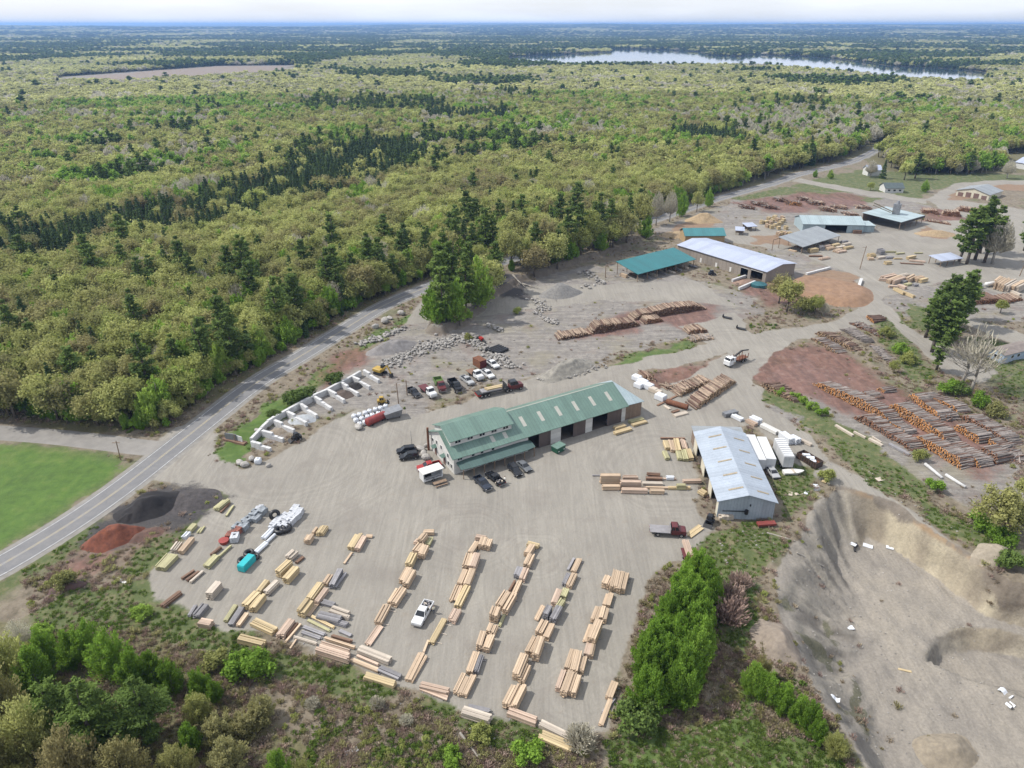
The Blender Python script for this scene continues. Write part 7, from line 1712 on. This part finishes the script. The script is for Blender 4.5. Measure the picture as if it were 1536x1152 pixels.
sheet(zq(285, 645), 1.5, 2.4, -.5, 'white foam sheet on the upper pit slope'); sheet(zq(120, 745), 1.2, 2.2, -.8, 'bluish foam sheet by the black hose in the pit'); sheet(zq(432, 775), 1.3, 1.8, -.4, 'white foam sheet in the middle of the pit slope'); sheet((1275, 942), 1.2, 1.6, .1, 'white foam sheet on the left pit slope'); sheet((1508, 1040), 1.3, 2.6, -1.0, 'crumpled white plastic on the pit floor at right', tilt=.3); sheet((1515, 1058), 1.2, 1.5, .4, 'second crumpled white plastic on the pit floor at right', tilt=.3); sheet((1252, 1047), 1.1, 2.0, -.5, 'white wrecked panel on the left pit edge', tilt=.25)
sheet((1357, 1006), .5, 2.6, -.3, 'yellow plank on the pit floor', 'wood_yellow', .02, 'plank', 'plank'); sheet((527, 1128), .9, 2.4, .5, 'pale blue sheet on the brush at the bottom', 'plastic_white'); sheet((182, 871), .7, 3.4, -.5, 'white trough on the grass left of the lumber yard', 'white_paint', .05, 'trough', 'trough'); sheet(zt(1110, 600)(1148, 655), 1.6, 2.0, .3, 'pale plywood sheet on the weeds by the pit lane', 'wood_pale', .03, 'plywood_sheet')
for i, (x, y, w, l, m) in enumerate(((415, 775, 1.0, 1.8, 'wood_pale'), (480, 775, .9, 2.2, 'wood_pale'), (545, 765, 1.0, 1.6, 'plastic_white'), (625, 710, 1.4, 1.6, 'plastic_white'), (635, 740, 1.4, 1.6, 'steel_grey'), (700, 665, 1.2, 2.4, 'wood_yellow'))): sheet(zt(1110, 600)(x, y), w, l, rg.uniform(0, 3), ['pale board scrap nearest the warehouse in the rubbish strip', 'second pale board scrap in the rubbish strip', 'white sheet scrap in the rubbish strip', 'white slab at the end of the rubbish strip', 'grey slab below the white slab in the rubbish strip', 'yellow board scrap above the rubbish strip'][i], m, .15, 'scrap_sheet', 'scrap')
a = [GP(*zq(*p), .12) for p in ((150, 740), (165, 765), (140, 785), (145, 812))]; mb = MB()
for p, q in zip(a, a[1:]): mb.tube(p, q, .22, n=8)
tag(mb.build('hose', M['black_plastic']), 'black bent hose beside the bluish foam sheet in the pit', 'hose')
for x1, y1, x2, y2, lab in ((1195, 830, 1235, 850, 'pale fallen pole on the weeds below the warehouse'), (1150, 800, 1192, 812, 'grey fallen pole beside the warehouse corner weeds'), (690, 1100, 720, 1140, 'grey stick lying in the brush at the bottom')):
    a, b = GP(x1, y1, .15), GP(x2, y2, .15); tag(MB().tube(a, b, .2, .14, 8).build('fallen_pole', M['bark_pale']), lab, 'pole')
# people
def person(c, face, shirt, trousers, label, arm=.25):
    g_ = GP(*c); o = empty('person', g_, face, label, 'person'); V_, E_, R_ = [], [], []
    def pt(p, r, par=None):
        V_.append(p); R_.append(r); k = len(V_) - 1
        if par is not None: E_.append((par, k))
        return k
    pel = pt((0, 0, .95), .15); wa = pt((0, 0, 1.15), .14, pel); ch = pt((.01, 0, 1.36), .17, wa); nk = pt((0, 0, 1.52), .06, ch); hd = pt((.015, 0, 1.64), .095, nk); pt((.015, 0, 1.74), .09, hd)
    pt((.10, 0, 1.65), .022, hd)
    for s in (-1, 1):
        hp = pt((0, s * .1, .88), .105, pel); kn = pt((.03, s * .11, .49), .065, hp); an = pt((-.01, s * .12, .09), .042, kn); pt((.14, s * .13, .04), .04, an)
        sh = pt((0, s * .2, 1.42), .07, ch); el = pt((-.03, s * .27, 1.13), .048, sh); wr = pt((.10 + arm * .3, s * .26, .93 + arm * .3), .032, el); pm = pt((.16 + arm * .3, s * .26, .88 + arm * .35), .034, wr)
        for f in range(4): kf = pt((.22 + arm * .3, s * (.235 + .017 * f), .86 + arm * .36), .0095, pm); pt((.25 + arm * .3 - .01 * (f == 3), s * (.235 + .017 * f), .835 + arm * .36), .0085, kf)
        kf = pt((.18 + arm * .3, s * .215, .875 + arm * .36), .011, pm); pt((.215 + arm * .3, s * .205, .86 + arm * .36), .009, kf)
    me = bpy.data.meshes.new('body'); me.from_pydata(V_, E_, []); b = link('body', me, o);
    sm_ = b.modifiers.new('skin', 'SKIN'); sm_.use_smooth_shade = True
    for i, r in enumerate(R_): me.skin_vertices[0].data[i].radius = (r, r); me.skin_vertices[0].data[i].use_root = i == 0
    b.modifiers.new('sub', 'SUBSURF').levels = 1; b.modifiers['sub'].render_levels = 1
    m = bpy.data.materials.new('clothed_body'); t = NT(m); tc_ = t.add('ShaderNodeTexCoord'); sx = t.add('ShaderNodeSeparateXYZ'); t.lk(tc_.outputs['Object'], sx.inputs[0])
    z_ = sx.outputs[2]; y_ = t.math('ABSOLUTE', sx.outputs[1]); col = t.mix(t.math('GREATER_THAN', z_, .98), trousers, shirt); skin = (.45, .28, .2)
    col = t.mix(t.math('GREATER_THAN', z_, 1.53), col, skin); col = t.mix(t.math('MULTIPLY', t.math('GREATER_THAN', y_, .225), t.math('LESS_THAN', z_, 1.12)), col, skin); col = t.mix(t.math('LESS_THAN', z_, .1), col, (.03, .025, .02))
    t.lk(col, t.b.inputs['Base Color']); t.b.inputs['Roughness'].default_value = .8; me.materials.append(m)
    MB().loft([[(.02 + .11 * math.cos(a_) * k, .105 * math.sin(a_) * k, z) for a_ in np.linspace(0, 6.283, 11)[:-1]] for k, z in ((1, 1.69), (.98, 1.76), (.7, 1.83), (.2, 1.855))]).build('hair', M['wood_brown'], o, smooth=True); return o
person((651, 920), 2.2, (.55, .53, .42), (.05, .06, .09), 'person in pale top standing beside the white pickup'); person(z58(972, 902), .8, (.7, .68, .62), (.25, .22, .18), 'person in white top at the junk filled black pickup'); person(zt(780, 540)(712, 535), -1.4, (.06, .06, .08), (.05, .05, .07), 'person in dark clothes inside the rightmost shed doorway')
# ------------------------------------------------------------------ trees and shrubs placed one by one
def T(px_, kind, H, label, q=1, i=0, sxy=1.0, group=None):
    g_ = GP(*px_); tm, cm, h0, r0 = tree_meshes(kind, q, i % 4); return place_tree(kind, q, i % 4, g_.x, g_.y, H / h0, label, group, sxy=sxy, z=g_.z)
for j, (x, y, k, H) in enumerate(((656, 484, 'fresh', 11), (668, 490, 'pine', 20), (684, 482, 'fresh', 15), (699, 472, 'pine', 23), (680, 462, 'pine', 24), (717, 458, 'fresh', 17), (660, 466, 'pine', 22), (706, 446, 'pine', 22), (728, 446, 'oak', 13), (745, 428, 'pine', 18), (735, 436, 'oak', 11), (690, 492, 'mid', 7), (672, 450, 'pine', 25))):
    T((x, y), k, H, '%s in the clump between road and quarry bank' % {'pine': 'tall dark pine', 'fresh': 'bright green tree', 'oak': 'olive tree', 'mid': 'low brownish green tree'}[k], 1, j, 1.0, '%s trees in the roadside clump' % k)
rb = np.random.RandomState(17); got = []; lo_, hi_ = BANK.min(0), BANK.max(0)
while len(got) < 62:
    p = rb.uniform(lo_, hi_); lim = float(linedist(ROAD, p[None, :1][0], p[None, 1:][0])[0])
    if inside(BANK, p[:1], p[1:])[0] and lim > 6.5 and all(np.hypot(*(p - q)) > 2.3 for q in got): got.append(p)
for j, p in enumerate(got):
    k = ('oak', 'birch', 'mid', 'pine', 'fresh', 'oak', 'birch', 'mid')[j % 8]; H = {'pine': 19, 'oak': 13, 'mid': 11, 'fresh': 11, 'birch': 5.5}[k] * rb.uniform(.75, 1.1); tm, cm, h0, r0 = tree_meshes(k, 1, j % 4)
    place_tree(k, 1, j % 4, p[0], p[1], H / h0, '%s filling the belt between road and cut bank' % {'pine': 'dark pine', 'fresh': 'bright green tree', 'oak': 'olive tree', 'mid': 'brownish tree', 'birch': 'low green understorey tree'}[k], '%s trees filling the belt' % k, sxy=.8 if k == 'pine' else 1.05)
for j, (x, y, k, H) in enumerate(((768, 404, 'oak', 14), (785, 402, 'mid', 10), (802, 398, 'pine', 19), (818, 394, 'oak', 15), (838, 391, 'mid', 12), (852, 386, 'pine', 22), (868, 380, 'pine', 23), (884, 375, 'mid', 15), (898, 370, 'pine', 24), (912, 365, 'pine', 21), (926, 360, 'oak', 16), (941, 355, 'pine', 20), (958, 348, 'oak', 15), (984, 338, 'bud', 15), (1004, 333, 'bud', 14), (1022, 325, 'fresh', 12), (1045, 318, 'oak', 9), (1063, 310, 'fresh', 9))):
    T((x, y), k, H * (1 if k == 'pine' else 1.15), '%s in the thin row above the cut bank' % {'pine': 'slim tall pine', 'fresh': 'small bright green tree', 'oak': 'olive tree', 'mid': 'brownish tree', 'bud': 'bare grey tree'}[k], 1, j, .85 if k == 'pine' else .72, '%s trees in the row above the cut bank' % k)
for j, (x, y, H) in enumerate(((1398, 528, 19), (1414, 532, 18), (1404, 512, 20), (1424, 510, 20), (1388, 506, 17), (1434, 492, 20), (1412, 494, 20), (1404, 556, 12), (1446, 480, 18))): T((x, y), 'pine', H, 'big dark pine in the clump in the middle of the upper right yard', 1, j, 1.25, 'big dark pines in the upper right yard')
for j, (x, y, H) in enumerate(((1438, 392, 24), (1450, 396, 26), (1462, 390, 27), (1476, 394, 25), (1470, 380, 25))): T((x, y), 'pine', H, 'open crowned tall pine by the saw house chips', 1, j + 1, 1.05, 'open crowned pines by the saw house')
T((1488, 396), 'bud', 20, 'leafless tree right of the open crowned pines', 1, 1); T((1536, 376), 'pine', 17, 'dark pine cut by the right edge beyond the yard', 1, 2, 1.3)
for j, (x, y, k, H, lab) in enumerate(((1323, 268, 'spruce', 13, 'dark bushy spruce left on the lawn by the farmhouse'), (1372, 268, 'pine', 17, 'dark broad pine in the middle of the lawn edge'), (1356, 270, 'oak', 12, 'pale olive tree left of the broad lawn pine'), (1452, 262, 'pine', 17, 'dark broad pine at the right of the lawn edge'), (1305, 266, 'bud', 11, 'grey bare tree left of the farmhouse'), (1386, 288, 'fresh', 7, 'small bright tree on the lawn beside the cottage'), (1305, 286, 'mid', 5, 'small round tree at the cottage end'), (1510, 268, 'bud', 12, 'pale tree behind the garage'), (1245, 268, 'fresh', 6, 'small green tree in the road fork, right one'), (1222, 266, 'fresh', 5, 'small green tree in the road fork, left one'), (1180, 468, 'oak', 12, 'olive tree at the corner of the orange chip heap'), (1168, 455, 'oak', 10, 'thin olive tree left of the chip heap corner tree'), (1200, 474, 'mid', 7, 'brownish low tree right of the chip heap corner tree'), (1222, 470, 'mid', 6, 'dark low tree in the brush below the chip heap'), (1236, 474, 'bud', 5, 'grey brush tree below the chip heap'), (1488, 800, 'oak', 10, 'yellow green tree at the right edge below the log yard'), (1512, 806, 'mid', 8, 'dark brush tree below the yellow green right edge tree'), (1532, 800, 'bud', 8, 'bare tree at the right edge below the log yard'), (1536, 760, 'oak', 8, 'small olive tree cut by the right edge'), (1340, 560, 'mid', 4, 'small tree on the grassy bank by the old logs'), (1500, 470, 'mid', 5, 'small tree by the mobile home lane'))): T((x, y), k, H, lab, 1, j, 1.25 if k == 'pine' else 1.05)
BIG = [branch_mb(np.random.RandomState(60 + i), 19, .42, 16, .4, .2, 8, 11).mesh('bare_trunk', M['bark_pale'], True) for i in range(2)]
for i, (x, y, lab) in enumerate(((1442, 577, 'large leafless forked tree, left of two above the log yard'), (1456, 590, 'large leafless forked tree, right of two above the log yard'))):
    g_ = GP(x, y); o = empty('bare_tree', g_, i * 2.1, lab, 'tree'); link('trunk', BIG[i], o); rr = np.random.RandomState(70 + i); V_ = crown_twigs(rr, 19, 5.6, 260, .7, .35); link('crown', np_mesh('bare_crown', V_, np.arange(len(V_)).reshape(-1, 4), M['bud_twig']), o)
CL = poly([(952, 1066), (1000, 1066), (1030, 1052), (1046, 1010), (1060, 940), (1068, 895), (1048, 880), (1020, 890), (994, 940), (966, 1010)]); rq = np.random.RandomState(3); lo_, hi_ = CL.min(0), CL.max(0); got = []
while len(got) < 52:
    p = rq.uniform(lo_, hi_)
    if inside(CL, p[:1], p[1:])[0] and all(np.hypot(*(p - q)) > .9 for q in got): got.append(p)
for j, p in enumerate(got):
    tm, cm, h0, r0 = tree_meshes('birch', 0, j % 4); H = rq.uniform(6.5, 10)
    place_tree('birch', 0, j % 4, p[0], p[1], H / h0, 'bright green slender tree in the dense clump at the yard edge', 'bright green trees in the dense clump', sxy=rq.uniform(.85, 1.2))
for j, (x, y, H, lab) in enumerate(((1128, 1040, 6.5, 'bright green shrub tree at the head of the row beside the pit'), (1148, 1052, 6.5, 'green shrub tree second in the row beside the pit'), (1172, 1068, 5.8, 'green shrub tree third in the row beside the pit'), (1193, 1080, 5.5, 'dark green shrub tree fourth in the row beside the pit'), (1212, 1096, 6, 'dense green shrub tree fifth in the row beside the pit'), (1224, 1110, 4.5, 'low green shrub tree sixth in the row beside the pit'), (1250, 1132, 4.5, 'pale budding shrub tree last in the row beside the pit'), (1140, 1020, 5, 'yellow green shrub tree behind the head of the row'))): T((x, y), ('fresh' if j in (0, 1) else 'birch') if j < 6 else 'oak', H, lab, 0, j, 1.15)
for j, (x, y, k, H, lab) in enumerate(((112, 1000, 'fresh', 8, 'bright green tree leftmost behind the lower left thicket'), (140, 990, 'fresh', 9, 'bright green tree second behind the lower left thicket'), (172, 1012, 'fresh', 9.5, 'bright green tree tallest behind the lower left thicket'), (205, 1035, 'fresh', 9, 'bright green tree in the middle of the lower left thicket'), (235, 1030, 'fresh', 8, 'bright green tree right of the thicket middle'), (262, 1040, 'fresh', 7.5, 'bright green tree near the rubbish in the thicket'), (300, 1042, 'fresh', 5.5, 'low bright green tree at the thicket edge'), (325, 1052, 'fresh', 5, 'low green tree last at the thicket edge'), (150, 1130, 'plume', 14, 'big layered green tree in the lower left corner'), (228, 1110, 'plume', 12, 'dark green tree right of the big layered tree'), (100, 1110, 'plume', 12, 'green tree left of the big layered tree'), (20, 1030, 'oak', 11, 'budding tree standing at the left edge'), (62, 1040, 'fresh', 10, 'bright green tree beside the grey budding left edge tree'), (10, 1100, 'oak', 12, 'olive tree at the left edge of the corner'), (55, 1150, 'oak', 12, 'yellow olive tree at the bottom left corner'), (120, 1190, 'oak', 12, 'olive tree cut by the bottom edge at left'), (195, 1185, 'oak', 10, 'yellow olive tree before the big layered tree'), (10, 1180, 'mid', 12, 'brownish tree in the extreme bottom left corner'), (290, 1130, 'birch', 6, 'low green tree right of the corner trees'), (330, 1110, 'brush', 5.5, 'brown budding tree at the middle of the lower brush'), (370, 1100, 'brush', 5, 'brownish green tree by the lower brush'), (345, 1150, 'brush', 5.5, 'bare brush tree at the bottom edge'), (270, 1170, 'oak', 7, 'olive tree at the bottom edge right of the corner'), (395, 1080, 'brush', 5, 'pale bare bush tree by the lower brush'), (425, 1175, 'fresh', 7, 'round green tree cut by the bottom edge'), (300, 1085, 'oak', 6, 'small olive tree behind the brown brush tree'), (40, 985, 'bud', 8, 'pale bare tree farthest left of the thicket'), (75, 1000, 'fresh', 8.5, 'small bright green tree left of the bright green trees'), (455, 1180, 'mid', 5, 'low green tree right of the round bottom tree'))): T((x, y), k, H, lab, 0, j, {'mid': 1.1, 'oak': 1.1, 'birch': 1.15, 'plume': 1.0, 'brush': 1.15}.get(k, 1.0))
def shrub_mesh(seed, leaf, n, H, Rr, lf=.14):
    rr = np.random.RandomState(seed); V_ = crown_round(rr, H, Rr, n, lf, .02, 14); V_[:, 2] = np.maximum(V_[:, 2], .02); return np_mesh('shrub', V_, np.arange(len(V_)).reshape(-1, 4), M[leaf])
def twig_bush(seed, leaf, n=900, H=2.3, Rr=1.7):
    rr = np.random.RandomState(seed); V_ = crown_twigs(rr, H, Rr, n, .24, .02); return np_mesh('shrub', V_, np.arange(len(V_)).reshape(-1, 4), M[leaf])
SH = {k: [(twig_bush(200 + i + 10 * j, lf) if k in 'rb' else shrub_mesh(200 + i + 10 * j, lf, 2600, 2.2, 1.5, .1)) for i in range(2)] for j, (k, lf) in enumerate((('g', 'fresh_leaf'), ('d', 'pine_needle'), ('m', 'mid_leaf'), ('r', 'red_twig'), ('b', 'bud_twig')))}
for j, (x, y, k, s, lab) in enumerate(((447, 604, 'd', 2.0, 'dark bush largest on the berm behind the concrete bays'), (438, 608, 'd', 1.6, 'dark bush left beside the largest berm bush'), (458, 600, 'd', 1.5, 'dark bush right beside the largest berm bush'), (466, 592, 'd', 1.1, 'small dark bush at the berm end'), (504, 575, 'd', 1.8, 'dark bush alone above the upper concrete bays'), (412, 628, 'd', 1.2, 'dark bush small on the berm near the sign'), (372, 1010, 'g', 1.9, 'dense green bush by the bottom stacks, left half'), (388, 1008, 'g', 1.7, 'dense green bush by the bottom stacks, right half'), (360, 1002, 'g', 1.3, 'small green bush left of the dense bush'), (955, 1090, 'd', 2.0, 'dark round bush at the foot of the dense clump'), (970, 1096, 'd', 1.2, 'small dark bush beside the dark round bush'), (1095, 905, 'r', 2.0, 'pinkish bare bush right of the dense clump, upper one'), (1092, 930, 'r', 2.2, 'pinkish bare bush right of the dense clump, lower one'), (1110, 880, 'r', 1.5, 'pinkish bare bush above the two larger ones'), (330, 1000, 'm', 1.4, 'reddish brown bush between thicket and stacks'), (790, 1140, 'g', 1.5, 'green bush cut by the bottom edge in the middle'), (680, 1142, 'g', 1.0, 'small green bush at the bottom edge left of the middle'), (872, 1118, 'b', 1.6, 'grey bare bush right of the last bottom stacks'), (610, 1085, 'b', .7, 'grey bare bush in the brush below the stacks'), (565, 1060, 'b', .8, 'grey bare bush below the crosswise stacks'), (720, 1110, 'm', 1.1, 'brown bush in the brush below the yard'), (470, 1060, 'b', .8, 'pale bare bush in the lower brush'), (1225, 460, 'd', 1.8, 'dark bush below the orange chip heap'), (1210, 466, 'm', 1.7, 'brown bush below the orange chip heap'), (1192, 598, 'g', .95, 'green hedge bush first beside the yard fork'), (1204, 605, 'g', .95, 'green hedge bush second beside the yard fork'), (1218, 614, 'g', .95, 'green hedge bush third beside the yard fork'), (1170, 592, 'g', .95, 'green hedge bush nearest the track'), (1232, 622, 'g', .95, 'green hedge bush fourth beside the ditch'), (1330, 506, 'm', 1.5, 'brown green bush on the bank by old logs'), (1350, 530, 'g', 1.5, 'green bush on the bank by old logs'), (1360, 545, 'm', 1.5, 'lower brown bush on the bank by old logs'), (1420, 588, 'g', 1.8, 'green bush left at the foot of the bare trees'), (1438, 592, 'd', 1.6, 'dark bush at the foot of the bare trees'), (1470, 608, 'g', 1.7, 'green bush right of the bare trees'), (1490, 625, 'm', 1.6, 'brownish bush right of the log yard'), (1380, 690, 'm', 1.2, 'brown bush on the pit side bank'), (1400, 735, 'g', 1.3, 'green bush on the pit side bank'), (1470, 790, 'g', 1.6, 'green bush before the yellow green tree'), (1500, 815, 'g', 1.7, 'green bush above the pale sand heap'), (1515, 850, 'd', 1.7, 'dark bush right of the pale sand heap'), (1240, 720, 'm', 1.2, 'brown bush at the head of the pit'), (703, 478, 'g', 1.3, 'green bush at the foot of the roadside clump'), (702, 510, 'm', .9, 'brown bush on the spoil bank'), (776, 470, 'm', 1.0, 'rusty small bush on the quarry bank'), (100, 878, 'm', 1.4, 'brown bush by the low bark heap'), (70, 955, 'g', 1.2, 'green bush in the grass left of the thicket'), (215, 925, 'g', 1.1, 'green bush on the yard edge grass'))):
    g_ = GP(x, y); o = link('shrub', SH[k][j % 2], None, g_, j * 1.7); o.scale = (s, s, s * .85); tag(o, lab, 'shrub')
for i, (x1, y1, x2, y2, lab) in enumerate(((770, 415, 795, 440, 'pale fallen tree, longer of two, on the quarry bank'), (785, 428, 815, 436, 'pale fallen tree, shorter of two, on the quarry bank'))):
    a, b = GP(x1, y1, .6), GP(x2, y2, .6); L_ = (b - a).length; me = branch_mb(np.random.RandomState(90 + i), L_, .3, 6, .22, .4, 6, 2).mesh('fallen_tree', M['bark_pale'], True); o = link('fallen_tree', me, None, a); o.rotation_mode = 'QUATERNION'; o.rotation_quaternion = (b - a).to_track_quat('Z', 'Y'); tag(o, lab, 'tree')

# ------------------------------------------------------------------ undergrowth, one object
def tuft(seed, leaf, n, H, sp, w):
    rr = np.random.RandomState(seed); a_ = rr.uniform(0, 6.283, n); r_ = rr.uniform(0, sp, n); h = H * rr.uniform(.5, 1, n); Pb = np.stack([np.cos(a_) * r_, np.sin(a_) * r_, h * .5], 1)
    d = unit(np.stack([np.cos(a_) * .5, np.sin(a_) * .5, np.ones(n)], 1) + rr.normal(size=(n, 3)) * .3); Nn = unit(np.cross(d, rr.normal(size=(n, 3)))); V_ = cards(Pb, Nn, h * .55, np.full(n, w), rr, d); return np_mesh('tuft', V_, np.arange(len(V_)).reshape(-1, 4), M[leaf])
protos = [tuft(1, 'grass_blade', 40, .3, .6, .06), tuft(2, 'grass_blade', 50, .45, .7, .07), tuft(3, 'dry_blade', 40, .3, .6, .05), tuft(4, 'dry_blade', 60, .6, .9, .045), tuft(5, 'red_twig', 60, .8, .9, .035), tuft(6, 'brush_twig', 70, 1.0, 1.0, .035), shrub_mesh(7, 'grass_blade', 220, .6, .7, .11), shrub_mesh(8, 'mid_leaf', 220, .7, .7, .11)]
ru = np.random.RandomState(123); N_ = 170000; yy = 56 + (430 - 56) * ru.uniform(size=N_) ** 1.5; xx = ru.uniform(-1, 1, N_) * (.78 * yy + 12); keep = (xx > -188) & (xx < 232); xx, yy = xx[keep], yy[keep]
ii = np.clip(np.searchsorted(gx, xx), 0, nx - 1); jj = np.clip(np.searchsorted(gy, yy), 0, ny - 1); gid = jj * nx + ii
g_gr, g_gv, g_ro, g_bk, g_dk, g_sd, g_wd, g_pt = [a_[gid] for a_ in (m_grass, m_gravel, m_rough, m_bark, m_dark, m_sand, m_wood, m_pit)]
field = sdist(FIELD_W, xx, yy) > 0; lawn = (sdist(poly(GRASS[1]), xx, yy) > 1) | (sdist(poly(GRASS[11]), xx, yy) > 1) | (sdist(poly(GRASS[12]), xx, yy) > 1); roadd = np.minimum(linedist(ROAD, xx, yy), linedist(SIDE, xx, yy)); patch = fbm(xx * .06, yy * .06, 80, 3); dens = np.clip(1.15 - g_gv * 1.6, 0, 1) * (1 - .93 * g_ro) * (1 - .9 * g_bk) * (1 - g_dk) * (1 - g_sd) * (1 - .985 * g_pt) * (roadd > 5) * np.where(field | lawn, .0, 1) * np.where(yy > 260, .45, 1)
dens = np.where((g_gv > .3) & (g_gr < .4), dens * .1, dens)
keep = ru.uniform(size=len(xx)) < dens * np.where(g_gr > .5, .6, .22 + .36 * (patch > .5)); xx, yy, g_gr, patch, g_wd = [a_[keep] for a_ in (xx, yy, g_gr, patch, g_wd)]; u = ru.uniform(size=len(xx)); p2 = fbm(xx * .09 + 40, yy * .09, 84, 3)
k = np.where(g_gr > .62, np.where(u < .62, 0, np.where(u < .76, 1, 2)), np.where(p2 > .74, np.where(u < .4, 1, np.where(u < .55, 6, np.where(u < .65, 7, 3))), np.where(u < .33, 2, np.where(u < .68, 3, np.where(u < .84, 4, np.where(u < .96, 5, 7))))))
tag(scatter('undergrowth', protos, np.stack([xx, yy], 1), k, ru.uniform(.35, .9, len(xx)), ru.uniform(0, 6.28, len(xx)), tilt=.12), kind='stuff')

# ------------------------------------------------------------------ air
hm = bpy.data.materials.new('haze'); hm.use_nodes = True; ht = hm.node_tree; ht.nodes.remove(next(n for n in ht.nodes if n.type == 'BSDF_PRINCIPLED'))
pv = ht.nodes.new('ShaderNodeVolumePrincipled'); pv.inputs['Color'].default_value = (.32, .54, .95, 1); pv.inputs['Density'].default_value = HAZE_D; pv.inputs['Anisotropy'].default_value = .2
ht.links.new(pv.outputs[0], next(n for n in ht.nodes if n.type == 'OUTPUT_MATERIAL').inputs['Volume'])
zmax = float(max(ZZ.max(), CAMH)) + 12; zmin = float(ZZ.min()) - 1.5
if HAZE_D > 0: tag(MB().box(gx[0] - 50, gx[-1] + 50, gy[0] - 50, gy[-1] + 50, zmin, zmax).build('haze', hm), kind='stuff')
scene.cycles.use_denoising = True
scene.cycles.max_bounces = 5; scene.cycles.diffuse_bounces = 3; scene.cycles.transparent_max_bounces = 6
